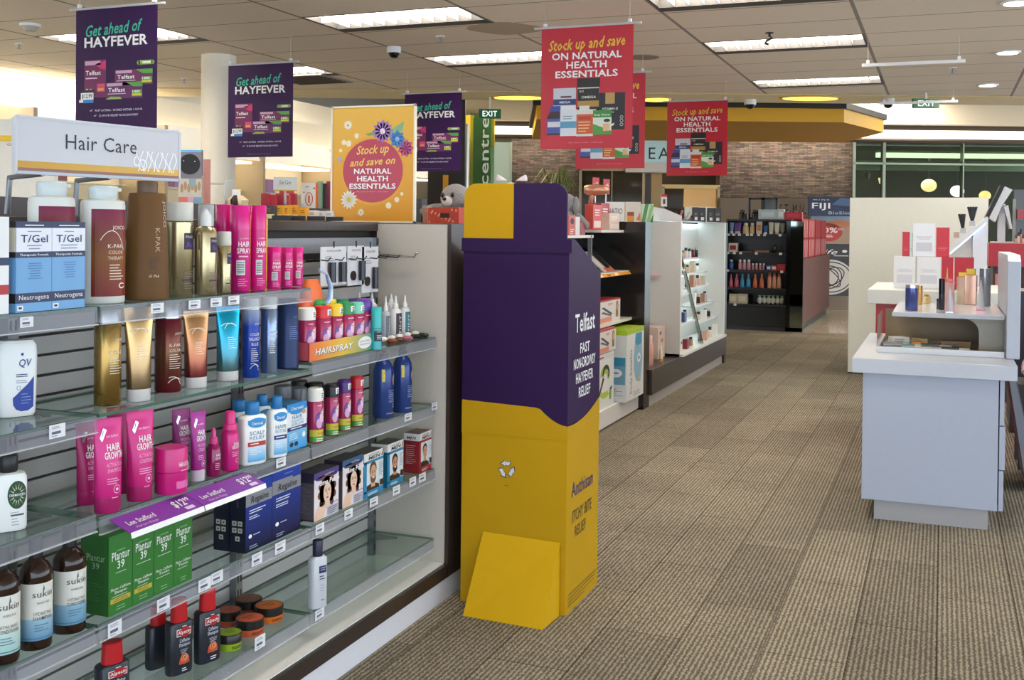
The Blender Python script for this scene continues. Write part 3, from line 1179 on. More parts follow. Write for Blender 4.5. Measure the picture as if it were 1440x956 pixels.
def bot(u, v, zs, wpx, vt, k=1.0):
    """a round thing on a shelf: its foot in the photo, its width and its top -> centre, radius, height"""
    p = PZ(u, v, zs)
    dr_ = Vector((p.x, p.y, 0)).normalized()
    th = (p-EYE)
    cosx = depth(p)/th.length
    r = wpx*depth(p)/F/2*cosx*k
    c = p+dr_*r
    return (c.x, c.y, zs), r, zat(u, vt, c)-zs


def bottle(name, label, cat, loc, rz, body, bm, cap=None, cm_=None, gfx=None, group=None, turn=0.0, capname='cap', extra=None, n=28):
    t = thing(name, label, cat, loc, rz, group)
    MB().loft(body, bm, n).build('body', t)
    if cap:
        MB().loft(cap, cm_, n).build(capname, t)
    if gfx:
        gfx.put(MB(), wrap(body, turn)).build('label', t, smooth=False)
    if extra:
        for nm, mb in extra:
            mb.build(nm, t)
    return t


def cut(y_a, y_b):
    return (y_a+y_b)/2


def carton(name, label, cat, y_a, y_b, zs, h, dep, m, front=None, side=None, mats=None, x=None, group=None, lid=None):
    """a box facing the aisle between y_a and y_b, front face at x"""
    w = y_b-y_a
    t = thing(name, label, cat, (FRX if x is None else x, (y_a+y_b)/2, zs), FACE, group)
    MB().box(-w/2, w/2, 0, dep, 0, h, m, mats).build('carton', t, bevel=.0015, smooth=False)
    pr_ = MB()
    if front:
        front(w, h).put(pr_, flat(0))
    if side:
        # the near end, which looks back along the aisle
        side(dep, h).put(pr_, lambda x_, z_, o: (-w/2-o, dep/2-x_, z_))
    if pr_.f:
        pr_.build('print', t, smooth=False)
    return t


INK, WH = M('#20232e', .5), M('#f2f2f0', .45)
NAVY = M('#1d2b55', .4)


# ---------------- top shelf
def tgel_front(w, h):
    q = G().rect(-w/2, 0, w/2, h, M('#6ea6d8', .4), 0)
    q.rect(-w/2, h*.93, w/2, h, NAVY, 1).rect(-w/2, h*.66, w/2, h*.93, M('#e8ecf6', .4), 1)
    q.rect(-w/2, h*.6, w/2, h*.665, NAVY, 2).rect(-w/2, h*.1, w/2, h*.21, NAVY, 1)
    q.text('T/Gel', 0, h*.77, h*.085, NAVY, w=w*.76, bold=.02)
    q.text('Therapeutic Formula', 0, h*.62, h*.025, WH, w=w*.8, bold=.02)
    q.text('Neutrogena', 0, h*.135, h*.055, WH, w=w*.84)
    q.lines(-w*.35, w*.35, h*.965, 1, .01, h*.012, WH, al='C').lines(-w*.25, w*.25, h*.895, 1, .01, h*.01, M('#8a93ad'), al='C')
    q.lines(-w*.25, w*.25, h*.74, 2, h*.035, h*.012, M('#8a93ad'), al='C')
    q.lines(-w*.2, w*.25, h*.54, 7, h*.028, h*.008, M('#4a78ad'), al='C')
    q.rect(-w*.46, h*.02, -w*.3, h*.075, WH, 1).rect(-w*.43, h*.035, -w*.34, h*.06, NAVY, 2)
    return q


def tgel_side(w, h):
    q = G().rect(-w/2, 0, w/2, h, M('#6ea6d8', .4), 0)
    q.rect(-w/2, h*.93, w/2, h, M('#1b1d22'), 1).rect(-w/2, h*.66, w/2, h*.93, M('#d9d3c2', .4), 1)
    q.rect(-w/2, h*.6, w/2, h*.665, M('#1b1d22'), 2).rect(-w/2, h*.1, w/2, h*.21, M('#1b1d22'), 1)
    return q


hT = zat(42, 312, Vector((FRX, 1.95, 0)))-Z_TOP
for a, c, lab in ((1.892, 1.999, 'blue and white medicated shampoo carton on the top shelf, its dark-banded side showing'),
                  (2.0, 2.107, 'blue and white medicated shampoo carton touching the big white and bronze bottle')):
    carton('shampoo_carton', lab, 'carton', a, c, Z_TOP, hT, .075, M('#6ea6d8', .4), tgel_front, tgel_side, group='blue medicated shampoo cartons')
t = carton('shampoo_carton', 'plain white carton end at the outer end of the top shelf', 'carton', 1.76, 1.872, Z_TOP, hT+.01, .075, M('#eef0f2', .4),
           lambda w, h: G().rect(-w/2, 0, w/2, h, M('#eef0f2'), 0).rect(-w/2, h*.2, w/2, h*.3, M('#b4302f'), 1).rect(-w/2, h*.5, w/2, h*.58, NAVY, 1))


def joico(loc, r, h, lab, group=None):
    body = [(0, r*.96, r*.78), (.006, r, r*.8), (h*.83, r, r*.8), (h*.87, r*.97, r*.78), (h*.885, r*.75, r*.62)]
    cap = [(h*.885, r*.6, r*.52), (h*.9, r*.64, r*.56), (h*.985, r*.66, r*.56), (h, r*.6, r*.5)]
    q = G().rect(-r*.8, h*.06, r*.95, h*.8, GRAD('#7a0e20', '#7a0f3e', 0, h*.8, .35, .0, 'Z', '#86501c'), 0, nx=14)
    q.text('JOICO', r*.38, h*.63, h*.03, M('#efe3da'), w=r*.7).text('K-PAK', r*.2, h*.47, h*.035, M('#efe3da'), w=r*.75)
    q.text('COLOR', r*.22, h*.42, h*.03, M('#e9cdb4'), w=r*.75).text('THERAPY', r*.22, h*.37, h*.03, M('#e9cdb4'), w=r*.8)
    q.lines(-r*.1, r*.7, h*.33, 6, h*.024, h*.008, M('#e4cdb8')).ring(r*.55, h*.15, r*.18, h*.025, r*.05, M('#f1e4da'), 2, a0=.6, a1=6)
    q.ring(0, h*.3, r*.75, h*.32, r*.03, M('#f5efe6'), 2, a0=.5, a1=2.3)
    t = bottle('pump_bottle', lab, 'bottle', loc, FACE-.35, body, M('#d9dbd4', .3), cap, M('#ccd6d6', .3), q, group, capname='lever_cap', n=36,
               extra=[('lever', MB().box(-r*.1, r*.75, -r*.25, r*.25, h*.955, h*.985, M('#ccd6d6', .3)))])
    return t


l, r, h = bot(144, 428, Z_TOP, 68, 262)
joico(l, r, h, 'large white bottle with a maroon and bronze label standing before its twin', 'large white salon bottles')
joico((l[0]-.06, l[1]-.115, Z_TOP), r, h*1.02, 'large white bottle behind the medicated cartons, only its label edge showing', 'large white salon bottles')
l, r, h = bot(206, 423, Z_TOP, 66, 255)
BR = M('#684722', .5, .1, spec=.3)
body = [(0, r, r*.8), (.008, r*1.02, r*.82), (h*.3, r*.97, r*.78), (h*.86, r*.86, r*.7), (h*.895, r*.82, r*.66), (h*.9, r*.5, r*.5)]
q = G().text('JOICO', 0, 0, r*.16, M('#d8c7ae'), w=h*.22)
for i_ in range(len(q.it)):
    vs, fs, m_, l_ = q.it[i_]
    q.it[i_] = ([(r*.52+z_, h*.72-x_) for x_, z_ in vs], fs, m_, l_)
q2 = G().text('K-PAK', 0, 0, r*.24, M('#bda889'), w=h*.2)
vs, fs, m_, l_ = q2.it[0]
q.it.append(([(r*.1+z_, h*.5-x_) for x_, z_ in vs], fs, m_, l_))
q.lines(-r*.2, r*.35, h*.36, 7, h*.016, h*.006, M('#3f2f20')).text('G Pak', r*.05, h*.19, h*.022, M('#e2d6c4'), w=r*.5, shear=.4)
bottle('pump_bottle', 'large matt brown bottle with a square brown cap, tallest on the top shelf', 'bottle', l, FACE-.5, body, BR,
       [(h*.9, r*.46, r*.46), (h*.985, r*.47, r*.47), (h, r*.44, r*.44)], M('#5f4630', .4), q, n=36)

GOLD = M('#b9ab86', .24, .85, var=.04)


def finalnet(u, v, w, vt, lab, z_, capm, capk, dome=False):
    l, r, h = bot(u, v, z_, w, vt)
    zc = h*(1-capk)
    if dome:
        body = [(0, r*.94, r*.94), (.004, r, r), (zc*.9, r, r), (zc*.97, r*.86, r*.86), (zc, r*.62, r*.62)]
        cap = [(zc, r*.72, r*.72), (h*.98, r*.7, r*.7), (h, r*.66, r*.66)]
    else:
        body = [(0, r*.94, r*.94), (.004, r, r), (zc-.004, r, r), (zc, r*.9, r*.9)]
        cap = [(zc, r*.95, r*.95), (zc+.003, r*.99, r*.99), (h*.985, r*.98, r*.98), (h, r*.93, r*.93)]
    q = G().rect(-r*.1, zc*.62, r*.8, zc*.84, M('#1e1530'), 0, nx=8).text('FINAL', r*.35, zc*.77, zc*.04, M('#cfc6dc'), w=r*.7)
    q.text('Net', r*.35, zc*.65, zc*.08, M('#7f4fc0'), 3, w=r*.6, shear=.5)
    q.rect(-r*.2, zc*.2, r*.9, zc*.225, M('#3a2352'), 0, nx=8).lines(-r*.1, r*.8, zc*.33, 3, zc*.03, zc*.01, M('#7a6f58')).lines(-r*.1, r*.8, zc*.17, 3, zc*.03, zc*.01, M('#7a6f58'))
    ex = []
    if dome:
        ex = [('nozzle', MB().loft([(zc, r*.5, r*.5), (zc+.03, r*.48, r*.48), (h*.92, r*.25, r*.25), (h*.95, r*.1, r*.1)], M('#e9ebea', .3), 20))]
    return bottle('spray_can', lab, 'spray can', l, FACE-.4, body, GOLD, cap, capm, q, 'gold hairspray cans', extra=ex, n=32)


CREAM = M('#d6d5cb', .35)
finalnet(250, 417, 44, 285, 'tall gold hairspray can with a broad cream cap beside the brown bottle', Z_TOP, CREAM, .2)
finalnet(240, 412, 40, 286, 'gold hairspray can tucked behind the broad cream-capped one', Z_TOP, CREAM, .2)
finalnet(289, 416, 32, 288, 'gold mousse can with a clear dome cap over a white nozzle', Z_TOP, CLEAR('#eef0f0', .62, .1), .24, True)
finalnet(315, 413, 20, 326, 'smallest gold hairspray can with a cream cap', Z_TOP, CREAM, .23)

PINK = M('#d4177f', .28)
PINKD = M('#c01274', .35)


def pinkspray(u, v, w, vt, lab, small=False):
    l, r, h = bot(u, v, Z_TOP, w, vt)
    zc = h*(.72 if not small else .8)
    body = [(0, r*.95, r*.95), (.004, r, r), (zc, r, r)]
    cap = [(zc, r, r), (h*.985, r*.99, r*.99), (h, r*.92, r*.92)]
    q = G().text('HAIR', r*.05, zc*.72, zc*.085, WH, w=r*1.25, bold=.02).text('SPRAY', r*.05, zc*.61, zc*.085, WH, w=r*1.5, bold=.02)
    q.lines(-r*.5, r*.6, zc*.57, 1, .01, zc*.02, M('#f6b9da')).rect(-r*.75, zc*.26, r*.1, zc*.5, M('#dfe6e2'), 1, nx=6)
    for k in range(7):
        q.rect(-r*.68, zc*(.29+k*.028), r*.02, zc*(.302+k*.028), M('#2f4a44'), 2, nx=4)
    q.lines(-r*.6, r*.6, zc*.2, 4, zc*.035, zc*.01, M('#f09ccb')).text('Lee Stafford', r*.05, zc*.84, zc*.025, M('#fbe6f1'), w=r*.9)
    bottle('spray_can', lab, 'spray can', l, FACE-.55, body, PINK, cap, M('#d81d84', .2), q, 'pink hairspray cans')


pinkspray(315, 408, 26, 288, 'tall pink hairspray can at the back, beside the smallest gold can')
pinkspray(337, 410, 30, 289, 'tall pink hairspray can, front of the tall ones and next to the gold cans')
pinkspray(363, 409, 22, 289, 'tall pink hairspray can next to the short pink ones')
pinkspray(385, 407, 20, 347, 'short pink hairspray can touching the tall pink ones', True)
pinkspray(403, 405, 17, 348, 'short pink hairspray can in the middle of its row of three', True)
pinkspray(418, 403, 16, 348, 'short pink hairspray can closest to the shelf end', True)
yv = Vector((-2.15, yat(345, -2.15), 0))
for k in range(2):
    t = thing('pump_bottle', ['bright yellow pump bottle peeping above the tall pink cans', 'bright yellow pump bottle above the can next to the short pink ones'][k], 'bottle', (-2.15, yat(338+22*k, -2.15), Z_TOP), 0, 'yellow pump bottles')
    MB().loft([(0, .035, .035), (.225, .035, .035), (.24, .02, .02)], M('#f0d000', .35), 20).build('body', t)
    MB().tube([(0, 0, .235), (0, 0, .255), (.035, -.01, .255)], .007, M('#f0d000', .35)).build('pump', t)
t = thing('hair_brush_pack', 'clear curved pack with orange and blue inside, hanging over the shelf end', 'pack', (-2.1, yat(437, -2.1), 1.255), FACE)
MB().loft([(0, .05, .03), (.03, .055, .035), (.07, .05, .03), (.1, .03, .02)], M('#e8743a', .4), 20).build('contents', t)
b = MB()
for k in range(3):
    b.tube([(.02+.01*k, -.035, .0), (.055+.008*k, -.04, .03), (.06+.006*k, -.04, .07), (.035, -.04, .12), (0, -.03, .135)], .006, M(['#7f9fd0', '#c9d6ea', '#d8e2ee'][k], .2))
b.build('clear_band', t)

# ---------------- second shelf
SILV = M('#c9c9c6', .25, .7)


def salon(u, v, w, vt, lab, m, capm, capk=.1, txt=(), ink='#f2e9dc', z_=Z_TWO, group='salon shampoo bottles', turn=-.45, flare=0.0, swirl=False):
    l, r, h = bot(u, v, z_, w, vt)
    zc = h*(1-capk)
    body = [(0, r*.95, r*.95), (.005, r*(1+flare), r*(1+flare)), (zc*.5, r*(1+flare*.4), r*(1+flare*.4)), (zc-.004, r*(1-flare), r*(1-flare)), (zc, r*.92*(1-flare), r*.92*(1-flare))]
    cap = [(zc, r*.93*(1-flare), r*.93*(1-flare)), (h*.985, r*.93*(1-flare), r*.93*(1-flare)), (h, r*.88*(1-flare), r*.88*(1-flare))]
    q = G()
    i_ = M(ink)
    zz = .62
    for s_, hh, ww in txt:
        q.text(s_, r*.15, zc*zz, zc*hh, i_, w=r*ww)
        zz -= hh+.025
    q.lines(-r*.35, r*.7, zc*zz+zc*.03, 7, zc*.03, zc*.008, i_)
    q.text('JOICO', r*.4, zc*.78, zc*.03, i_, w=r*.7, shear=.2)
    if swirl:
        q.ring(-r*.1, 0, r*.9, zc*.22, r*.05, i_, 2, a0=.5, a1=1.9).ring(r*.2, 0, r*.9, zc*.2, r*.05, i_, 2, a0=.9, a1=2.4)
    return bottle('shampoo_bottle', lab, 'bottle', l, FACE+turn, body, m, cap, capm, q, group)


def tube(u, v, w, vt, lab, m, capm, z_, topw=None, capk=.12, gfx=None, turn=-.5, group='standing squeeze tubes', crimp=None):
    l, r, h = bot(u, v, z_, w, vt)
    zc = h*capk
    tw_ = (topw*depth(l)/F/2) if topw else r*1.12
    rz_ = FACE+turn
    secs = [(zc, r*.97, r*.8), (zc+.004, r, r*.82), (h*.55, r*1.04, r*.6), (h*.9, tw_, r*.14), (h*.93, tw_, .0025), (h, tw_*1.02, .002)]
    t = thing('squeeze_tube', lab, 'tube', l, rz_, group)
    MB().loft(secs, m, 32).build('body', t)
    MB().loft([(0, r*.93, r*.76), (.004, r*.97, r*.8), (zc, r*.97, r*.8)], capm, 32).build('cap', t)
    if gfx:
        gfx(r, h, tw_).put(MB(), wrap(secs)).build('label', t, smooth=False)
    return t


def tube_print(ink, words, sw=True):
    def fn(r, h, tw_):
        q = G()
        i_ = M(ink)
        if sw:
            q.ring(-r*.15, h*.7, tw_*.7, h*.08, r*.06, i_, 2, a0=.3, a1=2.6).ring(r*.15, h*.68, tw_*.6, h*.1, r*.05, i_, 2, a0=.6, a1=2.9)
        zz = .56
        for s_, hh, ww in words:
            q.text(s_, r*.1, h*zz, h*hh, i_, w=r*ww)
            zz -= hh+.02
        q.lines(-r*.3, r*.6, h*(zz+.03), 6, h*.028, h*.008, i_)
        return q
    return fn


BRONZE = GRAD('#8a6b34', '#b99a62', 0, .22, .22, .75, 'Z', '#9a7a40')
MAROON = GRAD('#6f1f2c', '#7a2138', 0, .22, .22, .5, 'Z', '#6d4a30')
salon(151, 572, 40, 434, 'gold metallic bottle with a silver cap, first on the second shelf', GRAD('#8d6d35', '#a98c55', 0, .22, .2, .8), SILV, .14, (('K-PAK', .05, 1.1),), turn=-.35)
tube(194.5, 566, 37, 432, 'gold tube standing on a white cap between the gold bottle and the maroon bottle', GRAD('#7d6a50', '#d8b27a', .02, .24, .2, .75), M('#cfcdc8', .3), Z_TWO, 42, .13, tube_print('#f4eadb', ()))
salon(236, 553, 39, 426, 'maroon and bronze bottle with a silver cap on the second shelf', MAROON, SILV, .17, (('K-PAK', .045, 1.0), ('COLOR', .04, 1.0)), swirl=True)
tube(275, 547, 34, 437, 'copper and maroon tube between the maroon bottle and the teal tube', GRAD('#7b2233', '#c99a66', .02, .22, .2, .7), M('#d3d1cd', .3), Z_TWO, 37, .14, tube_print('#f4eadb', ()))
tube(320, 537, 33, 431, 'bright teal tube standing on a white cap on the second shelf', GRAD('#5b6d66', '#19a3c4', .02, .17, .2, .6), M('#d3d1cd', .3), Z_TWO, 35, .13, tube_print('#e6f4f4', ()))
salon(352.5, 532, 25, 420, 'royal blue bottle with a white cap touching the teal tube', GRAD('#1d3f9a', '#c8d6ea', .16, .24, .22, .2), M('#dfe2e2', .3), .14, (('COLOR', .045, 1.2), ('BALANCE', .05, 1.4), ('BLUE', .045, .9)), turn=-.6, swirl=True)
salon(378, 526, 24, 418, 'blue and silver striped bottle with a white cap, between two blue bottles', GRAD('#2a56b0', '#6aa2dd', -.03, .03, .16, .6, 'X', '#8d97a5'), M('#dfe2e2', .3), .15, (('MOISTURE', .045, 1.5), ('RECOVERY', .045, 1.4)), turn=-.6)
l_ = salon(404, 520, 31, 420, 'matt navy bottle wider at the foot, last of the salon row', M('#1d3160', .4, .2), M('#1d3160', .4, .2), .06, (), '#6f86bd', turn=-.5, flare=.06)

# hairspray tray with the coloured cans
ya, yb_ = 3.135, yat(527, FRX, 490)
tl = zat(434.7, 483, Vector((FRX, ya, 0)))-Z_TWO_B
t = thing('display_tray', 'rainbow-printed card tray marked HAIRSPRAY holding the coloured cans', 'tray', (FRX, (ya+yb_)/2, Z_TWO_B), FACE)
w = yb_-ya
RB = GRAD('#e8704a', '#2f9a8c', -w/2, w/2, .45, 0, 'X', '#e5c04a')
b = MB().box(-w/2, w/2, 0, .003, 0, tl, RB).box(-w/2, w/2, .003, .15, 0, .003, M('#d86a55', .5))
b.add([(-w/2, 0, 0), (-w/2, .15, 0), (-w/2, .15, tl*1.15), (-w/2, 0, tl), (-w/2+.003, 0, 0), (-w/2+.003, .15, 0), (-w/2+.003, .15, tl*1.15), (-w/2+.003, 0, tl)],
      [(0, 1, 2, 3)[::-1], (4, 5, 6, 7), (3, 2, 6, 7)], M('#c6525c', .5))
b.box(w/2-.003, w/2, .003, .15, 0, tl, M('#4c9d8c', .5))
b.build('tray', t, smooth=False)
q = G().text('HAIRSPRAY', -w*.14+.003, tl*.27, tl*.36, M('#5d4a3d'), 2, w=w*.56, bold=.04, shear=.15)
q.text('HAIRSPRAY', -w*.14, tl*.3, tl*.36, WH, 3, w=w*.56, bold=.03, shear=.15)
q.ell(w*.33, tl*.5, w*.11, tl*.36, WH, 2).text('COLOURED', w*.33, tl*.54, tl*.11, M('#4a6f86'), w=w*.17).text('HAIRSPRAY', w*.33, tl*.36, tl*.11, M('#b0518a'), w=w*.17)
q.put(MB(), flat(0)).build('print', t, smooth=False)


def colourspray(loc, r, h, capm, lab, group, full=True, capk=.23):
    zc = h*(1-capk)
    body = [(0, r*.95, r*.95), (.004, r, r), (zc-.006, r, r), (zc, r*.9, r*.9)]
    cap = [(zc-.002, r*1.0, r*1.0), (h-.012, r*1.0, r*1.0), (h-.003, r*.93, r*.93), (h, r*.8, r*.8)]
    q = G()
    q.rect(-r*1.5, .004, r*1.5, zc*.16, M('#4a9a3f', .3), 0, nx=12).rect(-r*1.5, zc*.16, r*1.5, zc*.32, M('#c9bf3a', .3), 0, nx=12)
    q.ell(0, zc*.55, r*.7, zc*.2, M('#7e4fa5', .3), 1, 16).ell(r*.25, zc*.62, r*.4, zc*.14, M('#e8c7d8', .3), 2, 14).ell(-r*.2, zc*.47, r*.42, zc*.12, M('#d8a6c8', .3), 2, 14)
    q.ell(r*.5, zc*.72, r*.25, zc*.09, M('#f0c69a', .3), 2, 12).ring(-r*.1, zc*.56, r*.6, zc*.16, r*.1, M('#4a3a86', .3), 2, a0=.8, a1=3.6)
    q.text('COLOUR', r*.1, zc*.21, zc*.05, M('#b3442f'), w=r*1.1, bold=.03).lines(-r*.6, r*.6, zc*.12, 2, zc*.05, zc*.02, M('#dff0d8')).lines(-r*.5, r*.5, zc*.9, 1, .01, zc*.02, M('#f3cfdc'))
    t = thing('spray_can', lab, 'spray can', loc, FACE-.3, group)
    MB().loft(body, M('#a8285a', .25, .1), 28).build('body', t)
    MB().loft(cap, capm, 28).build('cap', t)
    q.put(MB(), wrap(body)).build('label', t, smooth=False)
    if full:
        k = G().rect(-r*.1, zc+(h-zc)*.2, r*.9, zc+(h-zc)*.72, WH, 1, nx=6).lines(r*.1, r*.6, zc+(h-zc)*.6, 3, .006, .003, INK)
        k.put(MB(), wrap(cap[:3])).build('price_sticker', t, smooth=False)
    return t


caps = [(431, 27, 432, '#e9e6dd', 'white'), (453, 18, 430, '#d8242a', 'red'), (470, 18, 427, '#f0cf1e', 'yellow'), (486, 15, 425, '#1d8a4a', 'green'), (500, 16, 424.5, '#74cdb0', 'mint'), (511.5, 13, 421.5, '#5b2f96', 'purple')]
for i, (u, w_, vt, hx, nm) in enumerate(caps):
    x_ = FRX-.045
    y_ = yat(u, x_, 450)
    P_ = Vector((x_, y_, 0))
    r_ = .031
    h_ = zat(u, vt, P_)-Z_TWO_B
    colourspray((x_, y_, Z_TWO_B+.004), r_, h_-.004, M(hx, .35), 'colour hairspray can with a %s cap in the front row of the rainbow tray' % nm, 'cans in the rainbow tray', i < 5)
for i, (u, hx, nm) in enumerate([(426, '#e8672a', 'orange'), (445, '#2f9a4a', 'grass green'), (462, '#e7d63c', 'lemon'), (480, '#1f7f5a', 'dark green'), (497, '#4f2b86', 'violet'), (509, '#6a3fa5', 'lilac purple')]):
    x_ = FRX-.112
    y_ = yat(u, x_, 430)
    h_ = zat(u, 421-i*.3, Vector((x_, y_, 0)))-Z_TWO_B
    colourspray((x_, y_, Z_TWO_B+.004), .03, h_-.004, M(hx, .35), 'colour hairspray can with a %s cap in the back row of the rainbow tray' % nm, 'cans in the rainbow tray', False)
l, r, h = bot(529, 492, Z_TWO_B, 15.6, 432)
q = G().rect(-r*1.2, h*.2, r*1.2, h*.52, M('#1d2430'), 0, nx=10).text('COLOUR', 0, h*.4, h*.06, M('#8fb8c0'), w=r*1.4).lines(-r*.7, r*.7, h*.34, 3, h*.04, h*.015, M('#c6d3d6'))
bottle('spray_can', 'slim turquoise spray can with a dark label beside the rainbow tray', 'spray can', l, FACE-.3, [(0, r, r), (h*.5, r, r), (h*.51, r*.97, r*.97)], M('#2fa5ac', .3),
       [(h*.51, r, r), (h*.97, r, r), (h, r*.9, r*.9)], M('#35b5b5', .3), q)
tb = []
for i, (u, v, w_, vs_, vt, hx, hx2, nm) in enumerate([(542, 480, 15, 437.7, 417, '#b9c0c9', '#6a7480', 'silver-labelled'), (556, 476, 19, 434, 416, '#ececec', '#3a1f2c', 'black and plum'),
                                                     (569, 473, 16, 432, 415, '#ececec', '#1f7486', 'teal'), (580, 471, 13, 430, 413, '#ececec', '#5a3a8c', 'purple')]):
    l, r, h = bot(u, v, Z_TWO_B, w_*.92, vt)
    zs_ = zat(u, vs_, Vector(l))-Z_TWO_B
    body = [(0, r*.95, r*.95), (.004, r, r), (zs_*.88, r, r), (zs_*.97, r*.75, r*.75), (zs_, r*.45, r*.45)]
    cap = [(zs_, r*.5, r*.5), (zs_+(h-zs_)*.35, r*.42, r*.42), (zs_+(h-zs_)*.4, r*.28, r*.28), (h, r*.1, r*.1)]
    q = G().rect(-r*.5, zs_*.05, r*1.1, zs_*.85, M(hx2, .35), 0, nx=8)
    qq = G().text('Tintation' if i == 0 else 'TINT', 0, 0, r*.4, WH, w=zs_*.66, bold=.02)
    vs, fs, m_, l_ = qq.it[0]
    q.it.append(([(r*.45-z2, zs_*.45+x2) for x2, z2 in vs], fs, m_, l_))
    bottle('tint_bottle', 'white-nozzled hair tint bottle with a %s label' % nm, 'bottle', l, FACE-.5, body, M(hx, .35), cap, M('#f0f0ee', .35), q, 'hair tint bottles', capname='nozzle')
    tb.append((l, r, h))
for i, (u, vt) in enumerate([(505, 411), (523, 412), (550, 413), (565, 412), (579, 411)]):
    x_ = -2.16
    P_ = Vector((x_, yat(u, x_, 430), 0))
    h = zat(u, vt, P_)-Z_TWO_B
    r = .022
    bottle('tint_bottle', 'back row tint bottle, only its white nozzle showing, %s' % ['beside the lilac purple cap', 'behind the turquoise can', 'behind the silver-labelled bottle', 'behind the plum bottle', 'behind the teal bottle'][i],
           'bottle', (x_, P_.y, Z_TWO_B), FACE, [(0, r, r), (h*.74, r, r), (h*.8, r*.5, r*.5)], M('#e4e4e2', .35), [(h*.8, r*.5, r*.5), (h*.87, r*.4, r*.4), (h*.88, r*.28, r*.28), (h, r*.1, r*.1)], M('#f0f0ee', .35), None, 'hair tint bottles', capname='nozzle', n=16)
for i, hx in enumerate(['#8a4a2c', '#6d3a24', '#c4788c', '#1f1a1c', '#26332c', '#431a26']):
    nm = ['copper', 'chestnut', 'rose pink', 'black', 'dark green-black', 'burgundy'][i]
    x_ = XF-.045
    y_ = yat(551+i*11, x_, 480)
    t = thing('hair_swatch', 'small tied lock of %s hair on the shelf edge below the tint bottles' % nm, 'hair swatch', (x_, y_, Z_TWO_B), FACE, 'hair colour swatches')
    MB().loft([(.0, .014, .018), (.009, .017, .026), (.017, .01, .015)], M(hx, .5, bump=.6, scale=160), 14).build('lock', t)
    b = MB().ball((0, .036, .012), .018, .018, .012, M('#eceae6', .7), 10, 6)
    b.build('white_tie', t)

# hooks and hanging cards
t = thing('hook_rail', 'black rail with wire hooks on the slat wall above the rainbow tray', 'hook rail', (XB+.03, 3.22, 1.43))
MB().box(0, .012, -.06, .86, -.012, .012, DARK).build('rail', t, smooth=False)
for k, yy in enumerate((.0, .1, .25, .35, .45, .52, .62, .7, .8)):
    MB().tube([(.01, yy, 0), (.03, yy, .008), (.03, yy+.0, -.005), (.13, yy, -.012), (.14, yy, .0)], .0025, DARK, 6).build('hook', t)
MB().tube([(.01, .83, .0), (.19, .83, -.01), (.2, .83, .005)], .004, CHROME, 8).ball((.203, .83, .008), .008, .008, .006, CHROME, 10, 6).build('long_hook', t)
for i, (u0, u1, v0, v1, x_, kind) in enumerate([(451, 487, 347, 401, -2.13, 2), (489, 512, 346, 401, -2.13, 1), (509, 532, 347, 411, -2.13, 3)]):
    ya_, yb2 = yat(u0, x_, 370), yat(u1, x_, 370)
    P_ = Vector((x_, (ya_+yb2)/2, 0))
    zt, zb = zat((u0+u1)/2, v0, P_), zat((u0+u1)/2, v1, P_)
    w, hh = yb2-ya_, zt-zb
    t = thing('hanging_pack', ['wide hanging colour-stick pack with two black tubes', 'hanging colour-stick pack with a black disc and one tube', 'longest hanging pack with a grey-capped wand next to the beige panel'][i],
              'pack', (x_, P_.y, zb), FACE, 'hanging colour-stick packs')
    MB().box(-w/2, w/2, 0, .003, 0, hh, M('#dfdfe6', .4)).build('card', t, smooth=False)
    G().text('COLOUR', 0, hh*.87, hh*.05, INK, w=w*.55).lines(-w*.35, w*.1, hh*.75, 3, hh*.05, hh*.015, M('#8b8d9a')).put(MB(), flat(0)).build('print', t, smooth=False)
    b = MB()
    if kind == 2:
        b.loft([(hh*.08, .016, .014, 2, -w*.18, -.014), (hh*.6, .016, .014, 2, -w*.18, -.014)], M('#1c1b22', .25), 16)
        MB().loft([(hh*.08, .016, .014, 2, w*.24, -.014), (hh*.6, .016, .014, 2, w*.24, -.014)], M('#1c1b22', .25), 16).build('wand', t)
    elif kind == 1:
        b.loft([(hh*.12, .014, .013, 2, w*.2, -.014), (hh*.62, .014, .013, 2, w*.2, -.014)], M('#1c1b22', .25), 16)
    else:
        b.loft([(hh*.08, .012, .012, 2, w*.15, -.013), (hh*.55, .012, .012, 2, w*.15, -.013)], M('#1c1b22', .25), 16)
    b.build('wand', t)
    if kind != 2:
        MB().loft([(-.012, .018, .018), (0, .019, .019)], M('#2a1c1a', .3), 20).build('colour_disc', t, (-w*.2, -.006, hh*.25), rot=(math.pi/2, 0, 0))
    MB().tube([(0, .0, hh*.97), (0, .0, hh+.012), (0, -.0, hh+.02)], .003, DARK, 6).build('hang_tab', t)
# ---------------- third shelf
PK = M('#cf1b7d', .3, .12)
PKD = M('#a5135f', .35, .1)


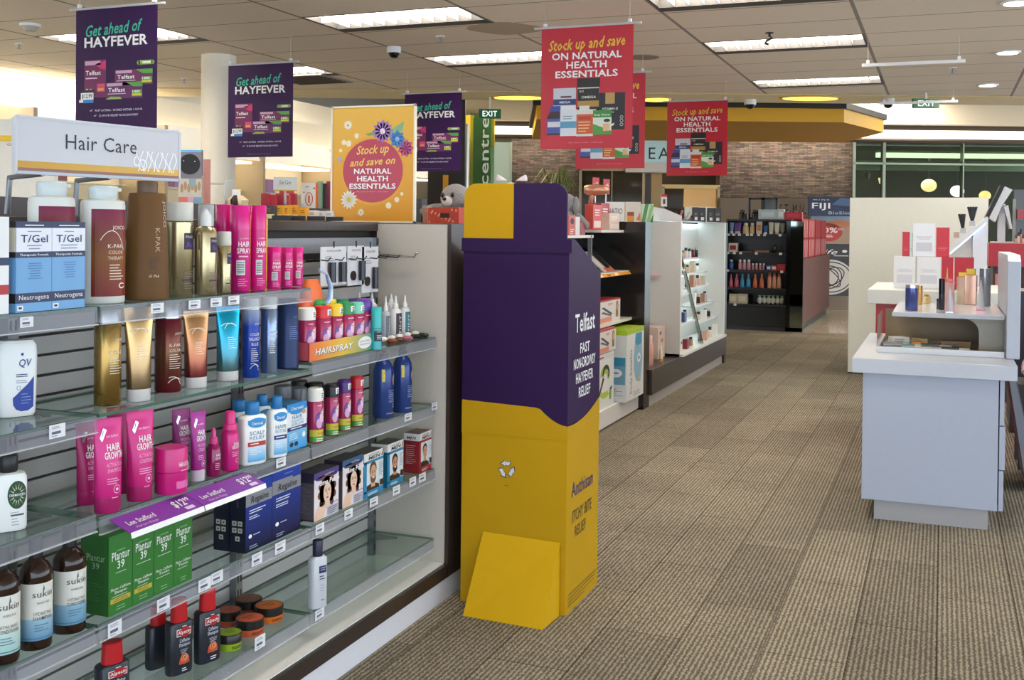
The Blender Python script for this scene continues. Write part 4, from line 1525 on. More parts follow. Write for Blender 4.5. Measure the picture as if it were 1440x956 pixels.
def pink_label(words, sc=1.0):
    def fn(r, h, tw_):
        q = G()
        q.text('HAIR', r*.25, h*.66, h*.075, WH, w=r*1.1, bold=.03).text('GROWTH', r*.25, h*.575, h*.075, WH, w=r*1.5, bold=.03)
        q.text(words[0], r*.25, h*.49, h*.045, M('#f7b3d8'), w=r*1.3, shear=.1).text(words[1], r*.25, h*.43, h*.045, M('#f7b3d8'), w=r*1.2, shear=.1)
        q.lines(-r*.4, r*.75, h*.37, 3, h*.025, h*.009, M('#f4a9d2')).ring(r*.35, h*.25, r*.3, h*.045, r*.04, M('#f7c6e0'), 2).ell(r*.35, h*.25, r*.12, h*.016, M('#f7c6e0'), 2)
        q.text('Lee Stafford', r*.2, h*.8, h*.028, M('#fbe3ef'), w=r*.95, shear=.3).lines(-r*.1, r*.6, h*.17, 1, .01, h*.009, M('#f4a9d2'))
        q.poly([(-r*.75, h*.8), (-r*.45, h*.9), (-r*.2, h*.88), (-r*.6, h*.76)], M('#d9e2e4', .2, .7), 2).poly([(-r*.6, h*.82), (-r*.48, h*.875), (-r*.42, h*.87), (-r*.56, h*.81)], M('#3a2b34', .3), 3)
        return q
    return fn


tube(151, 724, 42, 588, 'bright pink hair growth tube in front, closest to the glass bay end', PK, PKD, Z_THREE, 42, .17, pink_label(('ACTIVATION', 'SHAMPOO')), turn=-.35, group='pink hair growth tubes')
tube(196, 707, 40, 578, 'bright pink hair growth tube standing between the first pink tube and the round jar', PK, PKD, Z_THREE, 42, .17, pink_label(('ACTIVATION', 'CONDITIONER')), turn=-.35, group='pink hair growth tubes')
tube(124, 712, 36, 594, 'pink hair growth tube behind the first, half hidden by the shelf strip', PKD, PKD, Z_THREE, 38, .17, pink_label(('ACTIVATION', 'SHAMPOO')), turn=-.35, group='pink hair growth tubes')
tube(172, 696, 38, 571, 'darker pink tube behind the two large ones, its crimped top highest', PKD, PKD, Z_THREE, 48, .17, None, turn=-.35, group='pink hair growth tubes')
l, r, h = bot(240, 696.5, Z_THREE, 48.5, 628)
b = MB().loft([(0, r*.97, r*.97), (.004, r, r), (h*.47, r, r), (h*.475, r*.985, r*.985)], PK, 40)
t = thing('hair_mask_jar', 'round bright pink jar with a wide lid on the third shelf', 'jar', l, FACE-.35)
b.build('jar', t)
MB().loft([(h*.48, r*.985, r*.985), (h*.485, r, r), (h*.96, r, r), (h, r*.96, r*.96)], M('#d4207f', .3), 40).build('lid', t)
sec = [(0, r, r), (h, r, r)]
G().text('HAIR GROWTH', r*.5, h*.6, h*.1, WH, w=r*1.1, bold=.03).lines(r*.1, r*.9, h*.52, 1, .01, h*.02, M('#f7b3d8')).rect(-r*.2, h*.12, r*1.1, h*.28, M('#e46aae'), 1, nx=10).put(MB(), wrap(sec)).build('label', t, smooth=False)
PURP = M('#a01f86', .3, .15)
tube(254, 664, 26, 575, 'dark purple-pink tube at the back, behind the round jar', M('#8f1a70', .35, .1), M('#d8c9d6', .3), Z_THREE, 28, .13, pink_label(('PROTEIN', 'TREATMENT')), turn=-.35, group='purple-pink tubes')
tube(278, 678, 23, 578, 'purple-pink tube with a clear cap beside the round jar', PURP, M('#cfc3cf', .25), Z_THREE, 25, .16, pink_label(('PROTEIN', 'CREAM')), turn=-.35, group='purple-pink tubes')
l, r, h = bot(300, 671, Z_THREE, 21, 602)
t = bottle('dropper_bottle', 'small magenta dropper bottle with a pink rubber bulb', 'bottle', l, FACE-.4,
           [(0, r*.95, r*.95), (.004, r, r), (h*.56, r, r), (h*.66, r*.7, r*.7), (h*.68, r*.55, r*.55)], M('#8a0f52', .12, .1),
           [(h*.68, r*.6, r*.6), (h*.8, r*.58, r*.58), (h*.81, r*.36, r*.36), (h*.95, r*.3, r*.3), (h, r*.16, r*.16)], M('#dc3f8c', .4),
           G().text('HAIR', r*.25, h*.42, h*.06, WH, w=r*.8).text('GROWTH', r*.25, h*.35, h*.06, WH, w=r*1.1).lines(-r*.3, r*.6, h*.28, 4, h*.04, h*.012, M('#f0a6cc')), capname='dropper')
l, r, h = bot(323, 663, Z_THREE, 26, 578)
bottle('spray_bottle', 'bright pink spray bottle with a tall ribbed pink cap', 'bottle', l, FACE-.4,
       [(0, r*.95, r*.95), (.004, r, r), (h*.6, r, r), (h*.67, r*.86, r*.86), (h*.7, r*.6, r*.6)], PK,
       [(h*.69, r*.86, r*.86), (h*.78, r*.8, r*.8), (h*.79, r*.62, r*.62), (h*.98, r*.58, r*.58), (h, r*.5, r*.5)], M('#dd2a80', .35),
       G().text('HAIR', r*.3, h*.43, h*.055, WH, w=r*.8, bold=.02).text('GROWTH', r*.3, h*.375, h*.055, WH, w=r*1.2, bold=.02).lines(-r*.3, r*.7, h*.32, 3, h*.03, h*.01, M('#f4a9d2')).ring(r*.4, h*.17, r*.25, h*.04, r*.05, M('#f7c6e0'), 2))

BLUE_CAP = M('#1f78b8', .4)


def dermal(u, v, w, vt, vs_, lab, word, band, x_shift=0, full=True):
    l, r, h = bot(u, v, Z_THREE, w, vt, 1.0)
    zs_ = h*(v-vs_)/(v-vt)
    body = [(0, r*.9, r*.5, 3.2), (.006, r*.98, r*.55, 3.4), (zs_*.93, r*.98, r*.55, 3.4), (zs_*.985, r*.8, r*.48, 3), (zs_, r*.42, r*.42, 2.2)]
    cap = [(zs_, r*.44, r*.44), (zs_+.003, r*.48, r*.48), (h*.985, r*.47, r*.47), (h, r*.43, r*.43)]
    q = G()
    q.rect(-r*.68, zs_*.06, r*.78, zs_*.36, GRAD('#4aa6dd', '#cfe8f6', zs_*.06, zs_*.36), 0, nx=8)
    q.ell(r*.05, zs_*.84, r*.74, zs_*.1, M('#2b8fd0'), 1, 20).rect(-r*.68, zs_*.82, r*.78, zs_*.9, M('#2b8fd0'), 1, nx=8)
    q.text('Dermal', r*.05, zs_*.8, zs_*.06, WH, w=r*.85, bold=.02)
    q.text(word[0], r*.05, zs_*.6, zs_*.08, M('#2a6a9c'), w=r*1.2).text(word[1], r*.05, zs_*.51, zs_*.07, M('#3f86b5'), w=r*1.2)
    q.rect(-r*.68, zs_*.37, r*.78, zs_*.46, M(band), 1, nx=8).lines(-r*.5, r*.6, zs_*.43, 1, .01, zs_*.02, WH).lines(-r*.5, r*.4, zs_*.3, 3, zs_*.04, zs_*.012, M('#e8f4fb'))
    return bottle('lotion_bottle', lab, 'bottle', l, FACE-.35, body, M('#eef0ee', .3), cap, BLUE_CAP, q, 'white bottles with blue caps', n=36)


dermal(354, 656, 44, 565, 583, 'white bottle with a blue cap and a red band reading SCALP RELIEF', ('SCALP', 'RELIEF'), '#b3332c')
dermal(389, 645, 32, 557, 575, 'white bottle with a blue cap and a navy band, beside the hair serum box', ('HAIR', 'RESTORE'), '#28357c')
dermal(336, 648, 40, 562, 579, 'white bottle with a blue cap behind the SCALP RELIEF bottle', ('SCALP', 'RELIEF'), '#b3332c')
dermal(368, 637, 34, 555, 571, 'white bottle with a blue cap behind the navy-banded bottle', ('HAIR', 'RESTORE'), '#28357c')


def serum_front(w, h):
    q = G().rect(-w/2, 0, w/2, h, M('#f0f4f8', .4), 0).rect(-w/2, 0, w/2, h*.42, GRAD('#3d9ade', '#7cc0ea', 0, h*.42), 1)
    q.rect(-w/2, h*.84, w/2, h, M('#2a8fd4'), 1).ell(0, h*.86, w*.42, h*.1, M('#2a8fd4'), 2).rect(-w/2, h*.42, w/2, h*.5, M('#232a6e'), 2)
    q.text('Dermal', 0, h*.86, h*.07, WH, w=w*.6, bold=.02).text('HAIR', 0, h*.66, h*.09, M('#23639a'), w=w*.5).text('GROWTH', 0, h*.595, h*.045, M('#2f86bd'), w=w*.62).text('SERUM', 0, h*.52, h*.06, M('#3f86b5'), w=w*.62)
    q.lines(-w*.35, w*.35, h*.475, 1, .01, h*.02, WH).lines(-w*.4, w*.1, h*.36, 4, h*.04, h*.012, M('#e2f1fb'))
    q.ell(-w*.28, h*.12, w*.1, h*.05, M('#1c2029'), 2).ell(-w*.04, h*.12, w*.1, h*.05, M('#1c2029'), 2).ell(w*.35, h*.28, w*.08, h*.06, WH, 2)
    q.ell(w*.34, h*.78, w*.1, h*.05, M('#c79a6a'), 3)
    return q


ya, yb_ = yat(404), yat(432)
hh = zat(418, 566, Vector((FRX, (ya+yb_)/2, 0)))-Z_THREE
carton('serum_carton', 'blue and white hair serum carton beside the white bottles', 'carton', ya+.002, yb_-.002, Z_THREE, hh, .09, M('#2a7fc4', .4), serum_front, None, {'top': M('#2a6f9f', .4)})
x2 = FRX-.1
carton('serum_carton', 'second hair serum carton behind the front one, only its dark blue top showing', 'carton', ya-.02, yb_-.024, Z_THREE, hh, .06, M('#23557f', .4), None, None, x=x2)


def cans3(u, v, w, vt, hx, nm):
    l, r, h = bot(u, v, Z_THREE, w, vt)
    colourspray(l, r, h, M(hx, .35), nm, 'colour spray cans on the third shelf')


cans3(443, 624, 23, 545, '#e6e3da', 'front colour spray can with a white cap, beside the serum carton')
cans3(465.5, 614, 21, 540, '#1a191c', 'front colour spray can with a black cap')
cans3(483, 607, 20, 534, '#4a2379', 'front colour spray can with a purple cap, on the third shelf')
cans3(501, 601, 19.5, 529, '#c8202c', 'front colour spray can with a red cap beside the upright post')
for u, vt, x_, hx, nm in [(420, 544, -2.075, '#7d7f84', 'grey-capped spray can behind the serum carton'), (398, 541, -2.1, '#6d7076', 'grey-capped spray can peeping above the serum carton'),
                          (421, 534, -2.175, '#17161a', 'black-capped spray can at the very back, behind the grey caps'), (444, 537, -2.12, '#17161a', 'black-capped spray can behind the white-capped one')]:
    y_ = yat(u, x_, 540)
    P_ = Vector((x_, y_, 0))
    colourspray((x_, y_, Z_THREE), .031, zat(u, vt, P_)-Z_THREE, M(hx, .35), nm, 'colour spray cans on the third shelf', False)


def roux(u, v, w, vs_, vt, lab):
    l, r, h = bot(u, v, Z_THREE, w, vt)
    zs_ = zat(u, vs_, Vector(l))-Z_THREE
    h = min(h, .262)
    zs_ = min(zs_, .235)
    body = [(0, r*.96, r*.96), (.005, r, r), (zs_*.74, r, r), (zs_*.83, r*.92, r*.92), (zs_*.9, r*.72, r*.72), (zs_*.95, r*.46, r*.46), (zs_, r*.36, r*.36)]
    cap = [(zs_, r*.45, r*.45), (zs_+.012, r*.45, r*.45), (zs_+.013, r*.3, r*.3), (h-.02, r*.22, r*.22), (h, r*.4, r*.3)]
    q = G().rect(-r*.75, zs_*.6, -r*.45, zs_*.8, M('#e0c53a'), 1, nx=3, nz=2)
    q.ell(r*.75, zs_*.62, r*.35, zs_*.09, M('#b9927c'), 1, 16).ell(r*.85, zs_*.6, r*.2, zs_*.06, M('#2a2440'), 2, 12)
    q.lines(-r*.1, r*.9, zs_*.45, 7, zs_*.03, zs_*.008, M('#8fa0cf')).ring(r*.6, zs_*.2, r*.18, zs_*.035, r*.04, M('#b9c4e4'), 2).text('mousse', r*.2, zs_*.07, zs_*.03, M('#c3cce8'), w=r*1.0)
    bottle('mousse_bottle', lab, 'bottle', l, FACE-.45, body, M('#27407f', .22, .2), cap, M('#16171c', .35), q, 'blue mousse bottles', capname='nozzle', n=36)


roux(538.5, 589, 30, 501, 488, 'tall metallic blue bottle beside the slotted post')
roux(565.5, 581, 28, 494, 478, 'tall metallic blue bottle closer to the beige end panel')

# purple promotion cards clipped to the third shelf
in0 = PX(154, 725, XF+.012)
in1 = PX(347, 660, XF+.012)
t0 = PY(184, 744, in0.y)
drop, out_ = in0.z-t0.z, t0.x-in0.x
out_ = max(.05, min(.16, out_))
ym = (in0.y+in1.y)/2
for k, (ya_, yb2) in enumerate(((in0.y, ym-.002), (ym+.002, in1.y))):
    t = thing('promotion_card', ['purple price card reading 12.99 under the large pink tubes', 'purple price card reading 12.99 under the dropper and spray bottles'][k], 'price card', (in0.x, (ya_+yb2)/2, Z_THREE-.012), FACE, 'purple price cards')
    w = yb2-ya_
    tilt = math.atan2(max(.01, drop), out_)
    L_ = math.hypot(drop, out_)
    ca, sa = math.cos(tilt), math.sin(tilt)

    def slope(x_, z_, o, ca=ca, sa=sa):
        # print coordinate z_ runs from the outer edge (0) to the shelf (L_)
        q_ = L_-z_
        return (x_, -(q_*ca)-o*sa*.0, -q_*sa+o)
    b = MB()
    b.add([slope(-w/2, L_, 0), slope(w/2, L_, 0), slope(w/2, 0, 0), slope(-w/2, 0, 0), slope(-w/2, L_, -.002), slope(w/2, L_, -.002), slope(w/2, 0, -.002), slope(-w/2, 0, -.002)],
          [(3, 2, 1, 0), (4, 5, 6, 7), (0, 1, 5, 4), (1, 2, 6, 5), (2, 3, 7, 6), (3, 0, 4, 7)], M('#7d2f9c', .4))
    b.build('card', t, smooth=False)
    b = MB()
    b.add([slope(-w/2, 0, .001), slope(w/2, 0, .001), slope(w/2, -.004, -.012), slope(-w/2, -.004, -.012)], [(0, 1, 2, 3)], WH)
    b.build('white_edge', t, smooth=False)
    q = G().text('Lee Stafford', -w*.42, L_*.36, L_*.26, WH, w=w*.36, bold=.03, al='L', shear=.1).text('Haircare Range', -w*.38, L_*.12, L_*.13, M('#ead6f2'), w=w*.28, al='L', shear=.1)
    q.text('$12', w*.3, L_*.4, L_*.4, WH, w=w*.17, bold=.04, shear=.15).text('99', w*.43, L_*.58, L_*.22, WH, w=w*.07, bold=.03, shear=.15).rect(w*.3, L_*.12, w*.42, L_*.3, M('#e4d5f0'), 1)
    q.put(MB(), slope).build('print', t, smooth=False)

# ---------------- fourth shelf
def sukin(u, v, w, vt, vl0, lab, words, tint, deep):
    l, r, h = bot(u, v, Z_FOUR, w, vt)
    h = min(h, .262)
    body = [(0, r*.95, r*.95), (.006, r, r), (h*.65, r, r), (h*.7, r*.95, r*.95), (h*.76, r*.72, r*.72), (h*.79, r*.46, r*.46), (h*.81, r*.38, r*.38)]
    cap = [(h*.81, r*.42, r*.42), (h*.985, r*.42, r*.42), (h, r*.38, r*.38)]
    q = G()
    z0, z1 = h*.09, h*.6
    q.rect(-r*1.5, z0, r*1.5, z1, M('#dcdcd3', .5), 0, nx=16).rect(-r*1.5, z0, r*1.5, z0+(z1-z0)*.38, GRAD(deep, tint, z0, z0+(z1-z0)*.38, .5), 1, nx=16)
    q.text('sukin', r*.15, z1-(z1-z0)*.24, h*.06, M('#3a4048'), w=r*1.35).poly([(r*.1, z1-(z1-z0)*.13), (r*.16, z1-(z1-z0)*.02), (r*.22, z1-(z1-z0)*.12)], M('#4d5560'), 2)
    q.text('HAIRCARE', r*.15, z1-(z1-z0)*.36, h*.022, M('#6d7278'), w=r*.8)
    q.text(words[0], r*.15, z1-(z1-z0)*.56, h*.032, M('#5a6068'), w=r*1.2).text(words[1], r*.15, z1-(z1-z0)*.64, h*.032, M('#2f343c'), w=r*1.3, bold=.01)
    q.lines(-r*.4, r*.6, z0+(z1-z0)*.28, 3, h*.025, h*.008, M('#557a92')).rect(-r*1.5, z0+(z1-z0)*.03, r*1.5, z0+(z1-z0)*.05, M('#4a7590'), 2, nx=16)
    bottle('shampoo_bottle', lab, 'bottle', l, FACE-.45, body, M('#2a1912', .1), cap, M('#141213', .35), q, 'dark amber bottles with pale labels', n=40)


sukin(97, 893, 51, 739, 0, 'dark amber bottle with a blue-footed label beside the green cartons', ('HYDRATING', 'CONDITIONER'), '#8fb4c9', '#5f93b3')
sukin(49.5, 916, 52, 749, 0, 'dark amber bottle with a blue-footed label between its two neighbours', ('HYDRATING', 'SHAMPOO'), '#9bbdd0', '#5f90b5')
sukin(2, 937, 56, 760, 0, 'dark amber bottle with a mint-footed label, cut by the picture edge', ('NATURAL BALANCE', 'CONDITIONER'), '#c3d9d4', '#9cc4bf')


def plantur_front(word, bar):
    def fn(w, h):
        q = G().rect(-w/2, 0, w/2, h, M('#2f7a2c', .4), 0)
        q.text('Plantur', 0, h*.68, h*.11, M('#eef4ea'), w=w*.76, bold=.02).text('39', 0, h*.565, h*.1, M('#eef4ea'), w=w*.3, bold=.03)
        q.lines(-w*.3, w*.3, h*.8, 1, .01, h*.01, M('#9cc496'), al='C').lines(-w*.36, w*.36, h*.52, 1, .01, h*.008, M('#cfe0ca'), al='C')
        q.text('Phyto-Caffeine', 0, h*.3, h*.036, M('#eef4ea'), w=w*.84, bold=.02, shear=.15).text(word, 0, h*.255, h*.036, M('#eef4ea'), w=w*.52, bold=.02, shear=.15)
        if bar:
            q.rect(-w*.42, h*.14, w*.42, h*.2, M('#c9b23c'), 1).lines(-w*.36, w*.36, h*.185, 2, h*.022, h*.008, M('#5c6a22'), 2, al='C')
        q.lines(-w*.4, w*.3, h*.225, 1, .01, h*.007, M('#cfe0ca'), al='C').lines(-w*.2, w*.2, h*.09, 2, h*.035, h*.008, M('#a8cc9f'), al='C')
        return q
    return fn


def plantur_side(w, h):
    return G().rect(-w/2, 0, w/2, h, M('#235f22', .4), 0).text('Plantur', w*.05, h*.68, h*.09, M('#a7c6a2'), w=w*.66).text('39', w*.05, h*.58, h*.08, M('#a7c6a2'), w=w*.26).lines(-w*.3, w*.3, h*.4, 8, h*.03, h*.007, M('#3f8a3c'))


edges = [154, 188, 218, 246, 272]
ys = [yat(u) for u in edges]
hp = zat(154, 755, Vector((FRX, ys[0], 0)))-Z_FOUR
pl = ['green herbal shampoo carton at the corner, its dark side showing', 'green herbal shampoo carton with a yellow bar, second from the corner', 'green herbal tonic carton without a bar, third from the corner',
      'green herbal tonic carton at the open end of its row']
for k in range(4):
    carton('shampoo_carton', pl[k], 'carton', ys[k]+.001, ys[k+1]-.001, Z_FOUR, hp*(1 if k < 2 else .985), .09, M('#2f7a2c', .4), plantur_front('Shampoo' if k < 2 else 'Tonic', k < 2), plantur_side if k == 0 else None, group='green herbal cartons')


def regaine_front(w, h):
    q = G().rect(-w/2, 0, w/2, h, GRAD('#0d1230', '#2343a5', 0, h, .35), 0)
    q.rect(-w/2, h*.66, w/2, h*.83, M('#9fa6b2', .3, .5), 1).rect(-w/2, h*.83, w*.2, h*.86, M('#9fa6b2', .3, .5), 1)
    q.text('Regaine', w*.02, h*.7, h*.1, M('#12141c'), w=w*.66, bold=.02, shear=.12)
    q.lines(-w*.38, w*.25, h*.6, 2, h*.035, h*.014, M('#dfe4f4')).lines(-w*.38, w*.05, h*.51, 2, h*.03, h*.012, M('#dfe4f4'))
    q.ell(-w*.33, h*.22, w*.06, h*.03, WH, 1).lines(-w*.22, w*.1, h*.235, 1, .01, h*.012, M('#c4cbe4')).lines(-w*.36, w*.0, h*.08, 2, h*.03, h*.01, M('#b4bcd8')).lines(-w*.1, w*.3, h*.93, 1, .01, h*.015, M('#6d84cc'))
    return q


def regaine_side(w, h):
    q = G().rect(-w/2, 0, w/2, h, M('#10142a', .35), 0)
    for cx, cz in ((-.2, .42), (.16, .42), (-.2, .32), (.16, .32), (0, .2)):
        q.rect(w*(cx-.14), h*(cz-.035), w*(cx+.14), h*(cz+.035), M('#b9b6a8'), 1).rect(w*(cx-.05), h*(cz-.012), w*(cx+.05), h*(cz+.012), M('#2a2c38'), 2)
    q.rect(-w*.05, h*.65, w*.05, h*.75, M('#4a4f66'), 1)
    return q


yr = [yat(347), yat(384), yat(424)]
hr = zat(424, 650, Vector((FRX, yr[2], 0)))-Z_FOUR
carton('hair_treatment_carton', 'large dark blue carton with a silver name band beside the purple price card', 'carton', yr[0], yr[1]-.001, Z_FOUR, hr*.97, .058, M('#16204f', .35), regaine_front, regaine_side, group='dark blue hair treatment cartons')
carton('hair_treatment_carton', 'large dark blue carton with a silver name band beside the curly hair cartons', 'carton', yr[1]+.001, yr[2], Z_FOUR, hr, .058, M('#1c2f80', .35), regaine_front, None, group='dark blue hair treatment cartons')
carton('hair_treatment_carton', 'dark blue carton standing behind the first, its side with pale icons showing', 'carton', yr[0]+.0, yr[1]-.001, Z_FOUR, hr*.96, .056, M('#10142a', .35), None, regaine_side, x=FRX-.061, group='dark blue hair treatment cartons')


def face(q, cx, cz, s, skin, hair, beard=None, curly=False, l=2):
    """a printed portrait: hair, face, features, neck and shoulders"""
    sk, hr_ = M(skin), M(hair)
    if curly:
        for k in range(26):
            a = -.9+k*(math.pi+1.8)/25
            rr_ = .8+.22*(k % 3 == 0)
            q.ell(cx+s*rr_*math.cos(a), cz+s*.05+s*(rr_+.05)*math.sin(a), s*.26, s*.26, M(['#5a3022', '#7a4430'][k % 2]), l, 10)
        q.ell(cx, cz+s*.2, s*.98, s*.95, hr_, l)
    else:
        q.ell(cx, cz+s*.35, s*.6, s*.68, hr_, l)
    q.poly([(cx-s*.28, cz-s*.4), (cx+s*.28, cz-s*.4), (cx+s*.35, cz-s*1.1), (cx-s*.35, cz-s*1.1)], sk, l+1)
    q.ell(cx, cz, s*.52, s*.72, sk, l+2)
    if beard:
        q.ell(cx, cz-s*.4, s*.46, s*.4, M(beard), l+3).ell(cx, cz-s*.05, s*.42, s*.3, sk, l+4).ell(cx, cz-s*.33, s*.18, s*.07, M('#e9e4dc'), l+5)
    else:
        q.ell(cx, cz-s*.36, s*.16, s*.06, M('#a8404a'), l+3)
    for e in (-1, 1):
        q.ell(cx+e*s*.2, cz+s*.12, s*.09, s*.05, M('#2b2020'), l+5, 10).rect(cx+e*s*.2-s*.12, cz+s*.22, cx+e*s*.2+s*.12, cz+s*.26, M(hair), l+5)
    q.poly([(cx-s*.04, cz+s*.05), (cx+s*.07, cz-s*.16), (cx-s*.07, cz-s*.16)], M('#c98f72'), l+5)
    return q


def perm_front(col_):
    def fn(w, h):
        q = G().rect(-w/2, 0, w/2, h, M('#e9e3e6', .4), 0).rect(-w/2, h*.87, w/2, h, M(col_, .4), 1).ell(0, h*.86, w*.45, h*.05, M(col_, .4), 1)
        q.text('ocilve', w*.1, h*.89, h*.055, M('#d9d5ea'), w=w*.38)
        face(q, w*.02, h*.52, w*.3, '#eccbb6', '#4a261c', curly=True)
        q.poly([(-w*.5, 0), (-w*.12, 0), (-w*.05, h*.2), (-w*.25, h*.34), (-w*.44, h*.2)], M('#eac6ae'), 2)
        q.text('Home Perm', w*.02, h*.715, h*.1, M('#f2eff4'), 9, w=w*.94, bold=.05, shear=.1)
        q.rect(w*.02, h*.02, w/2, h*.2, M('#b4b2c2'), 2).lines(w*.06, w*.45, h*.17, 4, h*.04, h*.012, M('#5d5b70'), 3).text('Gentle', w*.3, h*.24, h*.045, M('#6f5a9a'), 6, w=w*.34, bold=.02)
        return q
    return fn


def perm_side(w, h):
    return G().rect(-w/2, 0, w/2, h, M('#5d545c', .4), 0).rect(-w/2, h*.8, w/2, h, M('#2c2540'), 1).lines(-w*.35, w*.35, h*.7, 14, h*.04, h*.008, M('#8b8088')).rect(-w/2, 0, w/2, h*.03, M('#2a2026'), 1)


for (u0, u1, vt, hx, dep, lab) in [(443, 477.5, 660, '#4c3f86', .075, 'home perm carton with curly hair and a purple header'), (483, 512, 643, '#2c5a86', .075, 'home perm carton with curly hair and a blue header')]:
    a, c = yat(u0), yat(u1)
    hh = zat((u0+u1)/2, vt, Vector((FRX, (a+c)/2, 0)))-Z_FOUR
    carton('perm_carton', lab, 'carton', a, c, Z_FOUR, hh, dep, M('#2a2433', .4), perm_front(hx), perm_side, group='home perm cartons')


def men_front(col_, skin, hair, beard):
    def fn(w, h):
        q = G().rect(-w/2, 0, w/2, h, M('#dfe9ef', .4), 0).rect(-w/2, 0, w/2, h*.14, M(col_, .4), 1).rect(-w/2, h*.76, w/2, h*.82, M(col_, .4), 1).rect(-w/2, h*.82, w/2, h, M('#e8e9e8', .4), 1)
        q.rect(-w/2, h*.1, -w*.36, h*.8, M(col_, .4), 1)
        q.poly([(-w*.36, h*.14), (w*.3, h*.14), (w*.26, h*.22), (-w*.05, h*.3), (-w*.36, h*.26)], M('#2b2320'), 2)
        face(q, -w*.04, h*.5, w*.3, skin, hair, beard, l=2)
        q.text('JUST FOR', w*.0, h*.925, h*.035, M('#1b1c20'), w=w*.55, bold=.02).text('MEN', w*.02, h*.84, h*.075, M('#1b1c20'), w=w*.62, bold=.05, shear=.2).poly([(w*.38, h*.84), (w*.46, h*.97), (w*.49, h*.97), (w*.44, h*.84)], M('#1b1c20'), 2)
        q.lines(w*.24, w*.47, h*.7, 7, h*.045, h*.014, M('#7d97a6'), 8).rect(w*.3, h*.16, w*.47, h*.3, M('#3a2a22'), 8).lines(-w*.3, w*.2, h*.08, 2, h*.03, h*.014, M('#e8eef2'))
        return q
    return fn


def men_side(col_):
    def fn(w, h):
        return G().rect(-w/2, 0, w/2, h, M(col_, .4), 0).rect(-w/2, h*.82, w/2, h, M('#d9d9d6'), 1).text('MEN', 0, h*.86, h*.07, M('#1b1c20'), w=w*.6, bold=.04, shear=.2).lines(-w*.35, w*.35, h*.7, 10, h*.05, h*.01, M('#c9c2c2'))
    return fn


for (u0, u1, vt, hx, side, skin, hair, beard, lab, tc_) in [
        (513, 540, 634, '#1f86b4', '#186b91', '#d9a887', '#5a4233', '#6d4f3a', 'turquoise hair colour carton with a bearded man, beside the home perm cartons', '#4a4a44'),
        (546, 568, 621, '#1f86b4', '#14617f', '#c99070', '#2e211b', '#2a1d18', 'turquoise hair colour carton with a dark-bearded man, standing by itself', '#4a4a44'),
        (590.5, 607.5, 607, '#a8242c', '#8a1c24', '#d3a183', '#33261f', None, 'red hair colour carton with a clean-shaven man near the end panel', '#6b4038')]:
    a, c = yat(u0), yat(u1)
    hh = zat((u0+u1)/2, vt, Vector((FRX, (a+c)/2, 0)))-Z_FOUR
    carton('hair_colour_carton', lab, 'carton', a, c, Z_FOUR, hh, .07, M(side, .4), men_front(hx, skin, hair, beard), men_side(side), {'top': M(tc_, .4)}, group='hair colour cartons for men')

# ---------------- bottom shelf
def alp(loc, rx, h, lab, gfx=True):
    zs_ = h*.7
    body = [(0, rx*.96, rx*.5, 3.6), (.006, rx, rx*.54, 3.8), (zs_*.955, rx, rx*.54, 3.8), (zs_*.99, rx*.92, rx*.5, 3.4), (zs_, rx*.6, rx*.46, 2.4)]
    cap = [(zs_, rx*.66, rx*.5, 2.2), (h*.93, rx*.6, rx*.48, 2.2), (h*.985, rx*.6, rx*.46, 2.2), (h, rx*.55, rx*.4, 2.2)]
    q = G()
    if gfx:
        q.rect(-rx*.55, zs_*.74, rx*.7, zs_*.88, M('#e9e2e0'), 1, nx=8).rect(-rx*.5, zs_*.755, rx*.66, zs_*.865, M('#b1161c'), 2, nx=8).ell(rx*.15, zs_*.81, rx*.42, zs_*.1, M('#b1161c'), 2, 18)
        q.text('Alpecin', rx*.08, zs_*.78, zs_*.07, WH, w=rx*1.05, bold=.02).lines(-rx*.1, rx*.4, zs_*.93, 1, .01, zs_*.012, WH)
        q.text('Caffeine', rx*.12, zs_*.62, zs_*.07, M('#cfd3e0'), w=rx*.85, bold=.02).text('Shampoo', rx*.12, zs_*.54, zs_*.07, M('#cfd3e0'), w=rx*.95, bold=.02)
        q.lines(-rx*.2, rx*.5, zs_*.48, 3, zs_*.03, zs_*.01, M('#b9bdcc'))
        q.ell(rx*.12, zs_*.28, rx*.42, zs_*.09, M('#c2542c'), 1).ring(rx*.12, zs_*.32, rx*.3, zs_*.08, rx*.06, M('#e08a5c'), 2).ring(rx*.16, zs_*.32, rx*.16, zs_*.045, rx*.05, M('#e9b08c'), 3)
        q.rect(-rx*.35, zs_*.2, rx*.55, zs_*.26, M('#b54a28'), 2, nx=6).lines(-rx*.1, rx*.45, zs_*.12, 2, zs_*.04, zs_*.015, WH)
    bottle('shampoo_bottle', lab, 'bottle', loc, FACE-.3, body, M('#20232e', .35), cap, M('#c01820', .3), q if gfx else None, 'dark shampoo bottles with red caps', n=40)


def alp_at(u, v, w, vt, lab, gfx=True, k=1.0):
    l, r, h = bot(u, v, Z_FIVE, w, vt, k)
    alp(l, r, h, lab, gfx)


alp_at(251, 953, 43, 841, 'dark caffeine shampoo bottle with a red cap, front of the group of three')
alp_at(291, 936, 42, 825, 'dark caffeine shampoo bottle with a red cap beside the hair wax tins')
alp_at(222, 944, 40, 851, 'dark shampoo bottle with a red cap mostly hidden behind the front one', False)
alp_at(157, 1008, 55, 901, 'dark shampoo bottle with a red cap rising alone from the lower picture edge')


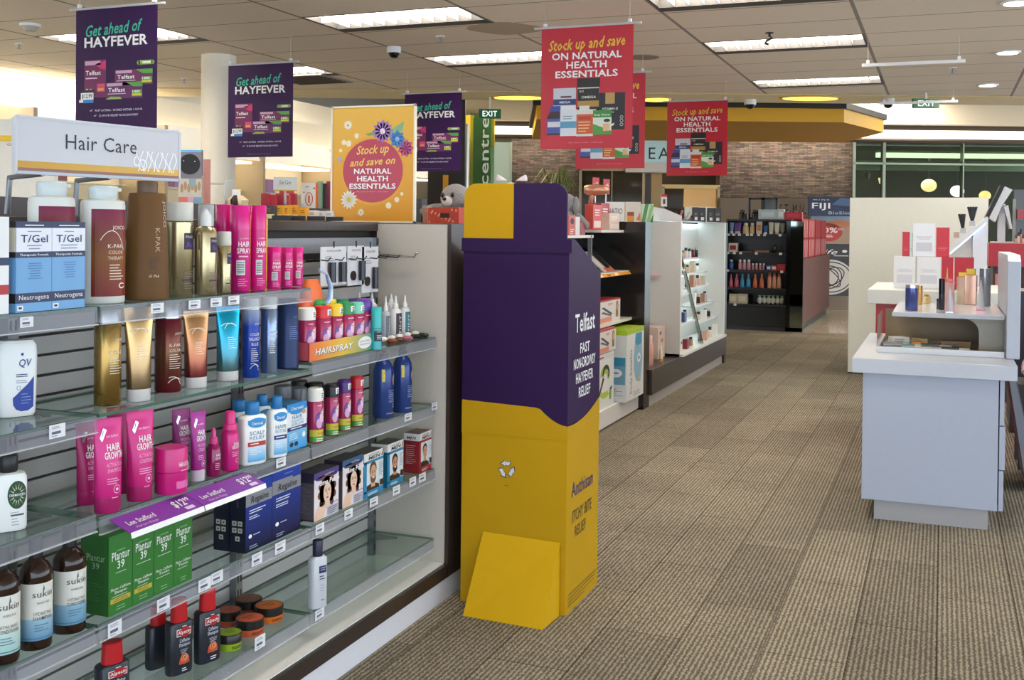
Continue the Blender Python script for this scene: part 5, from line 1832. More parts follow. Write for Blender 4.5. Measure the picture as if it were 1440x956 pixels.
def tin(u, v, w, vt, hx, lab):
    l, r, h = bot(u, v, Z_FIVE, w, vt)
    h = .048
    t = thing('wax_tin', lab, 'tin', l, FACE-.3, 'hair wax tins')
    MB().loft([(0, r*.97, r*.97), (.002, r, r), (h*.45, r, r)], M(hx, .3), 36).build('tin', t)
    MB().loft([(h*.45, r*1.02, r*1.02), (h*.97, r*1.03, r*1.03), (h, r*1.0, r*1.0)], M('#1d1a1a', .35), 36).build('lid', t)
    q = G().ell(0, 0, r*.94, r*.94, M(hx, .4, var=.08), 1, 36).ring(0, 0, r*.82, r*.82, r*.02, M('#2a2222'), 2).text('HAIR WAX', 0, r*.1, r*.22, M('#33261e'), w=r*.9, bold=.02).lines(-r*.4, r*.4, -r*.1, 2, r*.15, r*.05, M('#4a362a'), al='C')
    q.put(MB(), lambda x_, z_, o: (x_, z_, h+o)).build('lid_print', t, smooth=False)
    q = G().lines(-r*.5, r*.7, h*.3, 2, h*.1, h*.05, M('#33261e'))
    q.put(MB(), wrap([(0, r, r), (h, r, r)])).build('print', t, smooth=False)


tin(323, 917, 36, 877, '#8fae1e', 'lime green wax tin with a black lid, closest to the shelf strip')
tin(351, 897, 43, 859, '#e0643a', 'coral wax tin with a black lid between the green and the orange tin')
tin(378, 878, 43, 842, '#d9701f', 'bright orange wax tin with a black lid at the open side of the group')
tin(322, 884, 36, 848, '#c8573a', 'coral wax tin at the back, beside the red-capped bottle')
tin(349, 868, 41, 832, '#96522a', 'brown-orange wax tin with a black lid, back of the group')
l, r, h = bot(446, 858, Z_FIVE, 29, 759)
zs_ = zat(446, 781, Vector(l))-Z_FIVE
q = G().text('LICE', r*.25, zs_*.72, zs_*.07, M('#2a3565'), w=r*.7, bold=.03)
q.rect(-r*.25, zs_*.68, r*.7, zs_*.82, M('#222c5c'), 1, nx=4).lines(-r*.1, r*.6, zs_*.79, 2, zs_*.04, zs_*.015, M('#aab3d4')).lines(-r*.2, r*.6, zs_*.63, 2, zs_*.05, zs_*.02, M('#3a4270')).lines(-r*.1, r*.5, zs_*.45, 3, zs_*.05, zs_*.012, M('#8c93ab')).lines(-r*.0, r*.4, zs_*.17, 1, .01, zs_*.02, M('#6a7190'))
q.it.pop(0)
bottle('conditioner_bottle', 'slim white bottle with a navy cap standing by itself on the lowest shelf', 'bottle', l, FACE-.4,
       [(0, r*.96, r*.6, 3), (.005, r, r*.64, 3), (zs_*.95, r, r*.64, 3), (zs_*.985, r*.8, r*.58, 2.6), (zs_, r*.5, r*.5, 2)], M('#c6cbd2', .3),
       [(zs_, r*.52, r*.52), (h*.985, r*.54, r*.54), (h, r*.5, r*.5)], M('#1b1c3e', .35), q, n=36)

# ---------------- bay by the outer edge: the two white bottles
l, r, h = bot(22, 589, Z_TWO, 62, 478)
body = [(0, r*.84, r*.5, 3), (.008, r*.92, r*.56, 3), (h*.3, r*.96, r*.58, 3), (h*.8, r, r*.58, 3), (h*.93, r*.96, r*.55, 3), (h*.965, r*.86, r*.5, 3)]
q = G().text('QV', r*.3, h*.66, h*.1, M('#1f3d8c'), w=r*.62, bold=.01, shear=.15).ell(r*.15, h*.82, r*.07, h*.02, M('#1f3d8c'), 1)
q.lines(-r*.15, r*.5, h*.56, 2, h*.025, h*.012, M('#39456e')).lines(-r*.15, r*.4, h*.48, 2, h*.025, h*.01, M('#8a93ad')).ring(-r*.02, h*.38, r*.1, h*.03, r*.02, M('#6a739a'), 2)
q.poly([(-r*.3, h*.25), (r*.1, h*.35), (r*.4, h*.42), (r*.74, h*.52), (r*.72, h*.12), (r*.45, h*.075), (r*.1, h*.07), (-r*.15, h*.1), (-r*.28, h*.16)], M('#25419c', .3), 1)
q.lines(r*.1, r*.65, h*.3, 4, h*.04, h*.008, M('#93a6dc'))
bottle('lotion_bottle', 'wide white moisturiser bottle with a deep blue patch on the second shelf', 'bottle', l, FACE-.5, body, M('#eef0f0', .28), [(h*.965, r*.84, r*.48, 3), (h*.995, r*.82, r*.46, 3), (h, r*.76, r*.42, 3)], M('#d9dcd9', .3), q, n=40)
l, r, h = bot(11, 751, Z_THREE+.012, 57, 640)
zs_ = zat(11, 663, Vector(l))-Z_THREE-.012
body = [(0, r*.9, r*.6, 2.8), (.006, r*.97, r*.65, 3), (zs_*.9, r*.98, r*.66, 3), (zs_*.97, r*.86, r*.6, 2.6), (zs_, r*.5, r*.46, 2)]
q = G().ell(r*.35, zs_*.62, r*.52, zs_*.24, M('#1f4a33', .4), 1, 28)
for k in range(14):
    a = k*2*math.pi/14
    q.poly([(r*(.35+.2*math.cos(a-.1)), zs_*(.62+.1*math.sin(a-.1))), (r*(.35+.46*math.cos(a)), zs_*(.62+.2*math.sin(a))), (r*(.35+.2*math.cos(a+.15)), zs_*(.62+.1*math.sin(a+.15)))], M('#d8cfa6'), 2)
q.rect(-r*.1, zs_*.585, r*.8, zs_*.66, M('#1f4a33', .4), 3, nx=6).text('DERMAVEEN', r*.35, zs_*.6, zs_*.045, WH, 4, w=r*.85, bold=.02)
q.lines(-r*.05, r*.6, zs_*.33, 1, .01, zs_*.012, M('#a9adb0')).rect(-r*.0, zs_*.26, r*.72, zs_*.29, M('#4a5054'), 1, nx=4).lines(r*.05, r*.6, zs_*.22, 3, zs_*.05, zs_*.015, M('#a9adb0'))
bottle('lotion_bottle', 'white bottle with a black cap and a dark green oval leaf emblem', 'bottle', l, FACE-.55, body, M('#eef0ee', .3), [(zs_, r*.46, r*.46), (zs_+.003, r*.5, r*.5), (h*.99, r*.5, r*.5), (h, r*.47, r*.47)], M('#1b1c1e', .4), q, n=40)

# ---------------- price tickets on the clear strips
TK = [(29, 47, 444, 461, 'under the medicated shampoo cartons'), (212.7, 230.5, 425, 441, 'below the tall brown bottle'), (266, 282, 421, 435, 'below the dome-capped mousse can'), (296.7, 312, 418, 432, 'below the smallest gold can'),
      (321.5, 336.7, 415, 429, 'below the first tall pink hairspray'), (70, 92, 594, 616, 'beside the wide white moisturiser bottle'), (389, 402, 642, 657, 'below the navy-banded white bottle'),
      (569.6, 579, 580, 592, 'below the second blue mousse bottle'), (607.7, 615, 565, 577, 'at the end-panel side of the third shelf'), (152.6, 171.3, 871, 895, 'below the corner green carton'),
      (221.6, 238.8, 838, 859, 'below the green tonic cartons'), (279.7, 296.6, 811, 831, 'first of the pair past the green cartons'), (297.6, 313.7, 802, 820, 'second of the pair past the green cartons'),
      (354.7, 368.8, 776, 795, 'below the first dark blue carton'), (387.6, 401.5, 760, 778, 'below the second dark blue carton'), (444.5, 456, 735, 751, 'below the purple-headed perm carton'),
      (485, 496, 715, 730, 'below the blue-headed perm carton'), (520.7, 531.6, 698, 712, 'below the first turquoise carton'), (553, 562.6, 682, 696, 'below the second turquoise carton'),
      (576.5, 585, 670, 684, 'first of the pair below the red carton'), (589.8, 598.8, 664, 678, 'second of the pair below the red carton'), (359, 373, 892, 913, 'below the coral wax tin'), (444, 456, 855, 871, 'below the slim white bottle with navy cap')]
for u0, u1, v0, v1, where in TK:
    x_ = XF+.0115
    a, c = PX(u0, v0, x_), PX(u1, v0, x_)
    P_ = Vector((x_, (a.y+c.y)/2, 0))
    zc_, hh = zat((u0+u1)/2, (v0+v1)/2, P_), (v1-v0)*depth(Vector((x_, P_.y, 1)))/F*.86
    w = c.y-a.y
    t = thing('price_ticket', 'small white price ticket ' + where, 'price ticket', (x_, P_.y, zc_-hh/2), FACE, 'price tickets on the hair care shelves')
    MB().box(-w/2, w/2, 0, .002, 0, hh, M('#eceef2', .5)).build('card', t, smooth=False)
    G().lines(-w*.4, w*.35, hh*.88, 2, hh*.12, hh*.05, M('#8d93a5')).rect(-w*.38, hh*.3, w*.2, hh*.5, M('#5a6074'), 1).lines(-w*.4, w*.2, hh*.2, 1, .01, hh*.06, M('#9aa0b0')).put(MB(), flat(0)).build('print', t, smooth=False)

# ---------------- Hair Care header sign
hA, hB = PX(24, 240, -2.13), PX(251, 262, -2.03)
v_ = Vector((hB.x-hA.x, hB.y-hA.y, 0))
w = v_.length
zt = zat(24, 165, hA)
z0 = hA.z
hh = zt-z0
t = thing('header_sign', 'white and gold Hair Care header sign standing above the shelves', 'sign', (hA.x+v_.x/2, hA.y+v_.y/2, z0), math.atan2(v_.y, v_.x))
MB().box(-w/2, w/2, 0, .012, 0, hh, M('#d7d8de', .3)).build('panel', t, smooth=False)
q = G().rect(-w/2, 0, w/2, hh, M('#c4c5cb', .3), 0).rect(-w/2, hh*.06, w/2, hh*.19, GRAD('#c99a3c', '#d9b25c', -w/2, w/2, .35, 0, 'X'), 1).rect(-w/2, 0, w/2, hh*.06, M('#8a5a4a', .3), 1)
q.text('Hair Care', -w*.01, hh*.47, hh*.3, M('#23242a'), 2, w=w*.44)
sq = M('#fbfbfb', .3)
for k in range(11):
    x_ = w*(.22+.025*k)
    pts = [(x_+w*.012*math.sin(1.7*k+j*.9), hh*(.12+.07*j)) for j in range(7)]
    q.it.append(([p_ for a_ in pts for p_ in ((a_[0]-w*.003, a_[1]), (a_[0]+w*.003, a_[1]))], [(2*j, 2*j+1, 2*j+3, 2*j+2) for j in range(6)], sq, 3))
q.ring(w*.21, hh*.32, w*.02, hh*.1, w*.006, sq, 3).ring(w*.25, hh*.25, w*.03, hh*.12, w*.006, sq, 3)
q.put(MB(), flat(0)).build('print', t, smooth=False)
b = MB().box(-w/2-.004, w/2+.004, -.002, .014, -.008, 0, STEEL).box(-w/2-.006, -w/2, -.002, .014, -.008, hh, M('#c7c9ce', .3)).box(w/2, w/2+.006, -.002, .014, -.008, hh, M('#c7c9ce', .3)).box(-w/2, w/2, -.002, .014, hh, hh+.006, M('#c7c9ce', .3))
b.build('frame', t, smooth=False)
dx = -2.3
MB().tube([(w*.05, .006, -.004), (w*.05, .15, -.012), (w*.05, .16, 1.57-z0)], .008, STEEL).build('post', t)
MB().tube([(-w*.35, .006, -.004), (-w*.35, .15, -.012), (-w*.35, .16, 1.57-z0)], .008, STEEL).build('post', t)
# ================================================================== HANGING POSTERS
def telfast_box(q, x, z, w, h, body, tall=False):
    q.rect(x, z, x+w, z+h, M(body), 1).rect(x+w*.03, z+h*(.86 if tall else .78), x+w*(.75 if tall else .46), z+h*.97, M('#c9a3bd'), 2)
    q.text('Telfast', x+w*(.42 if tall else .3), z+h*(.6 if tall else .42), h*(.12 if tall else .26), WH, w=w*(.7 if tall else .46), bold=.03)
    if tall:
        q.poly([(x+w*.5, z+h*.88), (x+w, z+h*.97), (x+w, z+h*.72), (x+w*.75, z+h*.76)], M('#c9286e'), 2)
        q.rect(x+w*.06, z+h*.5, x+w*.6, z+h*.53, M('#e8cfe0'), 2).rect(x+w*.6, z+h*.15, x+w*.95, z+h*.36, M('#cf4a72'), 2).ell(x+w*.3, z+h*.2, w*.06, h*.04, M('#e3b24a'), 2)
        q.rect(x+w*.62, z+h*.18, x+w*.9, z+h*.24, M('#e3a04a'), 3).rect(x+w*.08, z+h*.1, x+w*.18, z+h*.24, M('#d9c3d8'), 2)
    else:
        q.poly([(x+w*.55, z+h), (x+w, z+h), (x+w, z+h*.7), (x+w*.75, z+h*.72)], M('#4f9a3c'), 2)
        q.rect(x+w*.72, z+h*.1, x+w*.98, z+h*.5, M('#69aa3c'), 2).text('180', x+w*.83, z+h*.33, h*.16, WH, 3, w=w*.2, bold=.02).rect(x+w*.72, z+h*.16, x+w*.98, z+h*.26, M('#d9c93a'), 3)
        q.rect(x+w*.05, z+h*.28, x+w*.55, z+h*.32, M('#e8cfe0'), 2)


def g_hay(w, h):
    q = G().rect(-w/2, 0, w/2, h, M('#2f0f45', .4, spec=.25, scale=3, var=.15), 0)
    q.text('Get ahead of', -w*.02, h*.785, h*.095, M('#37b596', .4), w=w*.7, shear=.35, bold=.03, rot=.05)
    q.text('HAYFEVER', -w*.0, h*.685, h*.082, WH, w=w*.78, bold=.05)
    telfast_box(q, -w*.39, h*.27, w*.27, h*.31, '#6d1752', True)
    telfast_box(q, -w*.01, h*.36, w*.46, h*.125, '#6a1a58')
    telfast_box(q, -w*.12, h*.255, w*.45, h*.13, '#5e1a5c')
    q.poly([(-w*.12, h*.25), (w*.08, h*.25), (w*.06, h*.268), (-w*.06, h*.272)], M('#8ab24a'), 3)
    q.rect(w*.28, h*.52, w*.45, h*.555, M('#8fb05c'), 1).ell(w*.28, h*.5375, w*.02, h*.0175, M('#8fb05c'), 1).ell(w*.45, h*.5375, w*.02, h*.0175, M('#8fb05c'), 1).rect(w*.33, h*.53, w*.43, h*.546, M('#dfe9cf'), 2)
    q.rect(-w*.42, h*.285, -w*.26, h*.335, M('#1d1a22'), 4).rect(-w*.43, h*.255, -w*.27, h*.312, WH, 5).text('$12.99', -w*.35, h*.268, h*.034, M('#26242c'), 6, w=w*.13, bold=.03).rect(-w*.4, h*.228, -w*.27, h*.255, M('#2b7fc4'), 5).rect(-w*.45, h*.232, -w*.4, h*.256, WH, 5)
    q.text('✓', -w*.3, h*.155, h*.022, WH, w=w*.035, bold=.02).text('FAST ACTING - WORKS WITHIN 1 HOUR', w*.04, h*.155, h*.018, M('#e6def0'), w=w*.58, bold=.012)
    q.text('✓', -w*.25, h*.112, h*.022, WH, w=w*.035, bold=.02).text('12 HOUR RELIEF NON-DROWSY', w*.04, h*.112, h*.018, M('#e6def0'), w=w*.48, bold=.012)
    q.text('Always read the label and follow the directions for use', -w*.01, h*.03, h*.009, M('#a48fb8'), w=w*.36)
    return q


def g_red(w, h):
    q = G().rect(-w/2, 0, w/2, h, M('#bd1c30', .4, scale=2, var=.06), 0)
    q.text('Stock up and save', 0, h*.82, h*.09, M('#e8b93c', .4), w=w*.84, shear=.35, bold=.035, rot=.04)
    q.text('ON NATURAL', 0, h*.735, h*.056, WH, w=w*.76, bold=.045).text('HEALTH', 0, h*.66, h*.056, WH, w=w*.44, bold=.045).text('ESSENTIALS', 0, h*.585, h*.056, WH, w=w*.68, bold=.045)
    # tall black tub
    q.rect(-w*.1, h*.5, w*.15, h*.575, M('#201c1c'), 2).rect(-w*.09, h*.28, w*.14, h*.505, M('#d8d2c8'), 1).rect(-w*.09, h*.32, w*.14, h*.49, M('#241f1d'), 3).rect(-w*.09, h*.34, w*.14, h*.39, M('#b08a3e'), 4).text('OMEGA', w*.03, h*.41, h*.02, WH, 4, w=w*.16, bold=.02).text('GO', -w*.05, h*.46, h*.018, WH, 4, w=w*.05)
    # white tub
    q.rect(-w*.36, h*.24, -w*.11, h*.5, M('#c9cdd8'), 1).rect(-w*.36, h*.36, -w*.11, h*.41, M('#243a6b'), 2).rect(-w*.28, h*.42, -w*.16, h*.435, M('#6a2a3c'), 2).text('MEGA', -w*.23, h*.375, h*.018, WH, 3, w=w*.12, bold=.02)
    # black pouch
    q.rect(w*.11, h*.15, w*.42, h*.45, M('#1f1c24'), 1).rect(w*.21, h*.36, w*.31, h*.45, M('#b59558'), 2).text('VITAMIN D', w*.26, h*.31, h*.02, WH, 2, w=w*.17, bold=.02).text('1000IU', w*.26, h*.285, h*.014, WH, 2, w=w*.08)
    q.poly([(w*.24, h*.18), (w*.31, h*.205), (w*.3, h*.185), (w*.25, h*.17)], WH, 2)
    for k in range(3):
        q.ring(w*.385, h*(.19+.03*k), w*.018, h*.013, w*.005, M('#c9c4bc'), 2)
    # amber bottle with blue cap
    q.rect(-w*.39, h*.31, -w*.28, h*.355, M('#2d49a0'), 5).poly([(-w*.43, h*.26), (-w*.39, h*.31), (-w*.28, h*.31), (-w*.24, h*.26), (-w*.24, h*.115), (-w*.43, h*.115)], M('#352232'), 4).rect(-w*.43, h*.13, -w*.24, h*.25, M('#4658a0'), 5).rect(-w*.42, h*.18, -w*.25, h*.225, M('#dcd9e4'), 6)
    # small white tub
    q.rect(-w*.27, h*.32, -w*.11, h*.355, M('#e8e9ec'), 7).rect(-w*.28, h*.105, -w*.1, h*.325, M('#dfe5ec'), 6).rect(-w*.28, h*.17, -w*.1, h*.225, M('#5f9fc4'), 7).lines(-w*.25, -w*.13, h*.27, 2, h*.02, h*.006, M('#56728a'), 7)
    # orange tub
    q.rect(-w*.07, h*.31, w*.04, h*.35, M('#e3e2dc'), 7).rect(-w*.1, h*.1, w*.08, h*.315, M('#e3ddd2'), 6).rect(-w*.1, h*.12, w*.08, h*.28, M('#c85a26'), 7).rect(-w*.08, h*.235, w*.06, h*.262, M('#b8322a'), 8).lines(-w*.08, w*.05, h*.22, 4, h*.025, h*.008, M('#f0cf9a'), 8)
    # green carton
    q.rect(w*.08, h*.11, w*.28, h*.28, M('#dfe8d4'), 8).rect(w*.08, h*.25, w*.28, h*.31, M('#3c8a3a'), 9).poly([(w*.08, h*.11), (w*.28, h*.11), (w*.28, h*.14), (w*.08, h*.2)], M('#4a9a44'), 9).text('Body Cleanse', w*.18, h*.265, h*.016, WH, 10, w=w*.17, bold=.02).ell(w*.23, h*.225, w*.035, h*.014, M('#26303a'), 9).rect(w*.19, h*.14, w*.26, h*.2, M('#e6b48c'), 10)
    q.text('Offers valid 25 October - 15 November', 0, h*.045, h*.011, M('#e6a8a4'), w=w*.38)
    return q


def hanging_poster(lab, p0, p1, u0, u1, v0, v1, gfx, m, group, wire_l=None):
    """p0, p1: where its wires meet the ceiling"""
    y = (p0.y+p1.y)/2
    a, c = PY(u0, (v0+v1)/2, y), PY(u1, (v0+v1)/2, y)
    zt, zb = PY((u0+u1)/2, v0, y).z, PY((u0+u1)/2, v1, y).z
    w, h = c.x-a.x, zt-zb
    t = thing('hanging_poster', lab, 'poster', ((a.x+c.x)/2, y, zb), 0, group)
    b = MB()
    n = 10
    bow = lambda z: 0.0
    for s_, mm in ((-.0012, m), (.0012, m)):
        b.add([(sx*w/2, bow(h*i/n)+s_, h*i/n) for i in range(n+1) for sx in (-1, 1)], [((2*i, 2*i+1, 2*i+3, 2*i+2) if s_ < 0 else (2*i+1, 2*i, 2*i+2, 2*i+3)) for i in range(n)], mm)
    b.build('sheet', t, smooth=False)
    q = gfx(w, h)
    out = []
    for vs, fs, mm, l in q.it:
        if l == 0:
            q2 = G().rect(-w/2, 0, w/2, h, mm, 0, nx=1, nz=10)
            out.append(q2.it[0])
        else:
            out.append((vs, fs, mm, l))
    q.it = out
    q.put(MB(), lambda x_, z_, o: (x_, bow(min(max(z_, 0), h))-.0014-o*1.6, z_)).build('print', t, smooth=False)
    MB().box(-w/2-.05, w/2+.05, -.006, .006, h-.004, h+.009, M('#b9bbbd', .3)).build('rail', t, smooth=False)
    for s_ in (-1, 1):
        MB().tube([(s_*w*.46, 0, h+.01), (s_*w*.46, 0, CZ-zb-.001)], .0015, M('#c9c9c9', .3), 5).box(s_*w*.46-.01, s_*w*.46+.01, -.01, .01, h+.01, h+.03, M('#e9e9e9', .3)).build('hanging_wire', t)
    return t


PUR = M('#3a1a50', .4)
RED = M('#bb1d30', .4)
hanging_poster('largest purple hayfever poster, hanging just above the Hair Care sign', Vector((0, 5.02, CZ)), Vector((0, 5.02, CZ)), 107, 221, 10, 183, g_hay, PUR, 'purple hayfever posters')
hanging_poster('purple hayfever poster hanging by the round column', PZ(314.6, 56.7, CZ), PZ(409.4, 50, CZ), 321, 412, 90, 221, g_hay, PUR, 'purple hayfever posters')
hanging_poster('smallest purple hayfever poster, partly behind the gold sign', PZ(561.5, 104, CZ), PZ(651, 98, CZ), 569, 649, 131, 241, g_hay, PUR, 'purple hayfever posters')
hanging_poster('largest red natural health poster', PZ(760, 5, CZ), PZ(760, 5, CZ), 761, 890, 37, 209, g_red, RED, 'red natural health posters')
hanging_poster('red natural health poster half hidden behind the largest one', PZ(910, 68.75, CZ), PZ(910, 68.75, CZ), 810, 907, 104, 237, g_red, RED, 'red natural health posters')
hanging_poster('red natural health poster hanging in front of the mall lobby', PZ(947.5, 115.6, CZ), PZ(1016, 113.5, CZ), 938, 1023, 142, 247, g_red, RED, 'red natural health posters')
for (ul, vl), (ur, vr), v0, (u0, u1), lab in [((1220, 55), (1350, 47.3), 89, (1212, 1358), 'empty white poster rail hanging higher, beside the downlights'), ((1246, 129), (1335, 127), 144, (1237, 1347), 'empty white poster rail hanging before the far EXIT sign')]:
    y = PZ(ul, vl, CZ).y
    a, c = PY(u0, v0+3, y), PY(u1, v0-3, y)
    z = (a.z+c.z)/2
    t = thing('poster_rail', lab, 'poster rail', ((a.x+c.x)/2, y, z), 0, 'empty poster rails')
    w = c.x-a.x
    MB().box(-w/2, w/2, -.008, .008, -.012, .012, M('#dcdcdc', .3)).build('rail', t, smooth=False)
    for s_ in (-1, 1):
        MB().tube([(s_*w*.44, 0, .01), (s_*w*.44, 0, CZ-z-.001)], .0015, M('#c9c9c9', .3), 5).box(s_*w*.44-.012, s_*w*.44+.012, -.01, .01, .01, .035, M('#ededed', .3)).build('hanging_wire', t)

# ================================================================== CARDBOARD FLOOR DISPLAY
X0, X1, YF, YR = -1.838, -1.378, 4.10, 4.53
t = thing('floor_display', 'tall purple and yellow cardboard floor display seen from behind', 'cardboard display', ((X0+X1)/2, YF, 0))
w, dp = X1-X0, YR-YF
PU, YE = M('#2a0f40', .5, spec=.2, scale=3, var=.12), M('#bd9206', .65, spec=.2, scale=4, var=.05)
PUS, YES = PU, YE
zh = 1.503          # top of the body
zy = .835           # where yellow starts, at the outer edge


def edge(x):
    # the wavy purple/yellow border on the back: level, then a dip to the corner
    s_ = (x+w/2)/w
    return .836-.012*s_/.74 if s_ < .74 else .824-.066*(1-(1-(s_-.74)/.26)**1.8)


b = MB()
b.box(-w/2, w/2, .001, dp, 0, .76, YE)
b.build('lower_body', t, bevel=.002, smooth=False)
b = MB()
prof = [(0, .752), (dp, .752), (dp, 1.36), (.07, zh), (0, zh)]
k = len(prof)
b.add([(-w/2, y, z) for y, z in prof]+[(w/2, y, z) for y, z in prof], [tuple(reversed(range(k))), tuple(range(k, 2*k))]+[(i, (i+1) % k, k+(i+1) % k, k+i) for i in range(k)], PU)
b.build('upper_body', t, smooth=False)
q = G()
n = 24
ptsT = [(-w/2+w*i/n, edge(-w/2+w*i/n)) for i in range(n+1)]
q.it.append(([(x, .70) for x, z in ptsT]+[(x, z) for x, z in ptsT], [(i, i+1, n+2+i, n+1+i) for i in range(n)], YE, 1))
q.rect(-w/2, .739, w/2, .741, M('#b98f0a', .5), 2)
rc = .52
cx, cz = -w*.06, .565
for a in (math.pi/2, math.pi/2+2*math.pi/3, math.pi/2+4*math.pi/3):
    ca, sa = math.cos(a), math.sin(a)

    def RP(x, z):
        return (cx+x*ca-z*sa, cz+x*sa+z*ca)
    for m_, gsz, l_ in ((M('#2e2a22'), 1.0, 2), (M('#d7dbe2'), .8, 3)):
        o_ = .024
        q.poly([RP(o_+.008*gsz, -.02*gsz), RP(o_+.008*gsz, .012*gsz), RP(o_-.01*gsz, .012*gsz), RP(o_-.01*gsz, -.014*gsz)], m_, l_)
        q.poly([RP(o_+.014*gsz, .01*gsz), RP(o_-.014*gsz, .01*gsz), RP(o_-.002, .03*gsz)], m_, l_)
q.lines(cx-.015, cx+.015, .5, 1, .01, .003, M('#7a6420'), al='C')
q.put(MB(), flat(0)).build('back_print', t, smooth=False)
# side face: looks along +x; reader's right is +y
q = G()
n = 16
q.it.append(([(dp*i/n, .70) for i in range(n+1)]+[(dp*i/n, .758+.06*(i/n)**1.7+.03*math.sin(i/n*math.pi)*-.4) for i in range(n+1)], [(i, i+1, n+2+i, n+1+i) for i in range(n)], YE, 1))
def side(nm):
    q.put(MB(), side_plus_x(w/2)).build(nm, t, smooth=False)
    return G()


q = side('yellow_wave')
q.text('Telfast', dp*.5, 1.125, .075, WH, w=dp*.62, bold=.03)
q = side('brand_lettering')
for s_, z_, ww in (('FAST', 1.035, .3), ('NON-DROWSY', .975, .68), ('HAYFEVER', .915, .54), ('RELIEF', .855, .36)):
    q.text(s_, dp*.5, z_, .042, WH, w=dp*ww, bold=.03)
q = side('claim_lettering')
q.text('Anthisan', dp*.47, .46, .06, M('#1c1b66'), w=dp*.66, bold=.02)
q.text('ITCHY BITE', dp*.47, .355, .05, M('#2b2820'), w=dp*.6, bold=.005).text('RELIEF', dp*.42, .29, .045, M('#3a3420'), w=dp*.34)
q = side('blue_lettering')
q.lines(dp*.06, dp*.95, .075, 4, .015, .005, M('#7d6a18')).rect(0, .739, dp, .741, M('#b98f0a', .5), 2)
q.put(MB(), side_plus_x(w/2)).build('small_print', t, smooth=False)
# shoulder strip and header board with rounded corners
MB().box(-w/2-.006, w/2+.012, -.006, 0, zh-.055, zh, PU).build('shoulder_flap', t, smooth=False)
hx0, hx1, hz = -w/2+.003, w/2-.01, 1.727
r_ = .055
L_ = [(hx0, zh-.01), (hx0, hz-r_)]+[(hx0+r_-r_*math.cos(a), hz-r_+r_*math.sin(a)) for a in [math.pi/2*i/7 for i in range(1, 8)]]
mid = hx0+(hx1-hx0)*.49
L_ += [(mid, hz), (mid, zh-.01)]
R_ = [(mid, zh-.01), (mid, hz)]+[(hx1-r_+r_*math.sin(a), hz-r_+r_*math.cos(a)) for a in [math.pi/2*i/7 for i in range(0, 8)]]+[(hx1, zh-.01)]
MB().prism(L_, -.004, .008, YE).build('yellow_header', t, smooth=False)
MB().prism(R_, -.004, .008, PU).build('purple_header', t, smooth=False)
# yellow wedge strut at its foot
sx0, sx1, sz = -.225+.04, .09, .268
pA, pB, pC, pD = PZ(651, 866), PZ(763, 886), PY(680, 747, YF), PY(788, 763, YF)
O_ = Vector(((X0+X1)/2, YF, 0))
st_ = MB()
a, c, e, f = pA-O_, pB-O_, pC-O_, pD-O_
e.y = f.y = -.004
st_.add([a, c, f, e, (e.x, -.004, 0), (f.x, -.004, 0)], [(0, 1, 2, 3), (1, 5, 2), (0, 3, 4), (4, 3, 2, 5)], M('#cfa208', .65, spec=.2))
st_.build('foot_strut', t, smooth=False)

# ================================================================== GOLD POSTER ON THE GONDOLA TOP
y_ = 4.27
a, c = PY(468, 240, y_), PY(582, 240, y_)
zt = PY(525, 151, y_).z
z0 = 1.562
w, hh = c.x-a.x, zt-z0
t = thing('counter_poster', 'gold floral natural health poster in a clear stand on the shelving top', 'poster', ((a.x+c.x)/2, y_, z0))
GO = M('#e2a531', .4)
MB().box(-w/2, w/2, 0, .004, 0, hh, GO).build('sheet', t, smooth=False)
q = G().rect(-w/2, 0, w/2, hh, GRAD('#d8932a', '#e6b54f', 0, hh, .4), 0)
q.ell(0, hh*.45, w*.4, hh*.3, M('#e0a02c'), 1, 40).ell(0, hh*.45, w*.37, hh*.275, M('#b02a44', .35, scale=2, var=.12), 2, 40)


def flower(q, cx, cz, r, m, n=9, centre=None, l=3, pw=.3):
    for k in range(n):
        a = 2*math.pi*k/n
        ca, sa = math.cos(a), math.sin(a)
        q.poly([(cx, cz), (cx+r*.6*ca-r*pw*sa*.5, cz+r*.6*sa+r*pw*ca*.5), (cx+r*ca, cz+r*sa), (cx+r*.6*ca+r*pw*sa*.5, cz+r*.6*sa-r*pw*ca*.5)], m, l)
    if centre:
        q.ell(cx, cz, r*.25, r*.25, centre, l+1, 12)


q.poly([(w*.16, hh*.78), (w*.38, hh*.87), (w*.36, hh*.79), (w*.24, hh*.74)], M('#7fae7a'), 3).poly([(-w*.1, hh*.77), (w*.05, hh*.79), (w*.05, hh*.76), (-w*.05, hh*.755)], M('#6f9a5c'), 3)
flower(q, w*.12, hh*.79, w*.13, M('#9a6fb0'), 12, M('#e6cfe0'), 4, .5)
flower(q, w*.3, hh*.72, w*.1, M('#3c78b8'), 8, M('#7fb0dd'), 5, .6)
flower(q, w*.4, hh*.64, w*.1, M('#b8437c'), 9, M('#7a2a5c'), 4, .6)
flower(q, -w*.29, hh*.2, w*.11, M('#f0ead8'), 14, M('#e0b43c'), 4, .35)
flower(q, -w*.31, hh*.85, w*.06, M('#f0ead8'), 12, M('#c9a93c'), 3)
flower(q, -w*.14, hh*.09, w*.045, M('#f0ead8'), 10, M('#c9a93c'), 3)
for fx, fz, fr in ((-.2, .755, .03), (-.36, .7, .03), (-.3, .69, .035), (-.4, .63, .02), (.3, .2, .03), (.2, .15, .035), (.36, .25, .02)):
    q.ell(w*fx, hh*fz, w*fr, w*fr, M('#efe0bd'), 3, 12)
q.ell(-w*.41, hh*.555, w*.025, w*.025, M('#8fb0c9'), 3, 12)
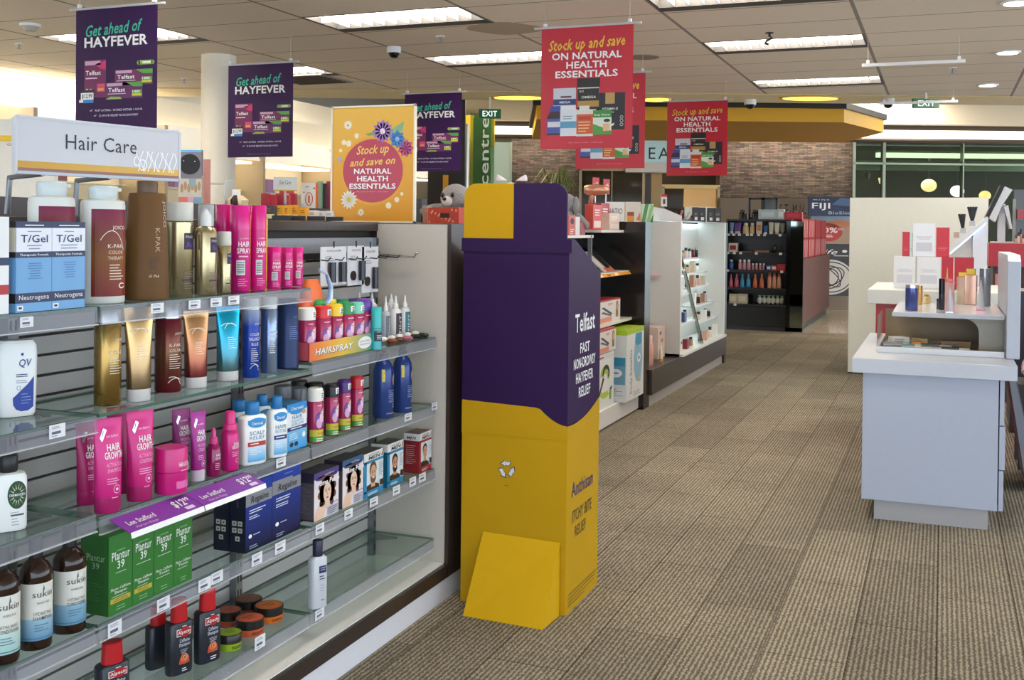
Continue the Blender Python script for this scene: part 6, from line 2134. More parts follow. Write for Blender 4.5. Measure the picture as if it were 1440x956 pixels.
q.text('Stock up', 0, hh*.6, hh*.075, M('#eec25a'), 5, w=w*.4, shear=.38, bold=.035, rot=.05).text('and save on', 0, hh*.5, hh*.065, M('#eec25a'), 5, w=w*.56, shear=.38, bold=.035, rot=.05)
for s_, z_, ww in (('NATURAL', .425, .46), ('HEALTH', .36, .38), ('ESSENTIALS', .295, .57)):
    q.text(s_, 0, hh*z_, hh*.046, WH, 5, w=w*ww, bold=.045)
q.text('Offers valid 25 October - 15 November', 0, hh*.265, hh*.01, M('#e3b9b4'), 5, w=w*.4)
q.put(MB(), flat(0)).build('print', t, smooth=False)
b = MB()
b.box(-w/2-.008, -w/2, -.006, .01, 0, hh+.006, M('#e9dfc4', .3)).box(w/2, w/2+.008, -.006, .01, 0, hh+.006, M('#e9dfc4', .3)).box(-w/2-.008, w/2+.008, -.006, .01, hh, hh+.008, M('#e9dfc4', .3)).box(-w/2-.008, w/2+.008, -.006, .01, -.0, .008, M('#e9dfc4', .3))
b.build('frame', t, smooth=False)
MB().box(-w/2, w/2, -.004, .09, -.0, .003, CLEAR('#efefe9', .6)).build('stand_foot', t, smooth=False)
# ================================================================== BEHIND THE HAIR CARE GONDOLA
def simple_box(name, lab, cat, x, y, z, w, d, h, m, rz=0.0, gfx=None, mats=None, group=None, side=None):
    """a carton: x,y is the middle of its front foot"""
    t = thing(name, lab, cat, (x, y, z), rz, group)
    MB().box(-w/2, w/2, 0, d, 0, h, m, mats).build('carton', t, smooth=False)
    if gfx:
        gfx(w, h).put(MB(), flat(0)).build('print', t, smooth=False)
    return t


def shape_bottle(name, lab, x, y, z, r, h, m, capm=None, capk=.2, neck=1.0, taper=1.0, group=None, cat='bottle', band=None, n=16):
    t = thing(name, lab, cat, (x, y, z), FACE, group)
    zc = h*(1-capk) if capm else h
    MB().loft([(0, r*.95, r*.95), (h*.02, r, r), (zc*.7, r*(1+taper)/2, r*(1+taper)/2), (zc*.93, r*taper, r*taper), (zc, r*taper*neck, r*taper*neck)], m, n).build('body', t)
    if capm:
        rr = r*taper*max(neck, .5)
        MB().loft([(zc, rr, rr), (h*.98, rr, rr), (h, rr*.85, rr*.85)], capm, n).build('cap', t)
    if band:
        G().rect(-r*.9, zc*.2, r*.9, zc*.6, band, 0, nx=6).put(MB(), wrap([(0, r, r), (h, r, r)])).build('label', t, smooth=False)
    return t


# second gondola, parallel, its dark top just higher
g2x = -4.0
t = thing('gondola', 'dark-topped shelving unit parallel to the hair care shelves, goods along its top', 'shelving unit', (g2x, 6, 0))
MB().box(-.6, 0, -2.6, 2.4, 1.575, 1.665, WOOD).build('top_rail', t, smooth=False)
MB().box(-.56, -.3, -2.6, 2.4, .1, 1.575, M('#8f8a84', .6)).build('body', t, smooth=False)
MB().box(-.6, 0, -2.6, 2.4, 0, .1, M('#cfcfd2', .4)).build('plinth', t, smooth=False)
for z in (.45, .8, 1.15, 1.42):
    MB().box(-.3, -.02, -2.58, 2.38, z, z+.02, M('#b9c0c0', .3)).build('shelf', t, smooth=False)


def on2(u, x=g2x-.12):
    return PX(u, 285, x)


def back_item(name, lab, cat, u0, u1, v0, v1, m, dep=.12, x=None, gfx=None, group=None, zb=1.665, mats=None, rz=MR):
    """a carton on the second gondola's top filling that window of the photo"""
    x = g2x-.12 if x is None else x
    a = PX((u0+u1)/2, (v0+v1)/2, x)
    k = depth(a)/F
    w = (u1-u0)*k*.98
    h = zat((u0+u1)/2, v0, a)-zb
    return simple_box(name, lab, cat, a.x, a.y, zb, w, dep, h, m, rz, gfx, mats, group)


# upright white board with the yellow rail, beyond the cartons
p = mall(ms(36, 8.3), 8.3)
t = thing('backing_board', 'tall blank white board with a yellow rail, behind the medicated cartons', 'board', (p.x, p.y, 0), MR)
w = 84*8.3/F
MB().box(-w/2-.1, w/2, 0, .04, 0, mz(168, 8.3, 36), M('#e9e7e0', .5)).build('panel', t, smooth=False)
MB().box(-w/2-.1, w*.2, -.012, 0, mz(199, 8.3, 12), mz(191, 8.3, 12), M('#ecc02a', .4)).build('yellow_rail', t, smooth=False)
MB().box(-w/2-.1, w/2, -.03, 0, mz(308, 8.3, 30), mz(301, 8.3, 30), M('#b9b4a8', .5)).build('ledge', t, smooth=False)
G().ring(-w*.28, mz(203.5, 8.3, 14), .02, .008, .004, M('#b8352c'), 1).put(MB(), flat(-.0)).build('print', t, smooth=False)


def g_mask(w, h):
    q = G().rect(-w/2, h*.0, w/2, h, M('#77717a', .4), 0).rect(-w/2, h*.92, w/2, h, M('#5fb0dc'), 1)
    q.ell(-w*.02, h*.5, w*.46, h*.36, M('#17161a', .6), 2, 28).ell(-w*.28, h*.62, w*.02, h*.02, WH, 3, 8).ell(w*.2, h*.6, w*.02, h*.02, WH, 3, 8)
    return q


def g_pack(w, h):
    q = G().rect(-w/2, 0, w/2, h, M('#cfc4b4', .4), 0)
    for k in range(6):
        q.ell(w*(-.36+.15*k), h*(.55+.08*(k % 2)), w*.07, h*.16, M('#a98a66'), 1, 12)
    q.rect(-w/2, 0, w/2, h*.24, M('#7fa6c4'), 1).rect(-w/2, 0, -w*.1, h*.24, M('#e07a66'), 2).rect(-w*.1, 0, w*.15, h*.24, M('#d8a6bc'), 2).rect(-w*.05, h*.62, w*.25, h*.88, M('#8fa3ad'), 2)
    return q


back_item('travel_mask_pack', 'black sleep mask on a grey card beside the Hair Care sign', 'pack', 251, 284, 211, 247, M('#77717a', .4), .03, gfx=g_mask, zb=1.815)
back_item('hair_tie_pack', 'beige and blue patterned pack under the black sleep mask', 'pack', 251, 284, 247, 277, M('#b9aa98', .4), .05, gfx=g_pack, zb=1.667)
back_item('pink_carton', 'small flat pink carton between the sleep mask and the column', 'carton', 286, 294.5, 224, 247, M('#d99a94', .5), .03, zb=1.667)
a = PX(285, 262, g2x-.2)
t = thing('acrylic_riser', 'clear acrylic riser standing on the dark shelf top before the column', 'riser', (a.x, a.y, 1.667), MR)
w = 62*depth(a)/F
MB().box(-w/2, w/2, 0, .2, .13, .135, CLEAR('#eef2f0', .7)).box(-w/2, -w/2+.005, 0, .2, 0, .13, CLEAR('#eef2f0', .7)).box(w/2-.005, w/2, 0, .2, 0, .155, CLEAR('#eef2f0', .7)).build('riser', t, smooth=False)
a = PX(334, 275, g2x-.03)
t = thing('scrunchie_pack', 'cream and black hair scrunchie bunch with a white tag', 'hair ties', (a.x, a.y, 1.667), MR)
b = MB()
for k in range(7):
    an = k*.9
    b.loft([(0, .02, .03, 2, .045*math.cos(an), .03*math.sin(an)), (.03, .03, .03, 2, .04*math.cos(an), .03*math.sin(an)), (.06, .012, .02, 2, .02*math.cos(an), .02*math.sin(an))], M(['#d9c6a4', '#2a2422'][k % 2], .7), 10)
b.build('scrunchie', t)
MB().box(-.025, .025, -.03, -.025, .045, .095, WH).build('tag', t, smooth=False)
a = PX(401, 257, g2x-.1)
t = thing('shelf_sign', 'small white Sun Care sign on a short clear post', 'sign', (a.x, a.y, 1.667), MR)
k = depth(a)/F
w, hh, zb = 33*k, 18*k, zat(401, 267, a)-1.667
MB().box(-w/2, w/2, 0, .01, zb, zb+hh, M('#d9dad6', .4)).box(-w/2, w/2, -.002, .012, zb-.008, zb, M('#c9a44a', .4)).build('panel', t, smooth=False)
G().text('Sun Care', 0, zb+hh*.42, hh*.34, M('#3a3a3c'), w=w*.5, shear=.2).put(MB(), flat(0)).build('lettering', t, smooth=False)
MB().box(-.008, .008, 0, .01, 0, zb-.008, CLEAR('#e9efee', .6)).box(-.04, .04, -.03, .05, 0, .003, CLEAR('#e9efee', .6)).build('post', t, smooth=False)


def g_orange(w, h):
    q = G().rect(-w/2, 0, w/2, h, M('#e6e1d8', .4), 0).ring(w*.05, h*.36, w*.28, h*.27, w*.07, M('#d0602c'), 1).rect(-w*.02, h*.2, w*.12, h*.5, M('#d0602c'), 1)
    q.ell(-w*.3, h*.62, w*.05, w*.05, M('#2a2a2e'), 1, 10).ell(w*.4, h*.78, w*.07, w*.07, M('#c43a3a'), 1, 10).lines(-w*.2, w*.2, h*.85, 1, .01, h*.03, M('#8a8078'))
    return q


back_item('gadget_carton', 'white carton with an orange ring and orange side, beside the Sun Care sign', 'carton', 423, 444, 257, 287, M('#d9602a', .4), .1, gfx=g_orange, x=g2x-.05)
for i, (u0, u1) in enumerate([(367, 377), (377.5, 387), (387.5, 397), (397.5, 406), (406.5, 415)]):
    back_item('red_carton', 'small red carton behind the Sun Care sign, number %s from the column' % ['one', 'two', 'three', 'four', 'five'][i], 'carton', u0, u1, 272+i % 2*2, 285, M(['#a8283c', '#c43a4a', '#9a2436', '#c85a5c', '#b03244'][i], .4), .08, x=g2x-.25, group='small red cartons on the dark shelf top')
for i, (u0, u1, v0, hx, nm) in enumerate([(446, 452, 255, '#7d9a80', 'sage green'), (453, 458, 258, '#26282c', 'black'), (459, 468, 255, '#8a2a44', 'wine red')]):
    back_item('candle_carton', '%s upright carton next to the gold poster' % nm, 'carton', u0, u1, v0, 283, M(hx, .4), .06, x=g2x-.35)
# gift sets along the far edge of the first gondola's own top
for i, (u0, u1, v0, hx, nm) in enumerate([(372, 386, 289, '#2b2c30', 'black and white'), (386, 397, 289, '#e8a21c', 'first orange'), (397, 408, 289, '#eaa822', 'second orange'), (408, 419, 288.5, '#e39a18', 'third orange'), (420, 432, 292, '#f0a91e', 'lowest orange'),
                                          (433, 446, 296, '#e9e6de', 'first white'), (447, 457, 297, '#e3e0da', 'second white'), (458, 468, 297, '#efece6', 'third white')]):
    x = -2.45
    a = PX((u0+u1)/2, 304, x)
    k = depth(a)/F
    simple_box('sun_cream_carton', '%s carton standing on the hair care shelving top' % nm, 'carton', a.x, a.y, 1.567, (u1-u0)*k*.96, .05, zat((u0+u1)/2, v0, a)-1.567, M(hx, .4), MR,
               (lambda w, h: G().rect(-w/2, h*.1, w/2, h*.4, M('#f0dca8'), 1).lines(-w*.3, w*.3, h*.8, 2, h*.15, h*.06, M('#7a5a20'))), group='cartons on the hair care shelving top')
for i, u in enumerate((395, 416, 444, 470)):
    a = PX(u, 307, -2.36)
    t = thing('ticket_holder', 'small black ticket holder on the dark rail, %s from the pink cans' % ['first', 'second', 'third', 'fourth'][i], 'ticket holder', (a.x, a.y, 1.567), MR, 'black ticket holders')
    MB().prism([(-.035, 0), (.035, 0), (.035, .018), (-.035, .018)], 0, .02, DARK).build('holder', t, smooth=False)

# ---- fragrance wall
BACKLIT = M('#f2e6cc', .6)
for i, y0 in enumerate((7.8, 9.64, 11.48, 13.32, 15.16, 17.0)):
    y1_ = y0+1.85
    t = thing('fragrance_bay', ['lit cream wall bay behind the column, its sign cut off', 'lit cream wall bay partly hidden by the round column', 'lit cream fragrance bay under the second hayfever poster', 'lit cream fragrance bay next to the gold poster', 'lit cream fragrance bay hidden behind the gold poster',
                                'lit cream fragrance bay under the smallest hayfever poster'][i], 'wall display', (-8.5, y0, 0), 0, 'lit wall bays')
    BD = M('#c9b596', .5)
    MB().box(0, .62, -.02, .029, 0, 2.62, BD).build('side_panel', t, smooth=False)
    MB().box(0.001, .02, .03, 1.79, 0, 2.6, BACKLIT).build('back_panel', t, smooth=False)
    MB().box(0.02, .5, .03, 1.79, 0, .5, M('#e9e2d2', .4)).build('cupboard', t, smooth=False)
    for z in (.9, 1.25, 1.6, 1.95):
        MB().box(.021, .36, .03, 1.79, z, z+.015, CLEAR('#eaf0ea', .6)).build('shelf', t, smooth=False)
    b = MB()
    za, zb = 2.34, 2.655
    b.add([(.6, .03, za), (.6, 1.79, za), (.45, 1.79, zb), (.45, .03, zb), (.58, .03, za), (.58, 1.79, za), (.43, 1.79, zb), (.43, .03, zb)], [(0, 1, 2, 3), (4, 7, 6, 5), (0, 4, 5, 1), (2, 6, 7, 3), (0, 3, 7, 4), (1, 5, 6, 2)], EM('#f6efdf', .35))
    b.build('fascia', t, smooth=False)
    wd = 'GL' if i == 1 else 'Fragrance'
    G().text(wd, .95 if i else .9, .07, .11, M('#4a4640'), w=(.75 if wd != 'GL' else .2), shear=.1).put(MB(), lambda x_, z_, o: (.6-z_*.577+o, x_, za+z_)).build('lettering', t, smooth=False)
    MB().box(.1, .5, .1, 1.75, 2.3, 2.33, EM('#fff0d2', 1.6)).build('light_strip', t, smooth=False)
    for j in range(14 if i > 1 else 8):
        zz = (.917, 1.267, 1.617, 1.967)[j % 4]
        yy = y0+.24+(j//4)*.43+random.uniform(-.05, .05)
        hx = random.choice(['#7a2c34', '#b8485c', '#d8a6a0', '#c9a05c', '#3c3a44', '#8a6a9c', '#e2c9c0', '#a8343c'])
        nm = {'#7a2c34': 'dark red', '#b8485c': 'rose', '#d8a6a0': 'pale pink', '#c9a05c': 'gold', '#3c3a44': 'charcoal', '#8a6a9c': 'lilac', '#e2c9c0': 'blush', '#a8343c': 'red'}[hx]
        hh = random.uniform(.1, .2)
        tier = ['lowest', 'second', 'third', 'top'][j % 4]
        bay = ['bay before the column', 'bay with cut-off sign', 'bay under second hayfever poster', 'bay beside gold poster', 'bay behind gold poster', 'bay under smallest hayfever poster'][i]
        place = ['first', 'second', 'third', 'fourth'][j//4]
        simple_box('perfume_carton', '%s perfume carton, %s on the %s shelf, %s' % (nm, place, tier, bay), 'carton', -8.24, yy, zz, random.uniform(.12, .26), .1, hh, M(hx, .35), FACE, group='perfume cartons on the lit wall bays')
bh = MB()
bh.box(-8.5, -8.3, 7.8, 19, 2.66, 2.98, M('#efe9da', .7))
bh.build('trim_3', kind='structure', smooth=False)
xw = MB()
xw.box(-8.7, -8.5, 10, 19, 0, 3.3, M('#e9e6da', .8))
xw.build('wall_left_far', kind='structure')

# ---- plush bears behind the floor display
def bear(lab, x, y, z, s, rz, lying=False):
    t = thing('plush_bear', lab, 'soft toy', (x, y, z), rz, 'grey plush bears')
    FUR, FURL = M('#8f8d8e', .95, scale=120, var=.2, bump=.8), M('#d9d6d2', .95, scale=120, var=.1, bump=.8)
    if lying:
        b = MB()
        b.ball((0, .13*s, .07*s), .085*s, .13*s, .07*s, FUR, 20, 12).ball((0, -.02*s, .105*s), .088*s, .078*s, .08*s, FUR, 20, 12)
        b.build('body', t)
        for sx in (-1, 1):
            MB().ball((sx*.088*s, .015*s, .1*s), .03*s, .03*s, .065*s, FUR, 14, 8).build('ear', t)
            a = MB().tube([(sx*.06*s, -.01*s, .05*s), (sx*.12*s, -.05*s, .045*s), (sx*.17*s, -.07*s, .034*s)], .032*s, FUR, 12)
            a.ball((sx*.18*s, -.073*s, .034*s), .034*s, .034*s, .034*s, FUR, 12, 8)
            a.build('arm', t)
            MB().ball((sx*.034*s, -.092*s, .122*s), .012*s, .008*s, .014*s, M('#17151a', .1), 10, 8).build('eye', t)
        MB().ball((0, -.095*s, .088*s), .034*s, .022*s, .028*s, FURL, 16, 10).build('muzzle', t)
        MB().ball((0, -.117*s, .1*s), .013*s, .008*s, .01*s, M('#2a2528', .2), 10, 8).build('nose', t)
        return t
    b = MB()
    b.ball((0, 0, .11*s), .075*s, .07*s, .11*s, FUR, 20, 12).ball((0, -.005*s, .255*s), .085*s, .078*s, .075*s, FUR, 20, 12)
    b.build('body', t)
    for sx in (-1, 1):
        e = MB().ball((sx*.09*s, .012*s, .235*s), .03*s, .025*s, .07*s, FUR, 14, 8)
        e.build('ear', t)
        a = MB().tube([(sx*.055*s, -.02*s, .17*s), (sx*.1*s, -.06*s, .13*s), (sx*.13*s, -.09*s, .085*s)], .033*s, FUR, 12)
        a.ball((sx*.135*s, -.095*s, .08*s), .036*s, .036*s, .036*s, FUR, 12, 8)
        a.build('arm', t)
        l_ = MB().tube([(sx*.045*s, -.03*s, .05*s), (sx*.065*s, -.1*s, .04*s)], .04*s, FUR, 12)
        l_.ball((sx*.066*s, -.115*s, .042*s), .042*s, .03*s, .042*s, FURL, 12, 8)
        l_.build('leg', t)
        MB().ball((sx*.032*s, -.075*s, .275*s), .011*s, .008*s, .013*s, M('#17151a', .1), 10, 8).build('eye', t)
    MB().ball((0, -.078*s, .235*s), .032*s, .022*s, .026*s, FURL, 16, 10).build('muzzle', t)
    MB().ball((0, -.1*s, .248*s), .012*s, .008*s, .009*s, M('#2a2528', .2), 10, 8).build('nose', t)
    return t


# low dark gondola continuing behind the display
t = thing('gondola', 'dark wooden shelving block hidden behind the floor display', 'shelving unit', (-2.28, 5.6, 0))
MB().box(-.42, .36, -1.28, -.35, .1, 1.552, WOOD).build('body', t, smooth=False)
MB().box(-.44, .38, -1.29, -.34, 1.552, 1.56, M('#8d7f74', .4)).build('top_panel', t, smooth=False)
MB().box(-.4, .3, -1.26, -.36, 0, .1, M('#d5d6da', .4)).build('plinth', t, smooth=False)
pz_ = 1.563
yB = 4.85


def g_gift(w, h):
    q = G().rect(-w/2, 0, w/2, h, M('#b8483f', .45), 0)
    for k in range(14):
        q.ell(w*(-.45+.9*((k*37) % 100)/100), h*(.1+.8*((k*61) % 100)/100), w*.03, h*.08, M('#e6a79c'), 1, 8)
    q.rect(-w*.1, h*.35, w*.2, h*.65, M('#2c1f22'), 2)
    return q


a = PY(648, 300, yB)
k = depth(a)/F
simple_box('gift_box', 'coral gift box with pale specks in front of the bear whose face shows', 'gift box', a.x, yB-.2, pz_, 46*k, .07, zat(640, 293, a)-pz_, M('#b8483f', .45), 0, g_gift)
a = PY(638, 300, yB)
bear('grey plush bear peering out beside the yellow header, its face showing', a.x, yB+.05, pz_+.03, .9, -.25, True)
tag(MB().box(-.12, .12, -.08, .26, 0, .028, M('#d8d2cc', .5)).build('pale_board', loc=(a.x, yB+.05, pz_+.001), rz=-.25), 'low pale board under the grey bear whose face shows', 'board')
for i, (u0, u1, v0, hx, nm) in enumerate([(585, 593, 280, '#262427', 'black'), (594, 601, 292, '#a86a52', 'copper'), (601, 607, 291, '#d9d4c9', 'cream'), (612, 619, 301, '#2b6aa8', 'blue')]):
    a = PY((u0+u1)/2, 300, yB)
    k = depth(a)/F
    simple_box('gift_carton', 'slim %s carton on the shelf top between the gold poster and the bear' % nm, 'carton', a.x, yB, pz_, (u1-u0)*k, .06, zat((u0+u1)/2, v0, a)-pz_, M(hx, .4))
a = PY(718, 262, 5.1)
t = thing('plush_toy', 'white and pink plush heap just showing over the yellow header', 'soft toy', (a.x+.1, 5.13, pz_-.0), .3)
b = MB().ball((0, 0, .1), .13, .1, .1, M('#e3dede', .95, bump=.6, scale=90), 18, 10).ball((-.1, -.03, .16), .06, .05, .05, M('#d9d3d6', .95, bump=.6, scale=90), 12, 8).ball((.1, -.03, .17), .06, .05, .04, M('#dcb0b6', .95, bump=.6, scale=90), 12, 8)
b.build('body', t)
for sx in (-1, 1):
    MB().loft([(.22, .03, .02, 2, sx*.05-.1, 0), (.235, .02, .015, 2, sx*.06-.1, 0), (.25, .004, .004, 2, sx*.07-.1, 0)], M('#d0c9cc', .95), 10).build('ear', t)
a = mall(ms(785, 15.5), 15.5)
t = thing('potted_palm', 'spiky potted palm in front of the stone wall', 'plant', (a.x, a.y, 0))
MB().loft([(0, .16, .16), (.5, .22, .22), (.52, .2, .2)], M('#4a4038', .5), 20).build('pot', t)
b = MB()
for k in range(34):
    an = k*2.4
    r0 = .18+.3*random.random()
    zt_ = 2.0+.3*random.random()
    p0, p1, p2 = Vector((0, 0, 1.85)), Vector((math.cos(an)*r0*.6, math.sin(an)*r0*.6, zt_+.12)), Vector((math.cos(an)*r0*1.1, math.sin(an)*r0*1.1, zt_-.02-.2*random.random()))
    sd = Vector((-math.sin(an), math.cos(an), 0))*.014
    b.add([p0-sd, p0+sd, p1+sd, p1-sd, p2], [(0, 1, 2, 3), (3, 2, 4)], M('#6f7a3c', .6))
b.build('fronds', t, smooth=False)
MB().tube([(0, 0, .5), (.02, 0, 1.2), (0, 0, 1.88)], .035, M('#5c4a38', .8), 10).build('trunk', t)
# ================================================================== HAIR TOOL GONDOLA
BLK = M('#141314', .3)
t = thing('gondola', 'black-backed shelving unit of hair tools on white shelves behind the floor display', 'shelving unit', (-2.4, 9.05, 0))
o = (2.4, -9.05, 0)
MB().box(-2.96, -2.92, 5.5, 9.05, 0, 1.6, BLK).build('back_panel', t, o, smooth=False)
MB().box(-2.96, -2.36, 9.052, 9.235, 0, 1.606, M('#1d1817', .16)).build('end_panel', t, o, smooth=False)
MB().box(-2.92, -2.405, 5.5, 9.05, .012, .147, M('#e6e5e1', .35)).build('base_drawer', t, o, smooth=False)
for nm, x1, ya, yb, z in (('shelf', -2.6, 5.5, 8.34, 1.493), ('shelf', -2.55, 8.39, 9.05, 1.535), ('shelf', -2.5, 7.6, 9.05, 1.19), ('shelf', -2.47, 5.5, 9.05, .79)):
    s_ = MB().box(-2.92, x1, ya, yb, z-.022, z, M('#e4e0d6', .35)).build(nm, t, o, smooth=False)
    if z == 1.19:
        b = MB()
        b.add([(x1, ya, z-.005), (x1+.02, ya, z-.03), (x1+.02, yb, z-.03), (x1, yb, z-.005)], [(0, 1, 2, 3)], M('#e0982a', .4))
        for k in range(5):
            yy = ya+.1+k*.22
            b.add([(x1+.0045, yy, z-.01), (x1+.0185, yy, z-.0275), (x1+.0185, yy+.1, z-.0275), (x1+.0045, yy+.1, z-.01)], [(0, 1, 2, 3)], M('#8a5a1c' if k % 2 else '#f0e2c0', .4))
        b.build('amber_ticket_strip', s_, smooth=False)
b = MB().box(-2.62, -2.59, 8.25, 8.275, 1.195, 1.47, STEEL)
for k in range(22):
    b.box(-2.595, -2.588, 8.256, 8.269, .0+1.2+k*.014, 1.208+k*.014, DARK)
b.build('upright', t, o, smooth=False)


def long_hair(q, cx, cz, s):
    q.ell(cx, cz+s*.2, s*.7, s*.8, M('#9a7248'), 2).rect(cx-s*.7, cz-s*1.6, cx+s*.65, cz+s*.2, M('#9a7248'), 2).ell(cx-s*.05, cz, s*.42, s*.6, M('#dfb594'), 3)
    return q


def g_iron(w, h):
    q = G().rect(-w/2, 0, w/2, h, M('#e3dcd6', .4), 0).rect(-w/2, h*.93, w/2, h, M('#b02c34'), 1).rect(-w*.46, h*.66, -w*.36, h*.93, M('#b02c34'), 1)
    q.poly([(-w*.28, h*.66), (-w*.2, h*.7), (w*.16, h*.36), (w*.1, h*.3)], M('#3a3c42'), 2).poly([(-w*.3, h*.44), (-w*.22, h*.5), (w*.12, h*.3), (w*.1, h*.24)], M('#5a5d64'), 2)
    q.rect(-w/2, h*.02, w*.14, h*.22, M('#dc8a6c'), 1).lines(-w*.02, w*.2, h*.82, 2, h*.06, h*.025, M('#a0605c'))
    return long_hair(q, w*.36, h*.6, h*.28)


def g_curl(w, h):
    q = G().rect(-w/2, 0, w/2, h, M('#e6e6e2', .4), 0).rect(-w/2, h*.9, w/2, h, M('#d9d9d4'), 1).rect(-w*.44, h*.92, -w*.1, h*.95, M('#a8343c'), 2)
    q.ring(w*.0, h*.62, w*.26, h*.16, w*.14, M('#a9c23c'), 1, a0=-.9, a1=3.4).ring(w*.05, h*.62, w*.2, h*.17, w*.07, M('#26282c'), 2, a0=-.6, a1=3.4)
    q.poly([(-w*.4, h*.22), (-w*.34, h*.2), (-w*.04, h*.54), (-w*.12, h*.58)], M('#26282c'), 2).ring(w*.0, h*.3, w*.3, h*.12, w*.1, M('#a9c23c'), 1, a0=2.6, a1=5.6)
    q.rect(w*.24, h*.12, w*.36, h*.3, M('#7ba02c'), 2).poly([(w*.26, h*.3), (w*.38, h*.3), (w*.42, h*.36), (w*.28, h*.34)], M('#26282c'), 3)
    return q


def g_body(w, h):
    q = G().rect(-w/2, 0, w/2, h, M('#e6e8e8', .4), 0).rect(-w/2, h*.93, w/2, h, M('#a9c82a'), 1)
    q.poly([(-w*.1, h*.6), (w*.0, h*.92), (w*.36, h*.92), (w*.42, h*.5), (w*.3, h*.2), (w*.05, h*.24), (-w*.08, h*.4)], M('#8fb8cc'), 1).poly([(-w*.02, h*.8), (w*.0, h*.92), (w*.36, h*.92), (w*.38, h*.76), (w*.1, h*.74)], M('#2f93b8'), 2)
    q.ring(w*.2, h*.56, w*.1, h*.07, w*.05, M('#f0f4f4'), 3).ell(w*.2, h*.56, w*.05, h*.035, M('#2f93b8'), 3).ell(w*.22, h*.26, w*.05, h*.03, M('#c9d23c'), 3)
    qq = G().text('body benefits', 0, 0, w*.11, M('#4a5054'), w=h*.62)
    vs, fs, m_, l_ = qq.it[0]
    q.it.append(([(-w*.2-z2, h*.4+x2) for x2, z2 in vs], fs, m_, 4))
    q.lines(-w*.1, w*.3, h*.1, 3, h*.025, h*.008, M('#8a9296'))
    return q


def g_body_side(w, h):
    q = G().rect(-w/2, 0, w/2, h, M('#dfe5e6', .4), 0).rect(-w/2, h*.93, w/2, h, M('#a9c82a'), 1).rect(-w*.4, h*.24, w*.46, h*.6, M('#6fa3bd'), 1).rect(-w*.3, h*.5, w*.46, h*.62, M('#2f8aae'), 2)
    q.ring(w*.1, h*.4, w*.24, h*.06, w*.12, M('#f0f4f4'), 3).lines(-w*.4, w*.4, h*.18, 4, h*.03, h*.008, M('#8a9296'))
    return q


def aisle_box(name, lab, cat, x, u0, u1, vm, z, vt, dep, m, front=None, side=None, mats=None, group=None):
    a, c = PX(u0, vm, x), PX(u1, vm, x)
    p_ = Vector((x, (a.y+c.y)/2, 0))
    return carton(name, lab, cat, a.y, c.y, z, zat((u0+u1)/2, vt, p_)-z, dep, m, front, side, mats, x=x, group=group)


aisle_box('iron_carton', 'white and red hair straightener carton on the middle white shelf', 'carton', -2.5, 838, 872, 440, .791, 421, .16, M('#d8d2cc', .4), g_iron, None, {'top': M('#a8343c', .4)})
aisle_box('iron_carton', 'white and red hair straightener carton resting on the curler carton', 'carton', -2.43, 838, 866, 480, .581, 463, .16, M('#d8d2cc', .4), g_iron, None, {'top': M('#a8343c', .4)})
aisle_box('curler_carton', 'white carton printed with green and black curlers on the white base', 'carton', -2.43, 838, 863, 530, .149, 497, .16, M('#dcdcd8', .4), g_curl, None)
aisle_box('massager_carton', 'tall white carton with a lime top and a blue massager printed on it', 'carton', -2.35, 881, 905, 510, .149, 461, .22, M('#dfe5e6', .4), g_body, g_body_side, {'top': M('#a9c82a', .4)})
for i, (u0, u1, vt) in enumerate([(836, 845, 374), (852, 866, 371)]):
    a, c = PX(u0, 378, -2.54), PX(u1, 378, -2.54)
    t = thing('hair_tool_pack', ['hair tool pack leaning on the amber-edged shelf, half behind the floor display', 'hair tool pack with a black handle leaning near the black end panel'][i], 'pack', (-2.54, (a.y+c.y)/2, 1.192), FACE, 'leaning hair tool packs')
    w = c.y-a.y
    b = MB()
    b.add([(-w/2, 0, 0), (w/2, 0, 0), (w/2, .2, .16), (-w/2, .2, .16), (-w/2, .02, 0), (w/2, .02, 0), (w/2, .22, .16), (-w/2, .22, .16)], [(0, 1, 2, 3), (7, 6, 5, 4), (0, 4, 5, 1), (3, 2, 6, 7), (0, 3, 7, 4), (1, 5, 6, 2)], M('#d9cfc8', .4))
    b.build('card', t, smooth=False)
    MB().tube([(0, .02, .035), (.02, .19, .175), (.02, .24, .2)], .022, M('#1a1a1c', .2), 10).build('handle', t)
    b = MB()
    b.add([(-w*.4, -.003, .004), (w*.4, -.003, .004), (w*.4, .035, .034), (-w*.4, .035, .034)], [(0, 1, 2, 3)], M('#c05a44', .4))
    b.build('print', t, smooth=False)
